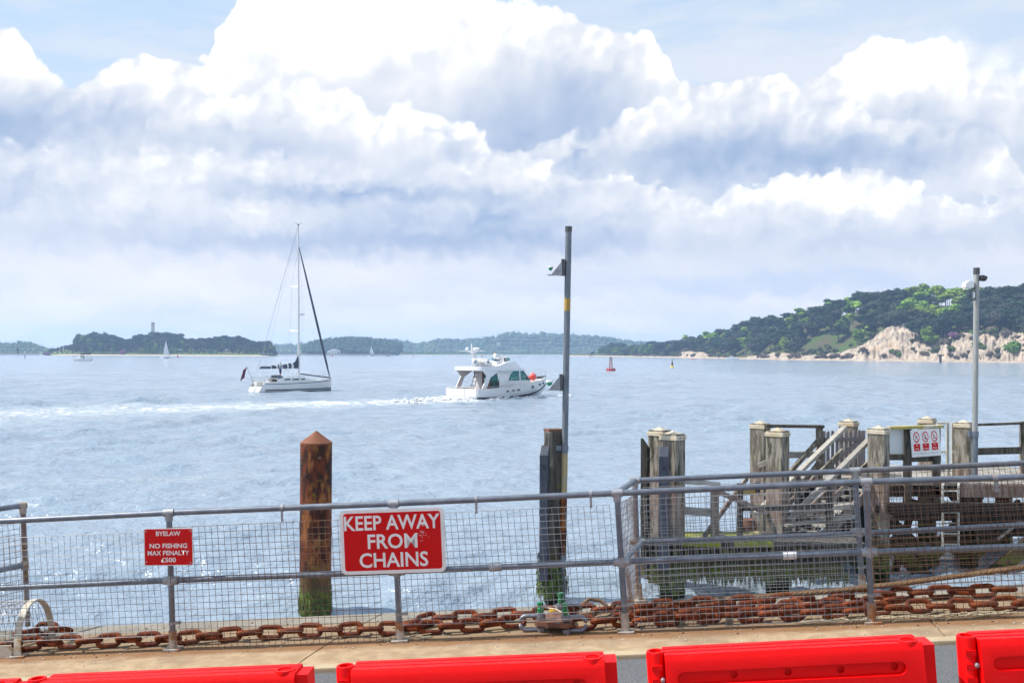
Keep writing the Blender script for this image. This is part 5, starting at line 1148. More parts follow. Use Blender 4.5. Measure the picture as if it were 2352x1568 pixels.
def marker(y0, y1, big):
    c0_ = alongp(y0); c1_ = alongp(y1); xo = -pr - 0.03; br = None
    m5 = MB(); m5.bbox(Vector((c1_.x + xo - 0.03, c1_.y - 0.06, c1_.z)), Vector((c0_.x + xo + 0.025, c1_.y + 0.06, c0_.z))); br = m5.build('bracket_plate', M_dgrey, lp, bevel=0.004)
    zb = c1_.z + 0.02; x0 = c1_.x + xo - 0.02
    MB().bbox((x0 - 0.25, c1_.y - 0.09, zb - 0.012), (x0, c1_.y + 0.09, zb)).build('shelf', M_fit, br)
    for yy in (-0.075, 0.075): MB().prism([(x0, zb), (x0 - 0.19, zb), (x0 - 0.06, zb + 0.16), (x0, zb + 0.24)], c1_.y + yy - 0.003, c1_.y + yy + 0.003).build('gusset', M_fit, br)
    lx = x0 - 0.20 if not big else x0 - 0.19; k_ = 1.0 if not big else 1.35
    lo = MB().lathe((lx, c1_.y - (0.11 if big else 0.0), zb + (0.10 if big else 0.10)), [(0.016 * k_, -0.028), (0.034 * k_, -0.004), (0.038 * k_, 0.0), (0.042 * k_, 0.024 * k_)], 16).build('lamp_base', M_lgreen, br, True)
    MB().lathe((lx, c1_.y - (0.11 if big else 0.0), zb + 0.10), [(0.044 * k_, 0.024 * k_), (0.044 * k_, 0.046 * k_), (0.034 * k_, 0.052 * k_), (0.01, 0.053 * k_)], 16).build('lamp_dome', M_lwhite, lo, True)
    for c in (c0_ - Vector((0, 0, 0.04)), c1_ + Vector((0, 0, 0.09))): MB().tube([c - ax * 0.008, c + ax * 0.008], pr * 1.14, 18).build('strap', M_galv, br, 30)
marker(596, 634, False); marker(859, 897, True)
# ------------------------------------------------------------------ jetty
ZD = 1.72
P3 = on_z(1746, 965, PT); P4 = on_z(1786, 981, PT); P5 = on_z(1949, 960, PT); P6 = on_z(2018, 976, PT); P7 = on_z(2129, 954.5, PT); P8 = on_z(2213, 963, PT)
JO = Vector((P6.x, P6.y, 0)); J = thing('timber_jetty', 'old weathered timber jetty with capped piles and mossy landing beside the quay', 'jetty', JO)
def jb(a, b_, w_, h_, m_, name, par=J, ch=0.006, up=(0, 0, 1)):
    m4 = MB(JO); m4.beam(a, b_, w_, h_, up, ch); return m4.build(name, m_, par)
def loc(p): return (p.x - JO.x, p.y - JO.y)
for p, sd in ((P3, 0.31), (P4, 0.325), (P5, 0.31), (P6, 0.32), (P7, 0.31), (P8, 0.30)):
    o = square(J, loc(p), sd, -2.0, PT - 0.06, M_tim); pyramid(J, loc(p), sd, PT); weeds(J, (0, 0, 0), *loc(p), sd * 0.68, 0.1, 0.6, 90, M_weedd)
def xy(px, D, z): v = at(px, 800, D); return Vector((v.x, D, z))
# extra piles below the deck
for px, D in ((2225, 21.2), (2305, 22.6), (2400, 21.4), (1990, 22.2), (1850, 22.0)):
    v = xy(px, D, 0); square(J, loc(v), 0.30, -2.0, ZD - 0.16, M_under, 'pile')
# deck planks, running away from the viewer
def deck(px0, px1, D0, D1, z, w_=0.15, m_=M_plank, name='deck_plank', thick=0.05):
    x0 = xy(px0, D0, 0).x; x1 = xy(px1, D0, 0).x; x = x0
    while x < x1:
        dz = wd.uniform(-0.006, 0.006); e0, e1 = wd.uniform(-0.04, 0.03), wd.uniform(-0.03, 0.03)
        m4 = MB(JO); m4.bbox((x + 0.006, D0 + e0, z - thick + dz), (x + w_ - 0.006, D1 + e1, z + dz)); m4.build(name, m_, J); x += w_
deck(1990, 2480, 20.55, 23.9, ZD); deck(1735, 1990, 20.9, 22.3, ZD)
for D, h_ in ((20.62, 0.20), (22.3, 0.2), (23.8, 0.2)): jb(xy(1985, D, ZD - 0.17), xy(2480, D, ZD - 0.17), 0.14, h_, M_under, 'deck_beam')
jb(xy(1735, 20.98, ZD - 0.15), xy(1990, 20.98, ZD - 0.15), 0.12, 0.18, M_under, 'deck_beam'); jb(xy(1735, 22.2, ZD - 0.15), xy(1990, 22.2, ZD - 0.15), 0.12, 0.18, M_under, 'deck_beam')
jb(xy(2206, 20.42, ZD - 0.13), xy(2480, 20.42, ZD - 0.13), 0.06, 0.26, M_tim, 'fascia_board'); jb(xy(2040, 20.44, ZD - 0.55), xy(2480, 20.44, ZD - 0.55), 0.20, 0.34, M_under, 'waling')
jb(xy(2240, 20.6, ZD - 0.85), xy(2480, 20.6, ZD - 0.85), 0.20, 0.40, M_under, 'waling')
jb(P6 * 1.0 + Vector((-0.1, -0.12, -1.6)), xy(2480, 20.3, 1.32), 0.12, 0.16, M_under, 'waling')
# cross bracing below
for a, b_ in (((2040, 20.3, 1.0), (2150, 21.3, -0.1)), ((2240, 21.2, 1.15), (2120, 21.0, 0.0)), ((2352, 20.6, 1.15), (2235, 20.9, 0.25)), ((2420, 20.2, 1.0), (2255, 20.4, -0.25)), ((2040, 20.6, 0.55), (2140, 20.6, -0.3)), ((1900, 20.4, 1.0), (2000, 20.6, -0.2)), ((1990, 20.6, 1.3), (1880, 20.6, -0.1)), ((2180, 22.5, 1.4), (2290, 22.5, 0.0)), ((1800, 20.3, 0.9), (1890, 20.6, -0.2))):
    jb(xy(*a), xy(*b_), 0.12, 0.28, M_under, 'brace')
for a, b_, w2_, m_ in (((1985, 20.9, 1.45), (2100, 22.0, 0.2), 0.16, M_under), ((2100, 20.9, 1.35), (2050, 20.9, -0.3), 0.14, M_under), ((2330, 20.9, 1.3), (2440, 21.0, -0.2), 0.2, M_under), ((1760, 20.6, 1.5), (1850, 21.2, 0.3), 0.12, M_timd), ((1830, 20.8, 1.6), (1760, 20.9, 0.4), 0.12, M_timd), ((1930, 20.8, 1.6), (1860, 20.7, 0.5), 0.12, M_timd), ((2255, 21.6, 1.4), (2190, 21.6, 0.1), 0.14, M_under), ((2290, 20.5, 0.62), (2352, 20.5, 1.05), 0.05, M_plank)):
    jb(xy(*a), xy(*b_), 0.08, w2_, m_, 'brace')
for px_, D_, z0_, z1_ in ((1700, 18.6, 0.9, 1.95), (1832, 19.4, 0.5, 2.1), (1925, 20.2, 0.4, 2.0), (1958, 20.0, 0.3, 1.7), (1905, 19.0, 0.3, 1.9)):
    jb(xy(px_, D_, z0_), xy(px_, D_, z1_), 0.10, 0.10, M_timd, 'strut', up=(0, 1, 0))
jb(xy(1700, 18.6, 1.5), xy(1905, 19.0, 1.48), 0.05, 0.10, M_timd, 'strut_rail'); jb(xy(1800, 18.9, 1.15), xy(1960, 19.6, 1.2), 0.22, 0.05, M_plank, 'gang_plank'); jb(xy(1815, 19.1, 1.32), xy(1960, 19.8, 1.40), 0.22, 0.05, M_plank, 'gang_plank')
# landing
ZL = 0.98
x0, x1 = xy(1500, 18.4, 0).x, xy(1962, 18.4, 0).x; x = x0
while x < x1:
    m4 = MB(JO); e = wd.uniform(-0.03, 0.03); m4.bbox((x + 0.004, 18.0 + e, ZL - 0.07), (x + 0.226, 19.2 + e, ZL + wd.uniform(-0.012, 0.012))); m4.build('landing_plank', M_mossy if wd.random() < 0.62 else M_timd, J); x += 0.23
jb(Vector((x0, 18.08, ZL - 0.21)), Vector((x1, 18.08, ZL - 0.21)), 0.22, 0.26, M_under, 'landing_beam'); jb(Vector((x0, 18.2, ZL - 0.48)), Vector((x1 - 0.3, 18.2, ZL - 0.48)), 0.3, 0.24, M_timd, 'landing_beam'); jb(Vector((x0, 19.1, ZL - 0.24)), Vector((x1, 19.1, ZL - 0.24)), 0.22, 0.3, M_under, 'landing_beam')
m4 = MB(JO)
for i in range(420):
    x = wd.uniform(x0, x1 - 0.2); z = ZL - wd.choice((0.10, 0.34, 0.52, 0.58)) + wd.uniform(-0.03, 0.03); y = 18.0 - wd.uniform(-0.02, 0.04) + (0.05 if z < ZL - 0.3 else -0.03); l = wd.uniform(0.06, 0.26); w_ = wd.uniform(0.012, 0.03)
    m4.add([(x - w_, y, z), (x + w_, y, z), (x + w_ * 0.6, y - 0.02, z - l * 0.6), (x, y - 0.01, z - l), (x - w_ * 0.7, y - 0.015, z - l * 0.5)], [(0, 1, 2, 3, 4)])
stuff(m4.build('weed', M_weedd, J))
# frame on the landing
D = 18.25
jb(xy(1642, D, 0.55), xy(1642, D, 1.90), 0.13, 0.13, M_tim, 'frame_post', up=(0, 1, 0)); jb(xy(1570, D + 0.1, 2.00), xy(1655, D, 1.98), 0.18, 0.05, M_plank, 'frame_rail'); jb(xy(1568, D + 0.05, 1.50), xy(1640, D, 1.47), 0.05, 0.14, M_plank, 'frame_rail')
jb(xy(1648, D - 0.06, 1.86), xy(1762, D + 0.3, 1.42), 0.05, 0.09, M_tim, 'frame_brace'); jb(xy(1618, D + 0.1, 1.03), xy(1716, D + 0.9, 1.98), 0.05, 0.09, M_tim, 'frame_brace'); jb(xy(1600, D + 0.2, 2.02), xy(1640, D + 0.5, 1.92), 0.05, 0.06, M_tim, 'frame_brace')
# stairs down to the landing
sA = Vector((7.15, 20.15, 0)); sB = Vector((4.95, 18.85, 0)); dirn = (sB - sA); LN = dirn.length; dirn.normalize(); nrm = Vector((dirn.y, -dirn.x, 0)); nrm = nrm if nrm.y > 0 else -nrm
def st(d, z, o=0.0): return sA + dirn * d + nrm * o + Vector((0, 0, z))
SL = 0.64
for o_ in (0.0, 0.85):
    jb(st(0.0, ZD - 0.02, o_), st(1.5, ZD - 0.02 - 1.5 * SL * 0.9, o_), 0.05, 0.20, M_tim, 'stair_stringer')
    jb(st(-0.1, 2.80, o_), st(2.35, 2.80 - 2.45 * SL, o_), 0.13, 0.07, M_plank, 'stair_handrail'); jb(st(-0.05, 2.34, o_), st(1.9, 2.34 - 1.95 * SL, o_), 0.05, 0.10, M_tim, 'stair_rail')
    jb(st(1.25, 0.70, o_), st(1.25, 2.80 - 1.35 * SL, o_), 0.10, 0.10, M_tim, 'stair_post', up=(0, 1, 0))
for i in range(7): jb(st(0.12 + 0.2 * i, ZD - 0.12 - 0.125 * i, 0.02), st(0.12 + 0.2 * i, ZD - 0.12 - 0.125 * i, 0.83), 0.22, 0.045, M_plank, 'stair_tread', up=(0, 0, 1))
# rail, post and braces between the rear pile and the gate
Dg = 21.2
jb(P3 + Vector((0.05, -0.18, -0.10)), xy(1889, Dg, 2.80), 0.17, 0.06, M_timd, 'top_rail'); jb(xy(1882, Dg, 1.5), xy(1882, Dg, 2.78), 0.12, 0.12, M_tim, 'rail_post', up=(0, 1, 0))
jb(P3 + Vector((0.1, -0.1, -0.70)), xy(1882, Dg, 2.22), 0.05, 0.13, M_plank, 'mid_rail')
jb(xy(1880, Dg - 0.07, 2.52), xy(1802, Dg - 0.6, 1.80), 0.07, 0.09, M_tim, 'rail_brace'); jb(xy(1884, Dg - 0.07, 2.10), xy(1850, Dg - 0.4, 1.74), 0.07, 0.09, M_tim, 'rail_brace'); jb(P4 + Vector((-0.28, 0.3, -0.75)), P4 + Vector((-0.05, 0.2, -0.62)), 0.06, 0.10, M_plank, 'short_rail')
# yellow cleat block and rusty rubber roll between the left piles
MB(JO).box(P4 + Vector((-0.52, 0.35, -1.22)), (0.34, 0.2, 0.15)).build('yellow_block', mat('yellow_lichen_block', (0.46, 0.32, 0.04), 0.8, var=(0.42, 0.38, 0.30), vscale=6), J, bevel=0.02)
MB(JO).lathe(P4 + Vector((-0.50, 0.3, -1.95)), [(0.15, -0.20), (0.19, -0.16), (0.17, -0.05), (0.19, 0.05), (0.17, 0.12), (0.14, 0.20)], 16).build('rusty_roller', mat('rust_roller', (0.20, 0.08, 0.045), 0.85, var=(0.10, 0.045, 0.03), vscale=12, bump=0.01, bscale=20), J, True)
# jetty railing at the right and sign fence
jb(xy(2235, 22.0, 2.79), xy(2480, 22.3, 2.86), 0.10, 0.05, M_timd, 'top_rail'); jb(xy(2235, 22.0, 2.22), xy(2480, 22.3, 2.26), 0.05, 0.15, M_timd, 'mid_rail'); jb(xy(2350, 22.15, 1.6), xy(2350, 22.15, 2.86), 0.12, 0.12, M_tim, 'rail_post', up=(0, 1, 0))
Ds = 20.55
jb(xy(2040, Ds - 0.1, 2.83), xy(2164, Ds + 0.02, 2.86), 0.16, 0.06, mat('lichen_rail', (0.42, 0.36, 0.10), 0.9, var=(0.22, 0.2, 0.12), vscale=6, second=(0.48, 0.46, 0.4), sscale=4, slo=0.5, shi=0.6), 'top_rail')
jb(xy(2084, Ds, 1.3), xy(2084, Ds, 2.80), 0.14, 0.12, M_timd, 'rail_post', up=(0, 1, 0)); jb(xy(2150, Ds + 0.06, 1.2), xy(2150, Ds + 0.06, 2.82), 0.14, 0.12, M_timd, 'rail_post', up=(0, 1, 0))
jb(xy(2040, Ds, 2.24), xy(2084, Ds - 0.02, 2.24), 0.05, 0.12, M_timd, 'mid_rail'); jb(xy(2084, Ds + 0.02, 2.20), xy(2160, Ds + 0.04, 2.22), 0.05, 0.12, M_timd, 'mid_rail')
# white notice board seen from the side
MB(JO).bbox(xy(2043, Ds + 0.03, 2.28), xy(2079, Ds + 0.05, 2.80)).build('blank_board', mat('blank_board', (0.68, 0.72, 0.74), 0.5, var=(0.6, 0.65, 0.68), vscale=2), J)
# prohibition sign
def qa(px, py, D): return at(px, py, D)
FM, w, h = sign_frame((2092.7, 987.6), (2159.8, 983.8), (2092.7, 1050.6), (2159.8, 1044.7), Ds - 0.12, qa, None)
s = thing('prohibition_sign', 'white sign with three red prohibition rings on the jetty rail', 'sign'); s.matrix_world = FM
MB().prism(rounded(w, h, 0.008, 3), 0.0, 0.006).build('plate', M_swhite, s)
M_blk = mat('sign_black', (0.02, 0.02, 0.025), 0.5); M_gtx = mat('sign_grey_text', (0.30, 0.30, 0.36), 0.6)
for i, (cx, wtxt) in enumerate(((-0.305, 'diving'), (0.0, 'swimming'), (0.305, 'Fishing'))):
    cx *= w; cz = h * 0.225; ro_, ri = w * 0.108, w * 0.086; kz = 1.75 * h / w * 0.62
    kz = (h * 0.205) / ro_; m4 = MB(); vs = []; n = 28
    for k_ in range(n): a = 2 * math.pi * k_ / n; vs += [(cx + ro_ * math.cos(a), -0.001, cz + ro_ * kz * math.sin(a)), (cx + ri * math.cos(a), -0.001, cz + ri * kz * 0.98 * math.sin(a))]
    m4.add(vs, [(2 * k_, 2 * ((k_ + 1) % n), 2 * ((k_ + 1) % n) + 1, 2 * k_ + 1) for k_ in range(n)]); ring = m4.build('red_ring', M_sred, s)
    m4 = MB(); a = w * 0.011; m4.add([(cx - ri * 0.72 - a, -0.0022, cz + ri * kz * 0.70), (cx - ri * 0.72 + a, -0.0022, cz + ri * kz * 0.74), (cx + ri * 0.72 + a, -0.0022, cz - ri * kz * 0.70), (cx + ri * 0.72 - a, -0.0022, cz - ri * kz * 0.74)], [(0, 1, 2, 3)]); m4.build('red_bar', M_sred, ring)
    m4 = MB(); u_ = w * 0.075; Y = -0.0014
    def poly(pts): m4.add([(cx + x * u_, Y, cz + z * u_ * kz) for x, z in pts], [tuple(range(len(pts)))])
    if i == 0:
        poly([(-0.75, -0.55), (-0.6, -0.62), (0.75, 0.55), (0.62, 0.66)]); poly([(-0.62, 0.12), (-0.42, 0.18), (-0.05, -0.12), (-0.2, -0.24)]); poly([(-0.8, -0.9), (0.5, -0.82), (0.5, -0.9), (-0.8, -0.98)])
    elif i == 1:
        poly([(-0.4, -0.55), (0.35, -0.5), (0.0, 0.25), (-0.15, 0.2)]); poly([(-0.1, 0.28), (0.45, 0.28), (0.45, 0.42), (-0.1, 0.42)]); poly([(-0.68, -0.12), (-0.5, -0.16), (-0.44, 0.02), (-0.6, 0.08)]); poly([(-0.7, -0.7), (0.6, -0.62), (0.6, -0.7), (-0.7, -0.8)])
    else:
        poly([(-0.55, -0.55), (-0.25, -0.55), (-0.32, 0.05), (-0.45, 0.12)]); poly([(-0.3, 0.0), (-0.22, 0.0), (0.35, 0.75), (0.28, 0.78)]); poly([(0.3, 0.72), (0.34, 0.72), (0.38, -0.3), (0.35, -0.3)]); poly([(-0.2, -0.48), (0.7, -0.42), (0.7, -0.5), (-0.2, -0.56)])
    m4.build('pictogram', M_blk, ring)
    pn = MB().prism([(x + cx, z - h * 0.145) for x, z in rounded(w * 0.215, h * 0.265, 0.010, 3)], -0.0012, -0.0002).build('red_panel', M_sred, s)
    letter('No', w * 0.06, h * 0.062, cx, -h * 0.10, pn, M_swhite, 0.01, -0.0022); letter(wtxt, w * (0.125 if i != 1 else 0.19), h * 0.062, cx, -h * 0.225, pn, M_swhite, 0.01, -0.0022)
letter('Due to strong currents and shallow water', w * 0.84, h * 0.055, -w * 0.01, -h * 0.40, s, M_gtx, 0.0, -0.0012)
bolts(s, [(x * w * 0.47, z * h * 0.40) for x in (-1, 1) for z in (-1, 0, 1)], -0.001, 0.006, M_fit)
# picket gate
G0, G1 = xy(1889, 21.25, 0), xy(1986, 21.6, 0); gt = thing('picket_gate', 'small purple-grey picket gate on the jetty between two posts', 'gate', (G0.x, G0.y, ZD))
GO_ = Vector((G0.x, G0.y, ZD)); gd = (G1 - G0)
def picket(f, w_, zt_, name, round_=True, th=0.025, yo=0.0):
    c = G0 + gd * f; d = gd.normalized(); nn = Vector((-d.y, d.x, 0)); pts = [(-w_ / 2, 0.07), (w_ / 2, 0.07)]
    if round_: pts += [(w_ / 2 * math.cos(a), zt_ - w_ / 2 + w_ / 2 * math.sin(a)) for a in np.linspace(0, math.pi, 7)]
    else: pts += [(w_ / 2, zt_), (-w_ / 2, zt_)]
    n = len(pts); m5 = MB(); A_ = [c - Vector((G0.x, G0.y, 0)) + d * x + nn * yo + Vector((0, 0, z)) for x, z in pts]; B_ = [p + nn * th for p in A_]
    m5.add(A_ + B_, [tuple(range(n)), tuple(range(2 * n - 1, n - 1, -1))] + [(i, n + i, n + (i + 1) % n, (i + 1) % n) for i in range(n)]); return m5.build(name, M_gate, gt)
picket(0.03, 0.10, 0.98, 'stile', False, 0.06); picket(0.97, 0.10, 0.97, 'stile', False, 0.06)
for i in range(8): picket(0.14 + 0.105 * i, 0.065, 0.98 + 0.01 * math.sin(i), 'picket')
for z in (0.80, 0.18): MB().beam(G0 - Vector((G0.x, G0.y, -z)) + Vector((0.04, -0.03, 0)), G1 - Vector((G0.x, G0.y, -z)) + Vector((-0.04, -0.03, 0)), 0.03, 0.09, (0, 0, 1), 0.004).build('gate_rail', M_gate, gt)
MB().beam(Vector((0.08, -0.03, 0.2)), gd + Vector((-0.1, -0.03, 0.78)), 0.03, 0.08, (0, 0, 1), 0.004).build('gate_brace', M_gate, gt)
# pale metal gate frame and ladder
a0 = xy(2176, 21.9, ZD); mg = thing('metal_gate', 'pale metal gate frame standing open on the jetty behind the prohibition sign', 'gate', a0)
def mb_(a, b_, r=0.03, name='gate_bar'): m5 = MB(a0); m5.beam(a, b_, 0.06, 0.05, (0, 1, 0) if abs((b_ - a).z) > 0.3 else (0, 0, 1), 0.006); return m5.build(name, M_alu, mg)
mb_(xy(2176, 21.9, ZD), xy(2176, 21.9, 2.84)); mb_(xy(2188, 21.8, ZD), xy(2188, 21.8, 2.86)); mb_(xy(2226, 21.7, ZD), xy(2226, 21.7, 2.84))
for z in (2.83, 2.22): mb_(xy(2186, 21.78, z), xy(2227, 21.68, z)); mb_(xy(2152, 21.95, z), xy(2177, 21.92, z))
la = xy(2162, 20.35, 0.2); ld = thing('ladder', 'pale vertical metal ladder hanging from the jetty deck edge', 'ladder', la)
for px in (2165, 2201): m5 = MB(la); m5.tube([xy(px, 20.28, 0.5), xy(px, 20.28, 1.25), xy(px, 20.24, ZD + 0.0), xy(px + 4, 20.5, ZD + 0.06)], 0.026, 8); m5.build('stile', M_alu, ld, True)
for i in range(6): m5 = MB(la); m5.tube([xy(2165, 20.28, 0.55 + 0.21 * i), xy(2201, 20.28, 0.55 + 0.21 * i)], 0.016, 8); m5.build('rung', M_alu, ld, True)
# lamp post on the jetty
lb0 = at(2238, 1122, 20.9); lb1 = at(2243, 617, 20.9); lx_ = (lb1 - lb0).normalized(); LO2 = Vector((lb0.x, lb0.y, lb0.z))
ls = thing('lamp_post', 'pale grey lamp post with white floodlight and black camera on the jetty', 'lamp post', LO2)
def alp(y): return lx_ * ((at(2240, y, 20.9).z - LO2.z) / lx_.z)
MB().tube([alp(1122), alp(850), alp(620)], 0.055, 20).build('shaft', M_polel, ls, True); MB().tube([alp(630), alp(615)], 0.064, 20).build('cap', M_dgrey, ls, 30)
MB().tube([alp(1122), alp(1000)], 0.062, 20).build('lower_shaft', M_pole, ls, True); MB().tube([alp(1002), alp(990)], 0.075, 20).box(alp(996) + Vector((-0.08, 0, 0)), (0.12, 0.05, 0.11)).build('clamp', M_galv, ls, 30)
MB().tube([alp(1122) - lx_ * 0.02, alp(1110)], 0.085, 16).build('foot', M_galv, ls, 30)
p = alp(654); m4 = MB(); m4.loft([[p + Vector((-0.07, y, z)) for y, z in ((-0.06, -0.05), (0.06, -0.05), (0.06, 0.06), (-0.06, 0.06))], [p + Vector((-0.17, y, z)) for y, z in ((-0.09, -0.07), (0.09, -0.07), (0.09, 0.085), (-0.09, 0.085))], [p + Vector((-0.26, y, z)) for y, z in ((-0.09, -0.055), (0.09, -0.055), (0.09, 0.02), (-0.09, 0.02))]], True)
fl = m4.build('floodlight', M_lwhite, ls, bevel=0.008); MB().bbox(p + Vector((-0.25, -0.08, -0.085)), p + Vector((-0.15, 0.08, -0.062))).build('lens', mat('lamp_glass', (0.5, 0.5, 0.46), 0.15, coat=0.6), fl)
MB().box(p + Vector((-0.075, 0, 0.0)), (0.09, 0.05, 0.04)).build('arm', M_black, fl)
p = alp(639); m4 = MB(); m4.box(p + Vector((0.115, -0.03, 0.0)), (0.10, 0.16, 0.10), Matrix.Rotation(R(18), 3, 'Y')); m4.box(p + Vector((0.06, 0, -0.03)), (0.05, 0.05, 0.05)); m4.lathe(p + Vector((0.13, -0.11, 0)), [(0.035, -0.03), (0.035, 0.03)], 12, 'Y'); m4.build('camera', M_black, ls, bevel=0.008)
p = alp(660); m4 = MB(); m4.tube([p + Vector((-0.06, -0.05, 0)), p + Vector((-0.14, -0.05, -0.10)), p + Vector((-0.15, -0.05, -0.22)), p + Vector((-0.10, -0.05, -0.28)), p + Vector((-0.05, -0.055, -0.24)), p + Vector((-0.05, -0.055, -0.02))], 0.011, 8); m4.build('cable', M_black, ls, True)
m4 = MB(); m4.box(alp(678) + Vector((-0.07, -0.05, 0)), (0.035, 0.03, 0.11)); m4.build('junction_box', M_lwhite, ls, bevel=0.005)
# ------------------------------------------------------------------ boats
M_gel = mat('white_gelcoat', (0.72, 0.735, 0.76), 0.3, var=(0.67, 0.685, 0.71), vscale=0.8, vamt=0.6, coat=0.3)
M_gelw = mat('cream_deck', (0.72, 0.71, 0.68), 0.5, var=(0.64, 0.63, 0.60), vscale=2)
M_navy = mat('navy_paint', (0.012, 0.018, 0.045), 0.4)
M_cloth = mat('navy_sail_bag', (0.035, 0.050, 0.085), 0.85, var=(0.09, 0.11, 0.15), vscale=3, vamt=0.8, bump=0.02, bscale=6)
M_sail = mat('white_sail', (0.78, 0.78, 0.76), 0.8, var=(0.70, 0.70, 0.70), vscale=1.5)
M_tint = mat('tinted_glass', (0.012, 0.020, 0.022), 0.06, spec=0.8, coat=0.5)
M_teal = bpy.data.materials.new('green_glass'); M_teal.use_nodes = True
_q = NT(M_teal.node_tree); _pb = M_teal.node_tree.nodes['Principled BSDF']; _pb.inputs['Base Color'].default_value = (0.03, 0.15, 0.15, 1); _pb.inputs['Roughness'].default_value = 0.05
_tr = _q.n('ShaderNodeBsdfTransparent'); _tr.inputs[0].default_value = (0.25, 0.62, 0.60, 1); _mx = _q.n('ShaderNodeMixShader'); _mx.inputs[0].default_value = 0.5; _q.L.new(_tr.outputs[0], _mx.inputs[1]); _q.L.new(_pb.outputs[0], _mx.inputs[2]); _q.L.new(_mx.outputs[0], M_teal.node_tree.nodes['Material Output'].inputs[0])
M_steel = mat('stainless_rail', (0.62, 0.63, 0.65), 0.25, 0.8)
M_mast = mat('mast_alloy', (0.66, 0.67, 0.68), 0.4, 0.4, var=(0.56, 0.57, 0.58), vscale=2)
M_teak = mat('varnished_wood', (0.20, 0.065, 0.02), 0.35, var=(0.11, 0.035, 0.012), vscale=5, coat=0.3)
M_orange = mat('orange_buoy', (0.85, 0.09, 0.07), 0.4, var=(0.78, 0.11, 0.10), vscale=4)
M_wire2 = mat('rigging_wire', (0.35, 0.37, 0.40), 0.4, 0.6)
M_flag = mat('red_ensign', (0.26, 0.02, 0.04), 0.85, var=(0.04, 0.04, 0.12), vscale=5, vamt=1.0)
M_skin = mat('skin', (0.50, 0.28, 0.19), 0.55); M_blue = mat('navy_cloth', (0.02, 0.035, 0.10), 0.9); M_greyc = mat('grey_blue_cloth', (0.26, 0.31, 0.38), 0.9); M_whitec = mat('white_shirt', (0.68, 0.70, 0.74), 0.9); M_hair = mat('dark_hair', (0.025, 0.02, 0.02), 0.8)
def skin_body(name, joints, edges, root, mats, pick, parent):
    """one continuous body grown over a skeleton: joints {i: (pos, radius)}"""
    me = bpy.data.meshes.new(name); me.from_pydata([j[0] for j in joints], edges, []); ob = bpy.data.objects.new(name, me); COL.objects.link(ob)
    md = ob.modifiers.new('s', 'SKIN'); sd = ob.modifiers.new('d', 'SUBSURF'); sd.levels = 2
    for i, j in enumerate(joints):
        sv_ = me.skin_vertices[0].data[i]; r = j[1]; sv_.radius = (r, r) if not isinstance(r, tuple) else r; sv_.use_root = (i == root)
    bpy.context.view_layer.update(); m2_ = bpy.data.meshes.new_from_object(ob.evaluated_get(bpy.context.evaluated_depsgraph_get())); bpy.data.objects.remove(ob)
    m2_.name = name; m2_.materials.clear()
    for m_ in mats: m2_.materials.append(m_)
    for p in m2_.polygons: p.material_index = pick(p.center); p.use_smooth = True
    return link(name, m2_, parent)
def person(label, loc, rz, pose, mats, pick, hat=None):
    root = thing('person', label, 'person', loc, None, rz)
    J_, E_ = pose; skin_body('body', J_, E_, 0, mats, pick, root)
    return root
STAND = ([((0, 0, 0.92), (0.16, 0.12)), ((0, 0, 1.15), (0.15, 0.11)), ((0, 0, 1.38), (0.18, 0.11)), ((0, 0, 1.50), 0.06), ((0.02, 0, 1.60), (0.09, 0.10)), ((0.02, 0, 1.70), (0.085, 0.09)),
          ((0, 0.19, 1.40), 0.06), ((0.10, 0.27, 1.16), 0.048), ((0.30, 0.22, 1.10), 0.038), ((0.37, 0.21, 1.10), 0.035),
          ((0, -0.19, 1.40), 0.06), ((0.10, -0.27, 1.16), 0.048), ((0.30, -0.22, 1.12), 0.038), ((0.37, -0.21, 1.12), 0.035),
          ((0, 0.10, 0.86), 0.095), ((0.06, 0.12, 0.48), 0.06), ((0.0, 0.13, 0.09), 0.045), ((0.14, 0.14, 0.04), 0.04),
          ((0, -0.10, 0.86), 0.095), ((-0.02, -0.14, 0.48), 0.06), ((-0.12, -0.15, 0.09), 0.045), ((0.02, -0.16, 0.04), 0.04)],
         [(0, 1), (1, 2), (2, 3), (3, 4), (4, 5), (2, 6), (6, 7), (7, 8), (8, 9), (2, 10), (10, 11), (11, 12), (12, 13), (0, 14), (14, 15), (15, 16), (16, 17), (0, 18), (18, 19), (19, 20), (20, 21)])
SIT = ([((0, 0, 0.10), (0.17, 0.14)), ((-0.03, 0, 0.35), (0.16, 0.12)), ((0.0, 0, 0.60), (0.19, 0.12)), ((0.02, 0, 0.72), 0.06), ((0.04, 0, 0.82), (0.09, 0.10)), ((0.05, 0, 0.92), (0.085, 0.09)),
        ((0, 0.20, 0.60), 0.065), ((0.12, 0.27, 0.38), 0.05), ((0.34, 0.20, 0.42), 0.04), ((0.42, 0.18, 0.45), 0.036),
        ((0, -0.20, 0.60), 0.065), ((0.12, -0.27, 0.38), 0.05), ((0.34, -0.20, 0.42), 0.04), ((0.42, -0.18, 0.45), 0.036),
        ((0.08, 0.10, 0.08), 0.09), ((0.45, 0.13, 0.10), 0.065), ((0.46, 0.13, -0.32), 0.05), ((0.58, 0.13, -0.36), 0.04),
        ((0.08, -0.10, 0.08), 0.09), ((0.45, -0.13, 0.10), 0.065), ((0.46, -0.13, -0.32), 0.05), ((0.58, -0.13, -0.36), 0.04)], STAND[1])

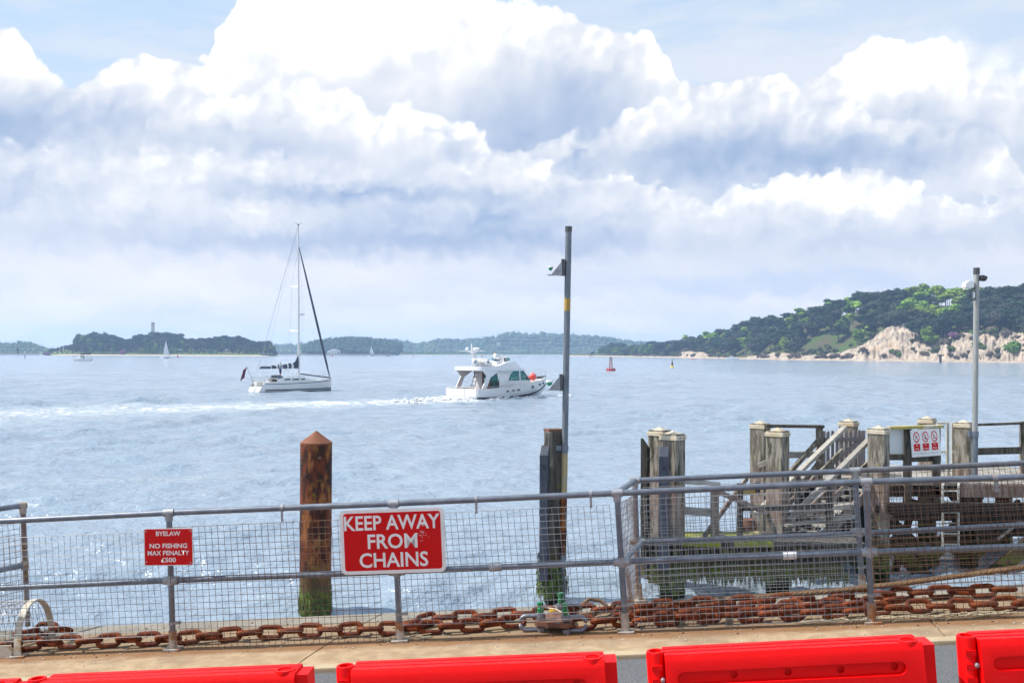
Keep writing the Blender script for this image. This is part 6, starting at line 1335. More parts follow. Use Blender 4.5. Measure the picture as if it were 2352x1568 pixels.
def hull_rings(L, st_):
    """st_: list of (x, half beam at deck, half beam at chine, z deck, z chine, z keel)"""
    rings = []
    for x, bd, bc, zd, zc, zk in st_:
        half = [(bd, zd), (bd * 0.5 + bc * 0.5 + 0.02 * bd, (zd + zc) / 2), (bc, zc), (bc * 0.55, zc * 0.45 + zk * 0.55), (0.0, zk)]
        pts = [Vector((x, -y, z)) for y, z in half] + [Vector((x, y, z)) for y, z in half[-2::-1]]; rings.append(pts)
    return rings
def rail_line(pts, h, r, parent, mat_, n=None, name='guard_rail', step=1):
    m5 = MB(); P = [Vector(p) for p in pts]; m5.tube([p + Vector((0, 0, h)) for p in P], r, 6)
    for p in P[::step]: m5.tube([p, p + Vector((0, 0, h))], r, 6)
    return m5.build(name, mat_, parent, True)

# ---- sailing yacht
wl = wat(672, 899); YA = R(44); yb = thing('sailing_yacht', 'white sailing yacht with bare mast and furled dark headsail', 'yacht', (wl.x, wl.y, 0), None, YA)
ST = [(-4.75, 1.30, 1.10, 1.05, 0.10, 0.02), (-4.1, 1.40, 1.22, 1.06, 0.05, -0.10), (-2.5, 1.60, 1.42, 1.08, 0.0, -0.30), (-0.5, 1.68, 1.48, 1.12, -0.02, -0.42), (1.5, 1.50, 1.22, 1.18, -0.02, -0.40), (3.2, 0.98, 0.70, 1.26, 0.02, -0.25), (4.4, 0.42, 0.22, 1.33, 0.06, -0.05), (4.95, 0.05, 0.03, 1.37, 0.25, 0.12)]
rg = hull_rings(9.7, ST); rg[0] = [Vector((p.x + 0.55 * max(0, p.z - 0.05), p.y, p.z)) for p in rg[0]]
hu = MB().loft(rg).build('hull', M_gel, yb, True)
m5 = MB(); r0 = rg[0]; m5.add([r0[0] + Vector((0.02, 0.25, -0.42)), r0[1] + Vector((0.0, 0.1, 0)), r0[2], r0[3], r0[4], r0[5], r0[6], r0[7], r0[8] + Vector((0.02, -0.25, -0.42))], [tuple(range(9))]); m5.build('transom', M_gel, hu)
def stripe(z0, z1, m_, name):     # painted line following the topsides
    m5 = MB()
    for sg in (-1, 1):
        A_, B_ = [], []
        for x, bd, bc, zd, zc, zk in ST[1:]:
            def yy(z): t_ = (z - zc) / (zd - zc); return (bc + (bd - bc) * t_ + 0.018 * bd * 4 * t_ * (1 - t_) + 0.012) * sg
            za, zb = zd * z0[1] + z0[0], zd * z1[1] + z1[0]; A_.append(Vector((x, yy(za), za))); B_.append(Vector((x, yy(zb), zb)))
        m5.loft([A_, B_])
    return m5.build(name, m_, hu)
stripe((0.17, 0.04), (0.26, 0.06), M_navy, 'boot_stripe'); stripe((-0.02, 0.0), (0.13, 0.0), M_navy, 'waterline_stripe'); stripe((-0.10, 0.90), (-0.07, 0.93), M_navy, 'sheer_stripe')
m5 = MB(); dk = [Vector((x, -bd + 0.03, zd - 0.04)) for x, bd, bc, zd, zc, zk in ST[2:]]; m5.loft([dk, [Vector((p.x, -p.y, p.z)) for p in dk]]); m5.build('deck', M_gelw, yb)
m5 = MB(); 
for sg in (-1, 1): m5.bbox((-4.0, 1.02 * sg - 0.32, 0.62), (-2.4, 1.02 * sg + 0.32, 1.12))
m5.bbox((-4.1, -0.8, 0.45), (-2.4, 0.8, 0.55)); m5.bbox((-4.2, -1.2, 0.1), (-4.0, 1.2, 0.5)); m5.build('cockpit', M_gelw, yb, bevel=0.03)
cr_ = [[Vector((x, y * b_, z0 + (z1 - z0) * f)) for y, f in ((-1, 0), (-0.92, 0.75), (-0.72, 1), (0.72, 1), (0.92, 0.75), (1, 0))] for x, b_, z0, z1 in ((-2.5, 1.05, 1.02, 1.42), (-1.0, 1.12, 1.05, 1.62), (0.8, 0.95, 1.12, 1.60), (2.3, 0.55, 1.2, 1.40), (2.9, 0.35, 1.24, 1.26))]
cb_ = MB().loft(cr_).build('coachroof', M_gel, yb, 50)
for x0_, x1_ in ((-1.7, -0.9), (-0.75, 0.2), (0.35, 0.95)):
    for sg in (-1, 1): MB().add([(x0_, sg * 1.13, 1.28), (x1_, sg * 1.09, 1.30), (x1_ - 0.05, sg * 1.06, 1.44), (x0_ + 0.02, sg * 1.10, 1.42)], [(0, 1, 2, 3)]).build('window', M_tint, cb_)
sp_ = MB().loft([[Vector((x, y, z)) for y, z in ((-0.75, zb), (-0.6, zt_), (0.6, zt_), (0.75, zb))] for x, zb, zt_ in ((-2.3, 1.40, 1.75), (-1.9, 1.45, 1.82), (-1.5, 1.5, 1.60))]).build('sprayhood', M_cloth, cb_)
MZ = 18.1; mx = 0.75
mast = MB().tube([(mx, 0, 1.2), (mx - 0.05, 0, 9), (mx - 0.16, 0, MZ)], [0.115, 0.11, 0.07], 12).build('mast', M_mast, yb, True)
for z, w_ in ((6.55, 1.25), (11.4, 1.0)):
    m5 = MB()
    for sg in (-1, 1): m5.tube([(mx - 0.04, 0, z), (mx - 0.35, sg * w_, z + 0.08)], 0.032, 6)
    m5.build('spreaders', M_mast, mast, True)
MB().lathe((mx + 0.42, 0, 8.35), [(0.10, -0.05), (0.29, 0.0), (0.30, 0.16), (0.12, 0.22)], 16).box((mx + 0.2, 0, 8.3), (0.35, 0.08, 0.06)).build('radar_dome', M_gel, mast, True)
MB().tube([(mx - 0.16, 0, MZ - 0.05), (mx - 0.16, 0, MZ + 0.1)], 0.09, 8).tube([(mx - 0.16, 0, MZ + 0.1), (mx + 0.25, 0.05, MZ + 0.22), (mx + 0.25, 0.05, MZ + 0.45)], 0.018, 5).tube([(mx - 0.2, 0, MZ + 0.1), (mx - 0.55, 0, MZ + 0.3)], 0.018, 5).build('masthead_gear', M_dgrey, mast)
MB().tube([(mx - 0.1, 0, 2.55), (mx - 5.0, -0.25, 2.62)], 0.075, 10).build('boom', M_mast, yb, True)
bag = []
for i in range(15):
    f = i / 14; x = mx - 0.12 - 4.8 * f; hh_ = (0.85 - 0.62 * f ** 0.5) + 0.06 * math.sin(i * 2.1) + (0.55 if i == 0 else 0); w_ = 0.20 + 0.05 * math.sin(i * 1.7)
    bag.append([Vector((x, -0.25 * f + y * w_, 2.50 + z * hh_)) for y, z in ((-0.6, 0), (-1, 0.3), (-0.8, 0.7), (-0.2, 1.0), (0.2, 1.0), (0.8, 0.7), (1, 0.3), (0.6, 0))])
bg_ = MB().loft(bag, True).build('sail_bag', M_cloth, yb, True)
for i in (2, 4, 6, 8, 10):
    c = sum(bag[i], Vector()) / 8; m5 = MB(); r = [c + (p - c) * 1.04 for p in bag[i]]; m5.loft([[p + Vector((0.06, 0, 0)) for p in r], [p + Vector((-0.10 - 0.05 * (i % 4), 0, 0)) for p in r]], True); m5.build('flaked_sail', M_sail, bg_, True)
MB().tube([(mx - 0.1, 0, 1.5), (mx - 1.8, -0.05, 2.5)], 0.035, 6).build('kicker', M_mast, yb, True)
fo0, fo1 = Vector((4.75, 0, 1.55)), Vector((mx - 0.10, 0, 15.9))
MB().tube([fo0 + (fo1 - fo0) * f for f in (0, 0.1, 0.4, 0.75, 1)], [0.05, 0.12, 0.13, 0.10, 0.04], 10).build('furled_headsail', M_cloth, yb, True)
MB().tube([(4.9, 0, 1.42), (1.2, 0.35, 1.9)], 0.07, 8).build('spinnaker_pole', M_navy, yb, True)
for a, b_ in (((mx - 0.16, 0, MZ), (-4.3, 0.7, 1.1)), ((mx - 0.16, 0, MZ - 0.1), (-4.3, -0.7, 1.1)), ((-0.2, -1.45, 1.1), (mx - 0.35, -1.25, 6.62)), ((mx - 0.35, -1.25, 6.62), (mx - 0.3, -1.0, 11.5)), ((mx - 0.3, -1.0, 11.5), (mx - 0.1, 0, 16)), ((-0.2, 1.45, 1.1), (mx - 0.35, 1.25, 6.62)), ((mx - 0.35, 1.25, 6.62), (mx - 0.3, 1.0, 11.5)), ((mx - 0.3, 1.0, 11.5), (mx - 0.1, 0, 16)), ((mx - 5.0, -0.25, 2.65), (mx - 0.16, 0, MZ))):
    MB().tube([a, b_], 0.012, 4).build('stay', M_wire2, mast)
rail_line([(3.2, -0.95, 1.22), (4.2, -0.5, 1.30), (4.85, 0, 1.35), (4.2, 0.5, 1.30), (3.2, 0.95, 1.22)], 0.6, 0.02, yb, M_steel, name='pulpit')
for sg in (-1, 1): rail_line([(-4.3, sg * 1.25, 1.05), (-2.8, sg * 1.5, 1.08), (-1.0, sg * 1.6, 1.10), (1.0, sg * 1.5, 1.15), (3.2, sg * 0.95, 1.22)], 0.58, 0.014, yb, M_steel)
rail_line([(-3.4, -1.38, 1.06), (-4.15, -1.3, 1.05), (-4.25, -0.6, 1.05)], 0.62, 0.022, yb, M_steel, name='stern_pulpit'); rail_line([(-3.4, 1.38, 1.06), (-4.15, 1.3, 1.05), (-4.25, 0.6, 1.05)], 0.62, 0.022, yb, M_steel, name='stern_pulpit')
wc = Vector((-3.15, 0, 1.25)); m5 = MB(); m5.tube([wc + Vector((0.05, 0.62 * math.cos(a), 0.62 * math.sin(a))) for a in np.linspace(0, 2 * math.pi, 24, False)], 0.022, 6, False, True)
for k_ in range(6): a = k_ * math.pi / 3; m5.tube([wc + Vector((0.05, 0, 0)), wc + Vector((0.05, 0.62 * math.cos(a), 0.62 * math.sin(a)))], 0.012, 4)
m5.build('steering_wheel', M_steel, yb, True); MB().bbox((-3.1, -0.14, 0.5), (-2.85, 0.14, 1.3)).build('pedestal', M_gel, yb, bevel=0.03)
fs_ = MB().tube([(-4.35, 0.7, 1.05), (-5.1, 0.85, 2.75)], 0.02, 6).build('flag_staff', M_teak, yb)
m5 = MB(); A_ = []
for i in range(6): A_.append([Vector((-5.05 - 0.05 * j - 0.10 * i + 0.03 * math.sin(i * 1.6 + j), 0.85 + 0.07 * math.sin(i * 1.9 + j * 0.8), 2.72 - 0.10 * i * 0.9 - 0.22 * j)) for j in range(6)])
m5.loft(A_); m5.build('ensign', M_flag, fs_, True)
sailor_loc = yb.matrix_world @ Vector((-1.75, -0.35, 1.50))
person('sailor in grey top and navy shorts standing at the boom of the yacht', sailor_loc, YA, STAND, [M_skin, M_greyc, M_blue, M_hair], lambda c: 3 if c.z > 1.70 else 0 if c.z > 1.50 or (c.z > 1.05 and c.x > 0.22) else 1 if c.z > 0.98 else 2 if c.z > 0.50 else 0)

# ---- motor yacht
mw = wat(1060, 917); MA = R(47); my = thing('motor_yacht', 'white flybridge motor yacht with radar arch leaving a foaming wake', 'motor boat', (mw.x, mw.y, 0), None, MA)
# local: x forward from the transom (0 .. 11.8), y to port
MS = [(0.0, 2.05, 1.98, 0.98, 0.18, -0.25), (1.5, 2.12, 2.02, 1.00, 0.16, -0.40), (3.5, 2.14, 2.02, 1.08, 0.16, -0.55), (5.5, 2.08, 1.90, 1.22, 0.20, -0.60), (7.5, 1.85, 1.52, 1.42, 0.32, -0.55), (9.3, 1.38, 0.92, 1.62, 0.52, -0.35), (10.7, 0.75, 0.36, 1.76, 0.80, 0.0), (11.7, 0.10, 0.05, 1.84, 1.25, 0.75)]
mr = hull_rings(11.8, MS); mh = MB().loft(mr).build('hull', M_gel, my, 50)
m5 = MB(); m5.add(mr[0], [tuple(range(9))]); m5.build('transom', M_gel, mh)
m5 = MB(); 
for sg in (-1, 1): m5.loft([[Vector((x, sg * (bc + 0.03), zc + 0.05)) for x, bd, bc, zd, zc, zk in MS], [Vector((x, sg * (bc * 0.97 + 0.01), zc - 0.16)) for x, bd, bc, zd, zc, zk in MS]])
m5.build('antifoul_stripe', M_navy, mh)
m5 = MB()
for sg in (-1, 1): m5.loft([[Vector((x, sg * (bd + 0.03), zd + 0.02)) for x, bd, bc, zd, zc, zk in MS], [Vector((x, sg * (bd + 0.035), zd - 0.08)) for x, bd, bc, zd, zc, zk in MS]])
m5.build('rubbing_strake', M_gelw, mh, True)
MB().loft([[Vector((x, -2.02 * k_, 0.10)), Vector((x, -2.02 * k_, 0.28)), Vector((x, 2.02 * k_, 0.28)), Vector((x, 2.02 * k_, 0.10))] for x, k_ in ((-0.9, 0.93), (-0.6, 0.99), (0.02, 1.0))], True).build('bathing_platform', M_gel, my, bevel=0.03)
m5 = MB(); m5.bbox((-0.06, -1.95, 0.30), (0.04, -0.85, 1.0)).bbox((-0.06, -0.35, 0.30), (0.04, 1.95, 1.0)); m5.build('stern_locker', M_gelw, my, bevel=0.03)
m5 = MB(); dk = [Vector((x, -bd + 0.02, zd - 0.03)) for x, bd, bc, zd, zc, zk in MS[3:]]; m5.loft([dk, [Vector((p.x, -p.y, p.z)) for p in dk]]); m5.build('foredeck', M_gelw, my)
m5 = MB(); m5.add([(0.05, -1.9, 0.55), (3.2, -1.9, 0.55), (3.2, 1.9, 0.55), (0.05, 1.9, 0.55)], [(0, 1, 2, 3)]); m5.build('cockpit_floor', M_teak, my)
for px_, z_ in (((3.95, 0.62)), ((4.75, 0.66)), ((5.5, 0.70))):
    for sg in (-1,): MB().box((px_, sg * 2.09, z_ + 0.10), (0.38, 0.05, 0.16), Matrix.Rotation(R(2), 3, 'Z')).build('porthole', M_tint, mh, bevel=0.03)
for px_, z_, yy_ in ((7.9, 1.02, 1.69), (9.55, 1.22, 1.14), (10.6, 1.34, 0.64)): MB().lathe((px_, -yy_, z_), [(0.14, -0.05), (0.14, 0.04)], 12, 'Y').build('porthole', M_tint, mh, 35)
# saloon: frames, windows
def wall(pts, m_, name, par=my): m5 = MB(); m5.add(pts, [tuple(range(len(pts)))]); return m5.build(name, m_, par)
ca = MB()
for sg in (-1, 1):
    y0, y1 = 1.62 * sg, 1.50 * sg
    ca.loft([[Vector((x, y0 * k_, 1.02)) for x, k_ in ((3.3, 1), (4.4, 1), (6.2, 0.98), (8.4, 0.78))], [Vector((x, y0 * k_, 1.66)) for x, k_ in ((3.3, 1), (4.4, 1), (6.2, 0.98), (7.9, 0.80))]])
    ca.add([(3.3, y0, 1.66), (4.55, y0, 1.66), (4.9, y1, 2.2), (5.35, y1, 2.62), (3.0, y1, 2.62)], [(0, 1, 2, 3, 4)])
ca.loft([[Vector((8.4, y, 1.10)) for y in (-1.26, 1.26)], [Vector((7.9, y, 1.66)) for y in (-1.3, 1.3)]])
ca.add([(8.4, -1.26, 1.12), (8.4, 1.26, 1.12), (11.0, 0.45, 1.80), (11.0, -0.45, 1.80)], [(0, 1, 2, 3)])
ca.build('cabin_side', M_gel, my)
for sg in (-1, 1):
    k_ = sg
    wall([(4.62, 1.605 * k_, 1.68), (6.15, 1.58 * k_, 1.68), (6.15, 1.49 * k_, 2.55), (5.45, 1.50 * k_, 2.57), (4.98, 1.53 * k_, 2.25)], M_teal, 'side_window'); wall([(6.30, 1.58 * k_, 1.68), (7.85, 1.30 * k_, 1.68), (6.75, 1.40 * k_, 2.55), (6.30, 1.49 * k_, 2.55)], M_teal, 'side_window')
    MB().beam((6.22, 1.585 * k_, 1.66), (6.22, 1.495 * k_, 2.6), 0.16, 0.04, (0, 1, 0)).build('window_post', M_gel, my); MB().beam((7.92, 1.30 * k_, 1.66), (6.78, 1.42 * k_, 2.6), 0.07, 0.07).build('window_post', M_dgrey, my)
wall([(7.9, -1.30, 1.68), (7.9, 1.30, 1.68), (6.78, 1.38, 2.58), (6.78, -1.38, 2.58)], M_teal, 'windscreen')
wall([(3.28, -0.45, 0.6), (3.28, -1.48, 0.6), (3.22, -1.45, 2.55), (3.22, -0.45, 2.55)], M_teal, 'saloon_door')
wall([(3.28, 0.45, 0.57), (3.28, 1.70, 0.57), (3.22, 1.70, 2.62), (3.22, 0.45, 2.62)], M_gel, 'bulkhead')
MB().bbox((3.35, -0.42, 0.56), (3.42, 0.45, 1.5)).bbox((5.2, -1.3, 0.9), (5.9, 1.3, 1.5)).build('saloon_furniture', M_teak, my); MB().bbox((3.2, 0.42, 0.56), (3.3, 0.52, 2.56)).bbox((3.2, -0.52, 0.56), (3.3, -0.44, 2.56)).build('door_frame', M_teak, my)
wall([(3.2, -1.5, 0.57), (8.0, -1.3, 0.57), (8.0, 1.3, 0.57), (3.2, 1.5, 0.57)], M_teak, 'saloon_floor')
# side wings behind the saloon that carry the flybridge
for sg in (-1, 1): MB().prism([(0.9, 1.0), (1.5, 1.0), (2.0, 2.0), (3.2, 2.62), (1.0, 2.62), (1.55, 2.1), (1.2, 1.5)], sg * 1.72 - 0.05, sg * 1.72 + 0.05).build('wing', M_gel, my, bevel=0.02)
# flybridge: deck slab with coaming
def fly(x, b_, z0, z1): return [Vector((x, -b_, z0)), Vector((x, -b_ * 1.02, (z0 + z1) / 2)), Vector((x, -b_ * 0.97, z1)), Vector((x, b_ * 0.97, z1)), Vector((x, b_ * 1.02, (z0 + z1) / 2)), Vector((x, b_, z0))]
MB().loft([fly(0.55, 1.45, 2.66, 2.96), fly(0.8, 1.75, 2.62, 3.0), (fly(3.5, 1.85, 2.60, 3.02)), fly(5.8, 1.75, 2.60, 3.0), fly(7.1, 1.35, 2.58, 2.76)], True).build('flybridge_deck', M_gel, my, 40)
fr = []
for x, b_, zt_ in ((3.1, 1.80, 3.05), (4.0, 1.78, 3.30), (5.2, 1.66, 3.52), (5.75, 1.52, 3.50), (6.9, 1.22, 2.80)): fr.append([Vector((x, -b_, 2.98 if x < 6 else 2.70)), Vector((x, -b_ * 0.93, zt_)), Vector((x, b_ * 0.93, zt_)), Vector((x, b_, 2.98 if x < 6 else 2.70))])
MB().loft(fr, False).build('flybridge_coaming', M_gel, my, 40)
MB().bbox((2.55, -0.9, 3.0), (3.1, 0.9, 3.45)).bbox((2.45, -0.9, 3.3), (2.65, 0.9, 3.75)).build('bench_seat', M_gelw, my, bevel=0.06); MB().bbox((3.6, -1.0, 3.0), (4.4, 0.2, 3.5)).build('helm_seat', M_gel, my, bevel=0.08)
MB().loft([[Vector((4.75, y, 3.3)) for y in (-0.9, 0.1)], [Vector((4.7, y, 3.85)) for y in (-0.85, 0.05)], [Vector((5.2, y, 3.75)) for y in (-0.85, 0.05)], [Vector((5.4, y, 3.4)) for y in (-0.9, 0.1)]]).build('helm_console', M_gel, my, 40)
m5 = MB(); m5.tube([Vector((4.62 - 0.05 * math.sin(a), -0.4 + 0.2 * math.cos(a), 3.8 + 0.2 * math.sin(a))) for a in np.linspace(0, 6.28, 16, False)], 0.018, 5, False, True); m5.build('steering_wheel', M_black, my)
wall([(5.35, -1.2, 3.5), (5.35, 1.2, 3.5), (5.15, 1.15, 3.86), (5.15, -1.15, 3.86)], M_teal, 'wind_deflector'); m5 = MB(); m5.tube([(3.2, -1.72, 3.78), (4.6, -1.66, 3.84), (5.2, -1.2, 3.88), (5.2, 1.2, 3.88), (4.6, 1.66, 3.84), (3.2, 1.72, 3.78)], 0.02, 6)
for p in ((3.2, -1.72), (4.2, -1.68), (5.2, -1.2), (5.2, 1.2), (4.2, 1.68), (3.2, 1.72)): m5.tube([(p[0], p[1], 3.1), (p[0], p[1], 3.83)], 0.016, 5)
m5.build('screen_rail', M_steel, my, True)
rail_line([(2.9, -1.75, 3.0), (1.8, -1.75, 3.0), (0.8, -1.6, 3.0), (0.62, 0, 3.0), (0.8, 1.6, 3.0), (1.8, 1.75, 3.0), (2.9, 1.75, 3.0)], 0.72, 0.018, my, M_steel, name='flybridge_rail')
for x, y in ((0.75, -0.9), (1.6, -1.72)): MB().lathe((x, y, 3.42), [(0.05, -0.12), (0.24, -0.10), (0.26, 0.0), (0.24, 0.10), (0.05, 0.12)], 16, 'Y').build('lifebuoy', M_gel, my, True); MB().lathe((x, y - 0.13, 3.42), [(0.09, -0.02), (0.09, 0.02)], 12, 'Y').build('lifebuoy_centre', M_dgrey, my, 35)
# radar arch
def arc_ring(x, y, z, a, b_): return [Vector((x - a, y - b_, z)), Vector((x + a, y - b_, z)), Vector((x + a, y + b_, z)), Vector((x - a, y + b_, z))]
arch = MB().loft([arc_ring(1.95, 0, 2.98, 0.26, 0.16), arc_ring(1.75, 0, 3.6, 0.20, 0.13), arc_ring(1.45, 0, 4.25, 0.16, 0.12), arc_ring(1.38, 0, 4.42, 0.30, 0.5)], True).build('radar_mast', M_gel, my, bevel=0.03)
MB().loft([arc_ring(1.32, 0, 4.42, 0.50, 1.0), arc_ring(1.32, 0, 4.50, 0.55, 1.15)], True).build('mast_table', M_gel, arch, bevel=0.02)
MB().lathe((1.45, -0.45, 4.52), [(0.27, 0), (0.31, 0.06), (0.31, 0.18), (0.2, 0.26)], 18).build('radar_dome', M_gel, arch, True); MB().lathe((1.25, 0.55, 4.52), [(0.14, 0), (0.16, 0.05), (0.15, 0.22), (0.06, 0.28)], 14).build('sat_dome', M_gel, arch, True)
MB().tube([(1.32, 0.0, 4.5), (1.25, 0.0, 5.15)], [0.09, 0.06], 8).build('light_mast', M_gel, arch, True); MB().tube([(1.2, 0.4, 4.5), (0.85, 0.45, 6.3)], 0.012, 4).build('aerial', M_gel, arch)
# ladder to the flybridge, cockpit rails, bow rails, anchor winch
m5 = MB(); la0, la1 = Vector((2.3, 1.0, 0.6)), Vector((3.0, 1.0, 2.65))
for dy in (-0.22, 0.22): m5.tube([la0 + Vector((0, dy, 0)), la1 + Vector((0, dy, 0))], 0.035, 6)
m5.build('ladder_rail', M_gel, my, True)
for i in range(5): f = (i + 0.6) / 5.4; p = la0.lerp(la1, f); MB().box(p, (0.22, 0.44, 0.04)).build('ladder_step', M_teak, my)
m5 = MB(); m5.tube([(0.05, -1.95, 1.14), (1.5, -2.0, 1.16), (3.2, -2.02, 1.22)], 0.022, 6); 
for x in (0.05, 1.0, 2.1, 3.2): m5.tube([(x, -1.98, 1.0), (x, -1.98, 1.16)], 0.016, 5)
m5.build('cockpit_rail', M_steel, my, True); MB().tube([(0.05, -1.9, 1.14), (0.05, 1.95, 1.14)], 0.022, 6).build('stern_rail', M_steel, my, True)
for sg in (-1, 1): rail_line([(4.6, sg * 2.0, 1.18), (5.8, sg * 1.98, 1.28), (7.2, sg * 1.82, 1.42), (8.6, sg * 1.52, 1.56), (10.0, sg * 1.02, 1.70), (11.2, sg * 0.42, 1.80), (11.75, 0, 1.85)], 0.72, 0.02, my, M_steel, name='bow_rail')
MB().bbox((10.6, -0.25, 1.78), (11.1, 0.25, 1.98)).tube([(10.9, 0, 1.95), (11.7, 0, 1.98)], 0.05, 6).bbox((10.1, -0.12, 1.76), (10.5, 0.12, 1.9)).build('anchor_winch', M_dgrey, my)
bu = my.matrix_world @ Vector((8.75, -0.95, 1.62)); fb_ = MB().lathe((0, 0, 0), [(0.05, -0.02), (0.22, 0.04), (0.35, 0.22), (0.37, 0.38), (0.31, 0.56), (0.14, 0.70), (0.06, 0.77)], 20).build('fender_buoy', M_orange, None, True); fb_.location = bu; tag(fb_, 'round orange-red fender buoy on the foredeck of the motor yacht', 'fender')
b2 = my.matrix_world @ Vector((8.0, -1.05, 1.45)); fb2 = MB().lathe((0, 0, 0), [(0.04, -0.02), (0.20, 0.1), (0.24, 0.3), (0.22, 0.5), (0.08, 0.6)], 16).build('fender_buoy', M_orange, None, True); fb2.location = b2; tag(fb2, 'smaller orange-red fender leaning against the motor yacht windscreen', 'fender')
hl = my.matrix_world @ Vector((3.95, -0.45, 3.50)); person('helmsman in a white shirt and dark cap on the flybridge of the motor yacht', hl, MA, SIT, [M_skin, M_whitec, M_blue, M_hair], lambda c: 3 if c.z > 0.92 or (c.z > 0.86 and c.x < 0.04) else 0 if c.z > 0.74 or c.x > 0.36 and c.z > 0.35 else 1 if c.z > 0.18 else 2)
me = text_mesh('ANTARES 980', 1.3, 0.13, 0.0, 0, 0); me.materials.append(M_greyc); lo_ = link('lettering', me, mh); lo_.location = (2.05, -2.105, 0.62); lo_.rotation_euler = (0, 0, R(-0.6))
# foam thrown up round the hull
frn = np.random.RandomState(8)
def foam_heap(name, pts, width, hgt, n, label):
    V = []; F = []; b = 0; iv, if_ = ICO1
    seg = [(Vector(pts[i]), Vector(pts[i + 1])) for i in range(len(pts) - 1)]
    for i in range(n):
        f = frn.uniform(0, len(seg)); a, c = seg[int(f) % len(seg)]; p = a.lerp(c, f % 1.0); r = frn.uniform(0.03, 0.11); off = frn.normal(size=2) * width
        P = iv * (1 + 0.3 * frn.normal(size=(len(iv), 1)).clip(-1, 1)) * np.array([r * 2.2, r * 2.2, r * 0.5]) + np.array([p.x + off[0], p.y + off[1], abs(frn.normal()) * hgt * max(0, 1 - np.hypot(*off) / (width * 2.2)) - 0.02])
        V.append(P); F.append(if_ + b); b += len(P)
    o = link(name, npmesh(name, np.concatenate(V), np.concatenate(F), M_foam, True)); stuff(o); tag(o, label, 'foam')
M_foam = mat('sea_foam', (0.84, 0.86, 0.88), 0.9, var=(0.72, 0.78, 0.82), vscale=2)
W_ = lambda x, y: my.matrix_world @ Vector((x, y, 0))
foam_heap('wake_foam', [W_(-0.6, -1.6), W_(-0.8, 1.8), W_(-3.0, 0.5), W_(-5.5, 0.2), W_(-8.0, 0.4), W_(-3, -1.2), W_(-0.9, -1.5)], 0.75, 0.16, 2200, 'white churned foam behind the stern of the motor yacht')
foam_heap('bow_foam', [W_(1.0, -2.5), W_(4.0, -2.6), W_(6.5, -2.5), W_(8.5, -1.9), W_(10.0, -1.3), W_(11.2, -1.6), W_(12.6, -2.6)], 0.20, 0.12, 1600, 'white bow wave along the side of the motor yacht')
# ------------------------------------------------------------------ small craft, buoys and far structures
M_bred = mat('buoy_red', (0.36, 0.012, 0.02), 0.5, var=(0.26, 0.012, 0.02), vscale=3)
M_byel = mat('buoy_yellow', (0.62, 0.46, 0.02), 0.5); M_bblk = mat('buoy_black', (0.02, 0.022, 0.028), 0.5)
b = wat(1403, 851); bo = thing('red_buoy', 'red navigation buoy with lattice tower floating beyond the grey pole', 'buoy', (b.x, b.y, 0)); k_ = b.y / FP
r = 11 * k_
MB().lathe((0, 0, 0), [(r * 0.7, -0.5), (r, -0.15), (r, 0.35), (r * 0.92, 0.5), (r * 0.3, 0.52)], 20).build('float', M_bred, bo, 40)
zt = 28 * k_
for i in range(4):
    a = R(45 + 90 * i); MB().tube([(r * 0.42 * math.cos(a), r * 0.42 * math.sin(a), 0.45), (r * 0.26 * math.cos(a), r * 0.26 * math.sin(a), zt)], 0.07, 6).build('tower_leg', M_bred, bo)
    a2 = R(135 + 90 * i)
    for j in range(4):
        z0 = 0.6 + (zt - 0.7) * j / 4; z1 = 0.6 + (zt - 0.7) * (j + 1) / 4; q0 = r * (0.42 - 0.16 * j / 4); q1 = r * (0.42 - 0.16 * (j + 1) / 4)
        MB().tube([(q0 * math.cos(a), q0 * math.sin(a), z0), (q1 * math.cos(a2), q1 * math.sin(a2), z1)], 0.035, 4).build('tower_brace', M_bred, bo)
MB().lathe((0, 0, zt), [(r * 0.40, -0.1), (r * 0.40, 0.02), (0.16, 0.05), (0.18, 0.3), (0.08, 0.5)], 12).build('lantern', M_dgrey, bo, 35)
for a in (0.4, 3.5): MB().tube([(r * 0.8 * math.cos(a), r * 0.8 * math.sin(a), 0.45), (r * 0.85 * math.cos(a), r * 0.85 * math.sin(a), 0.75)], 0.08, 6).build('lifting_eye', M_bred, bo)
b = wat(1544, 843); bo = thing('cardinal_buoy', 'slim black and yellow navigation buoy to the right of the red buoy', 'buoy', (b.x, b.y, 0)); k_ = b.y / FP
MB().lathe((0, 0, 0), [(4 * k_, -0.5), (4.8 * k_, 0.0), (4.4 * k_, 1.6 * k_), (2.2 * k_, 3.4 * k_)], 16).build('float', M_byel, bo, 40); MB().lathe((0, 0, 0), [(2.2 * k_, 3.4 * k_), (1.7 * k_, 11 * k_), (1.3 * k_, 12 * k_)], 12).build('pillar', M_bblk, bo, 40)
for z in (14.0, 17.0): MB().lathe((0, 0, z * k_), [(1.4 * k_, -1.3 * k_), (0.06, 1.2 * k_)], 10).build('topmark', M_bblk, bo)
MB().tube([(0, 0, 11 * k_), (0, 0, 18 * k_)], 0.06, 6).build('topmark_rod', M_bblk, bo)
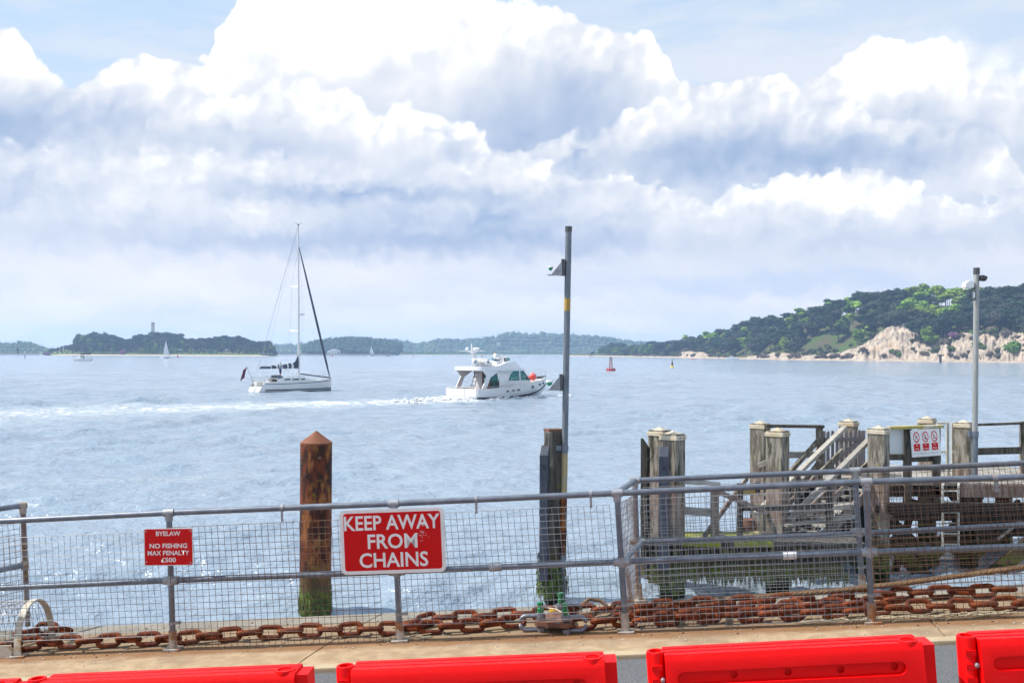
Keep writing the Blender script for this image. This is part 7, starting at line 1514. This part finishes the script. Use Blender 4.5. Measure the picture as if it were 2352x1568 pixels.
def small_boat(name, label, px, py, Lpx, heading, col, cab=None, canopy=None):
    b = wat(px, py); k_ = b.y / FP; L = Lpx * k_ / max(0.4, abs(math.cos(heading))); root = thing(name, label, 'boat', (b.x, b.y, 0), None, heading); h = L * 0.16
    S = [(-L / 2, L * 0.17, L * 0.15, h * 0.85, 0, -h * 0.4), (-L * 0.2, L * 0.18, L * 0.16, h * 0.9, 0, -h * 0.5), (L * 0.15, L * 0.15, L * 0.12, h, 0.05, -h * 0.4), (L * 0.38, L * 0.08, L * 0.05, h * 1.12, 0.1, -h * 0.2), (L / 2, 0.02, 0.01, h * 1.2, h * 0.4, h * 0.2)]
    rgs = hull_rings(L, S); m5 = MB(); m5.loft(rgs); m5.add(rgs[0], [tuple(range(9))]); m5.build('hull', col, root, True)
    dk = [Vector((s[0], -s[1] + 0.01, s[3] - 0.02)) for s in S]; MB().loft([dk, [Vector((p.x, -p.y, p.z)) for p in dk]]).build('deck', M_gelw, root)
    return root, L, h
r_, L, h = small_boat('motor_cruiser', 'small white cabin cruiser with a navy canopy in front of the island', 189, 829, 41, R(180), M_gel)
MB().loft([[Vector((x, y * b_, h * z)) for y, z in ((-1, 0.9), (-0.8, zt_), (0.8, zt_), (1, 0.9))] for x, b_, zt_ in ((-L * 0.05, L * 0.14, 1.75), (L * 0.15, L * 0.12, 1.6), (L * 0.36, L * 0.06, 1.2))]).build('cabin', M_gel, r_, 40)
MB().loft([[Vector((x, y, h * z)) for y, z in ((-L * 0.14, 2.3), (-L * 0.12, 2.75), (L * 0.12, 2.75), (L * 0.14, 2.3))] for x in (-L * 0.42, -L * 0.2, L * 0.04)]).build('canopy', M_navy, r_, 40)
for x in (-L * 0.42, -L * 0.2, L * 0.04):
    for sg in (-1, 1): MB().tube([(x, sg * L * 0.14, h * 0.9), (x, sg * L * 0.14, h * 2.35)], 0.04, 5).build('canopy_post', M_navy, r_)
for sg in (-1, 1): MB().add([(-L * 0.02, sg * L * 0.142, h * 1.4), (L * 0.05, sg * L * 0.14, h * 1.4), (0.0, sg * L * 0.13, h * 2.3), (-L * 0.02, sg * L * 0.135, h * 2.3)], [(0, 1, 2, 3)]).build('side_window', M_tint, r_)
def dinghy(label, px, py, Lpx, mastpx, heading, col, sail, lean=0.0):
    r_, L, h = small_boat('sailing_boat', label, px, py, Lpx, heading, col); b = wat(px, py); H = mastpx * b.y / FP
    MB().tube([(L * 0.08, 0, h), (L * 0.05, 0, H)], [0.07, 0.04], 6).build('mast', M_mast, r_)
    if sail: 
        n = 7; A_ = []; B_ = []
        for i in range(n): f = i / (n - 1); z = h * 1.6 + (H * 0.98 - h * 1.6) * f; A_.append(Vector((L * 0.06, 0, z))); B_.append(Vector((L * 0.06 - L * 0.34 * (1 - f ** 1.5) - 0.1, 0.25 * math.sin(3.1 * f), z)))
        MB().loft([A_, [(a + c) / 2 + Vector((0, 0.12 * math.sin(3.1 * i / n), 0)) for i, (a, c) in enumerate(zip(A_, B_))], B_]).build('mainsail', sail, r_, True)
        MB().add([(L * 0.48, 0, h * 1.2), (L * 0.10, 0.1, h * 1.4), (L * 0.06, 0, H * 0.8)], [(0, 1, 2)]).build('jib', sail, r_)
    MB().tube([(L * 0.06, 0, h * 1.5), (-L * 0.42, 0, h * 1.5)], 0.05, 5).build('boom', M_mast, r_)
    return r_
dinghy('white sailing boat with one tall sail in front of the wooded island', 381, 822.5, 12, 43, R(74), M_gel, M_sail)
dinghy('small sailing boat with white sail near the far white house', 853, 817.5, 11, 24, R(70), M_gel, M_sail)
dinghy('tiny dark sailing boat without raised sail beyond the motor yacht', 890, 817, 10, 19, R(20), M_navy, None)
r_, L, h = small_boat('moored_boat', 'small open white boat moored off the headland beach', 1682, 826, 29, R(180), M_gel); MB().bbox((-L * 0.1, -L * 0.08, h), (L * 0.15, L * 0.08, h * 1.7)).build('cuddy', M_gel, r_, bevel=0.05)
# kayak and paddle boarder
b = wat(1591, 825.5); ky = thing('kayak', 'tiny orange kayak off the headland beach', 'kayak', (b.x, b.y, 0), None, R(160))
MB().loft([[Vector((x, -w_, 0.3)), Vector((x, -w_ * 0.8, 0.02)), Vector((x, w_ * 0.8, 0.02)), Vector((x, w_, 0.3))] for x, w_ in ((-2.2, 0.03), (-1, 0.36), (1, 0.36), (2.2, 0.03))], True).build('hull', M_orange, ky, True)
pk = person('kayaker in dark clothes sitting in the tiny orange kayak', (b.x + 0.2, b.y, 0.14), R(160), SIT, [M_skin, M_blue, M_blue, M_hair], lambda c: 3 if c.z > 0.92 else 0 if c.z > 0.74 else 1)
b = wat(1619, 825.8); sb_ = thing('paddle_board', 'pale paddle board with a standing paddler off the headland beach', 'paddle board', (b.x, b.y, 0), None, R(10))
MB().loft([[Vector((x, -w_, 0.02)), Vector((x, -w_, 0.14)), Vector((x, w_, 0.14)), Vector((x, w_, 0.02))] for x, w_ in ((-1.7, 0.05), (-1.2, 0.35), (1.0, 0.38), (1.8, 0.05))], True).build('board', M_bred, sb_)
person('paddler standing upright on the board off the headland beach', (b.x, b.y, 0.12), R(10), STAND, [M_skin, M_blue, M_blue, M_hair], lambda c: 3 if c.z > 1.70 else 0 if c.z > 1.50 else 1)
MB().tube([(0.3, -0.25, 0.0), (0.25, -0.2, 1.9)], 0.02, 5).box((0.32, -0.25, 0.1), (0.05, 0.16, 0.4)).build('paddle', M_bblk, sb_)
# far little red buoys
for i, (px, py) in enumerate(((408, 820.5), (950, 818.5), (1598 - 835, 819), (1598, 819.5), (1107, 819), (1142, 818.5), (1355, 820))):
    b = wat(px, py); o = MB().lathe((0, 0, 0), [(0.7, -0.4), (0.9, 0.1), (0.75, 0.6), (0.3, 1.2), (0.25, 2.0), (0.1, 2.2)], 10).build('channel_buoy', M_bred, None, True); o.location = b; tag(o, 'tiny red channel buoy far out on the water', 'buoy', 'small red buoys far across the harbour')
# beacon platform off the cliff
b = wat(2160, 832.5); be = thing('beacon', 'dark beacon post with a flat platform top off the cliff beach', 'beacon', (b.x, b.y, 0)); k_ = b.y / FP
MB().lathe((0, 0, 0), [(2.8 * k_, -1.5), (2.8 * k_, 15 * k_)], 12).build('column', mat('beacon_dark', (0.06, 0.05, 0.05), 0.8, var=(0.03, 0.025, 0.03), vscale=2), be, True); MB().lathe((0, 0, 15 * k_), [(5.5 * k_, 0), (8.0 * k_, 1.5 * k_), (8.0 * k_, 3.2 * k_), (7.2 * k_, 3.2 * k_)], 12).build('platform', MATS['beacon_dark'], be, 35)
for i in range(8): a = R(45 * i); MB().tube([(7.4 * k_ * math.cos(a), 7.4 * k_ * math.sin(a), 18 * k_), (7.4 * k_ * math.cos(a), 7.4 * k_ * math.sin(a), 22.5 * k_)], 0.06, 4).build('rail_post', MATS['beacon_dark'], be)
# channel post by the island pier
b = wat(57, 823); cpst = thing('channel_post', 'pale thin channel post with a white panel near the black pier', 'post', (b.x, b.y, 0)); k_ = b.y / FP
MB().tube([(0, 0, -1), (0, 0, 19 * k_)], 0.9 * k_, 8).build('shaft', M_dgrey, cpst); MB().box((0, -0.2, 15 * k_), (2.2 * k_, 0.1, 6 * k_)).build('panel', M_swhite, cpst); MB().lathe((0, 0, 19 * k_), [(1.4 * k_, 0), (1.2 * k_, 1.5 * k_), (0.2, 2 * k_)], 10).build('topmark', M_bblk, cpst)
# lattice tower on the island
D = ISD(351) + 100; tw = thing('lattice_tower', 'pale narrow lattice tower rising above the island pines', 'tower', ((351 - 1176) / FP * D, D, isl_z(351, 90))); zt = (hor(351) - 731) * D / FP - isl_z(351, 90); w_ = 4.5 * D / FP
M_tw = mat('tower_paint', (0.56, 0.52, 0.47), 0.7, var=(0.36, 0.24, 0.18), vscale=0.4, vamt=0.8)
for sx in (-1, 1):
    for sy in (-1, 1): MB().beam((sx * w_ / 2, sy * w_ / 2, 0), (sx * w_ / 2, sy * w_ / 2, zt), 0.5, 0.5).build('leg', M_tw, tw)
for i in range(14):
    z = zt * i / 14; dz = zt / 14
    for sy in (-1, 1): s_ = 1 if i % 2 else -1; MB().beam((-s_ * w_ / 2, sy * w_ / 2, z), (s_ * w_ / 2, sy * w_ / 2, z + dz), 0.3, 0.3).build('brace', M_tw, tw)
MB().bbox((-w_ * 0.75, -w_ * 0.75, zt - 2.5), (w_ * 0.75, w_ * 0.75, zt - 1.9)).bbox((-w_ * 0.5, -w_ * 0.5, zt - 1.9), (w_ * 0.5, w_ * 0.5, zt)).build('cabin', M_tw, tw)
# white house on the far shore
M_hw = mat('white_render', (0.74, 0.74, 0.72), 0.8, var=(0.66, 0.66, 0.64), vscale=0.3); M_hr = mat('grey_roof', (0.22, 0.22, 0.24), 0.9)
D = 1512.0; k_ = D / FP; hx = (768 - 1176) / FP * D; hs = thing('white_house', 'white villa with several wings in front of the dark far wood', 'house', (hx, D, 1.2))
for cx, wd_, hh_, dy in ((0, 14, 9, 0), (-9, 12, 6, 1), (8.5, 8, 7.0, 2)):
    wl_ = MB().bbox((cx * k_ * 1.0 - wd_ * k_ / 2, dy - 5, 0), (cx * k_ + wd_ * k_ / 2, dy + 5, hh_ * k_)).build('wall', M_hw, hs); x0, x1 = cx * k_ - wd_ * k_ / 2 - 0.4, cx * k_ + wd_ * k_ / 2 + 0.4; z = hh_ * k_
    MB().add([(x0, dy - 5.4, z), (x1, dy - 5.4, z), (x1, dy + 5.4, z), (x0, dy + 5.4, z), (x0 + 2, dy, z + 2.0), (x1 - 2, dy, z + 2.0)], [(0, 1, 5, 4), (1, 2, 5), (2, 3, 4, 5), (3, 0, 4), (3, 2, 1, 0)]).build('roof', M_hr, hs)
    for i in range(3): x = cx * k_ + (i - 1) * wd_ * k_ * 0.28; MB().bbox((x - 0.6, dy - 5.06, z * 0.35), (x + 0.6, dy - 4.98, z * 0.7)).build('window', M_tint, hs)
for nm, px, y0, wd_, hh_, lb in (('cottage', 1145, 801 - 12, 9, 5, 'pale cottage half hidden in the far hillside wood'), ('boathouse', 866, 815, 9, 5, 'low pale boathouse at the edge of the dark far wood')):
    D = 1560.0 if nm == 'boathouse' else 2290.0; k_ = D / FP; zb = 0.8 if nm == 'boathouse' else (hor(px) - 786) * D / FP; h_ = thing(nm, lb, 'house', ((px - 1176) / FP * D, D - 14, zb))
    w2 = wd_ * k_ / 2; z = hh_ * k_ * 0.7; MB().bbox((-w2, -4, -6 if nm == 'cottage' else -0.6), (w2, 4, z)).build('wall', M_hw, h_); MB().prism([(-w2 - 0.3, z), (w2 + 0.3, z), (w2 - 1, z + 2.2), (-w2 + 1, z + 2.2)], -4.3, 4.3).build('roof', M_hr, h_)
# castle pier at the left and long landing stage
M_dark = mat('black_pier', (0.035, 0.035, 0.04), 0.9, var=(0.07, 0.06, 0.06), vscale=0.5)
def pier(name, label, px0, px1, D, ztop, n, m_):
    x0, x1 = (px0 - 1176) / FP * D, (px1 - 1176) / FP * D; p_ = thing(name, label, 'pier', ((x0 + x1) / 2, D, 0)); off = Vector(((x0 + x1) / 2, D, 0)); m5 = MB(off); m5.bbox((x0, D - 1.5, ztop - 0.6), (x1, D + 1.5, ztop)); m5.build('deck', m_, p_)
    for i in range(n): x = x0 + (x1 - x0) * (i + 0.5) / n; m5 = MB(off); m5.bbox((x - 0.25, D - 1.7, -2), (x + 0.25, D - 1.3, ztop + 0.9)); m5.build('pile', m_, p_)
    return p_
pier('black_pier', 'low black pier at the left tip of the island', -60, 93, 985.0, 2.2, 34, M_dark)
pier('landing_stage', 'long low landing stage running right from the wooded island', 530, 905, 1090.0, 2.0, 60, mat('grey_pier', (0.20, 0.19, 0.18), 0.9, var=(0.12, 0.12, 0.12), vscale=0.5))
D = 983.0; k_ = D / FP; tw2 = thing('pier_beacon', 'dark beacon with red top on the black pier', 'beacon', ((41 - 1176) / FP * D, D, 2.2)); MB().beam((0, 0, 0), (0, 0, 8 * k_), 2.4 * k_, 2.4 * k_).build('column', M_dark, tw2); MB().box((0, 0, 9 * k_), (4.5 * k_, 4.5 * k_, 2.5 * k_)).build('gallery', M_dark, tw2); MB().lathe((0, 0, 10 * k_), [(1.5 * k_, 0), (1.5 * k_, 1.6 * k_), (0.3, 3.5 * k_)], 8).build('lantern', M_bred, tw2)
D = 1004.0; bh = thing('brick_boathouse', 'low dark red boathouse at the right end of the island', 'building', ((607 - 1176) / FP * D, D + 10, isl_z(607, 14))); k_ = D / FP; MB().bbox((-12 * k_, -3, 0), (12 * k_, 3, 3.2 * k_)).build('wall', mat('dark_brick', (0.11, 0.065, 0.07), 0.9), bh); MB().prism([(-12.6 * k_, 3.2 * k_), (12.6 * k_, 3.2 * k_), (11 * k_, 4.8 * k_), (-11 * k_, 4.8 * k_)], -3.4, 3.4).build('roof', M_hr, bh)
for i in range(6): MB().bbox((-10 * k_ + i * 3.8 * k_ - 0.5, -3.06, 0.2), (-10 * k_ + i * 3.8 * k_ + 0.5, -2.98, 2.4 * k_)).build('opening', M_dark, bh)
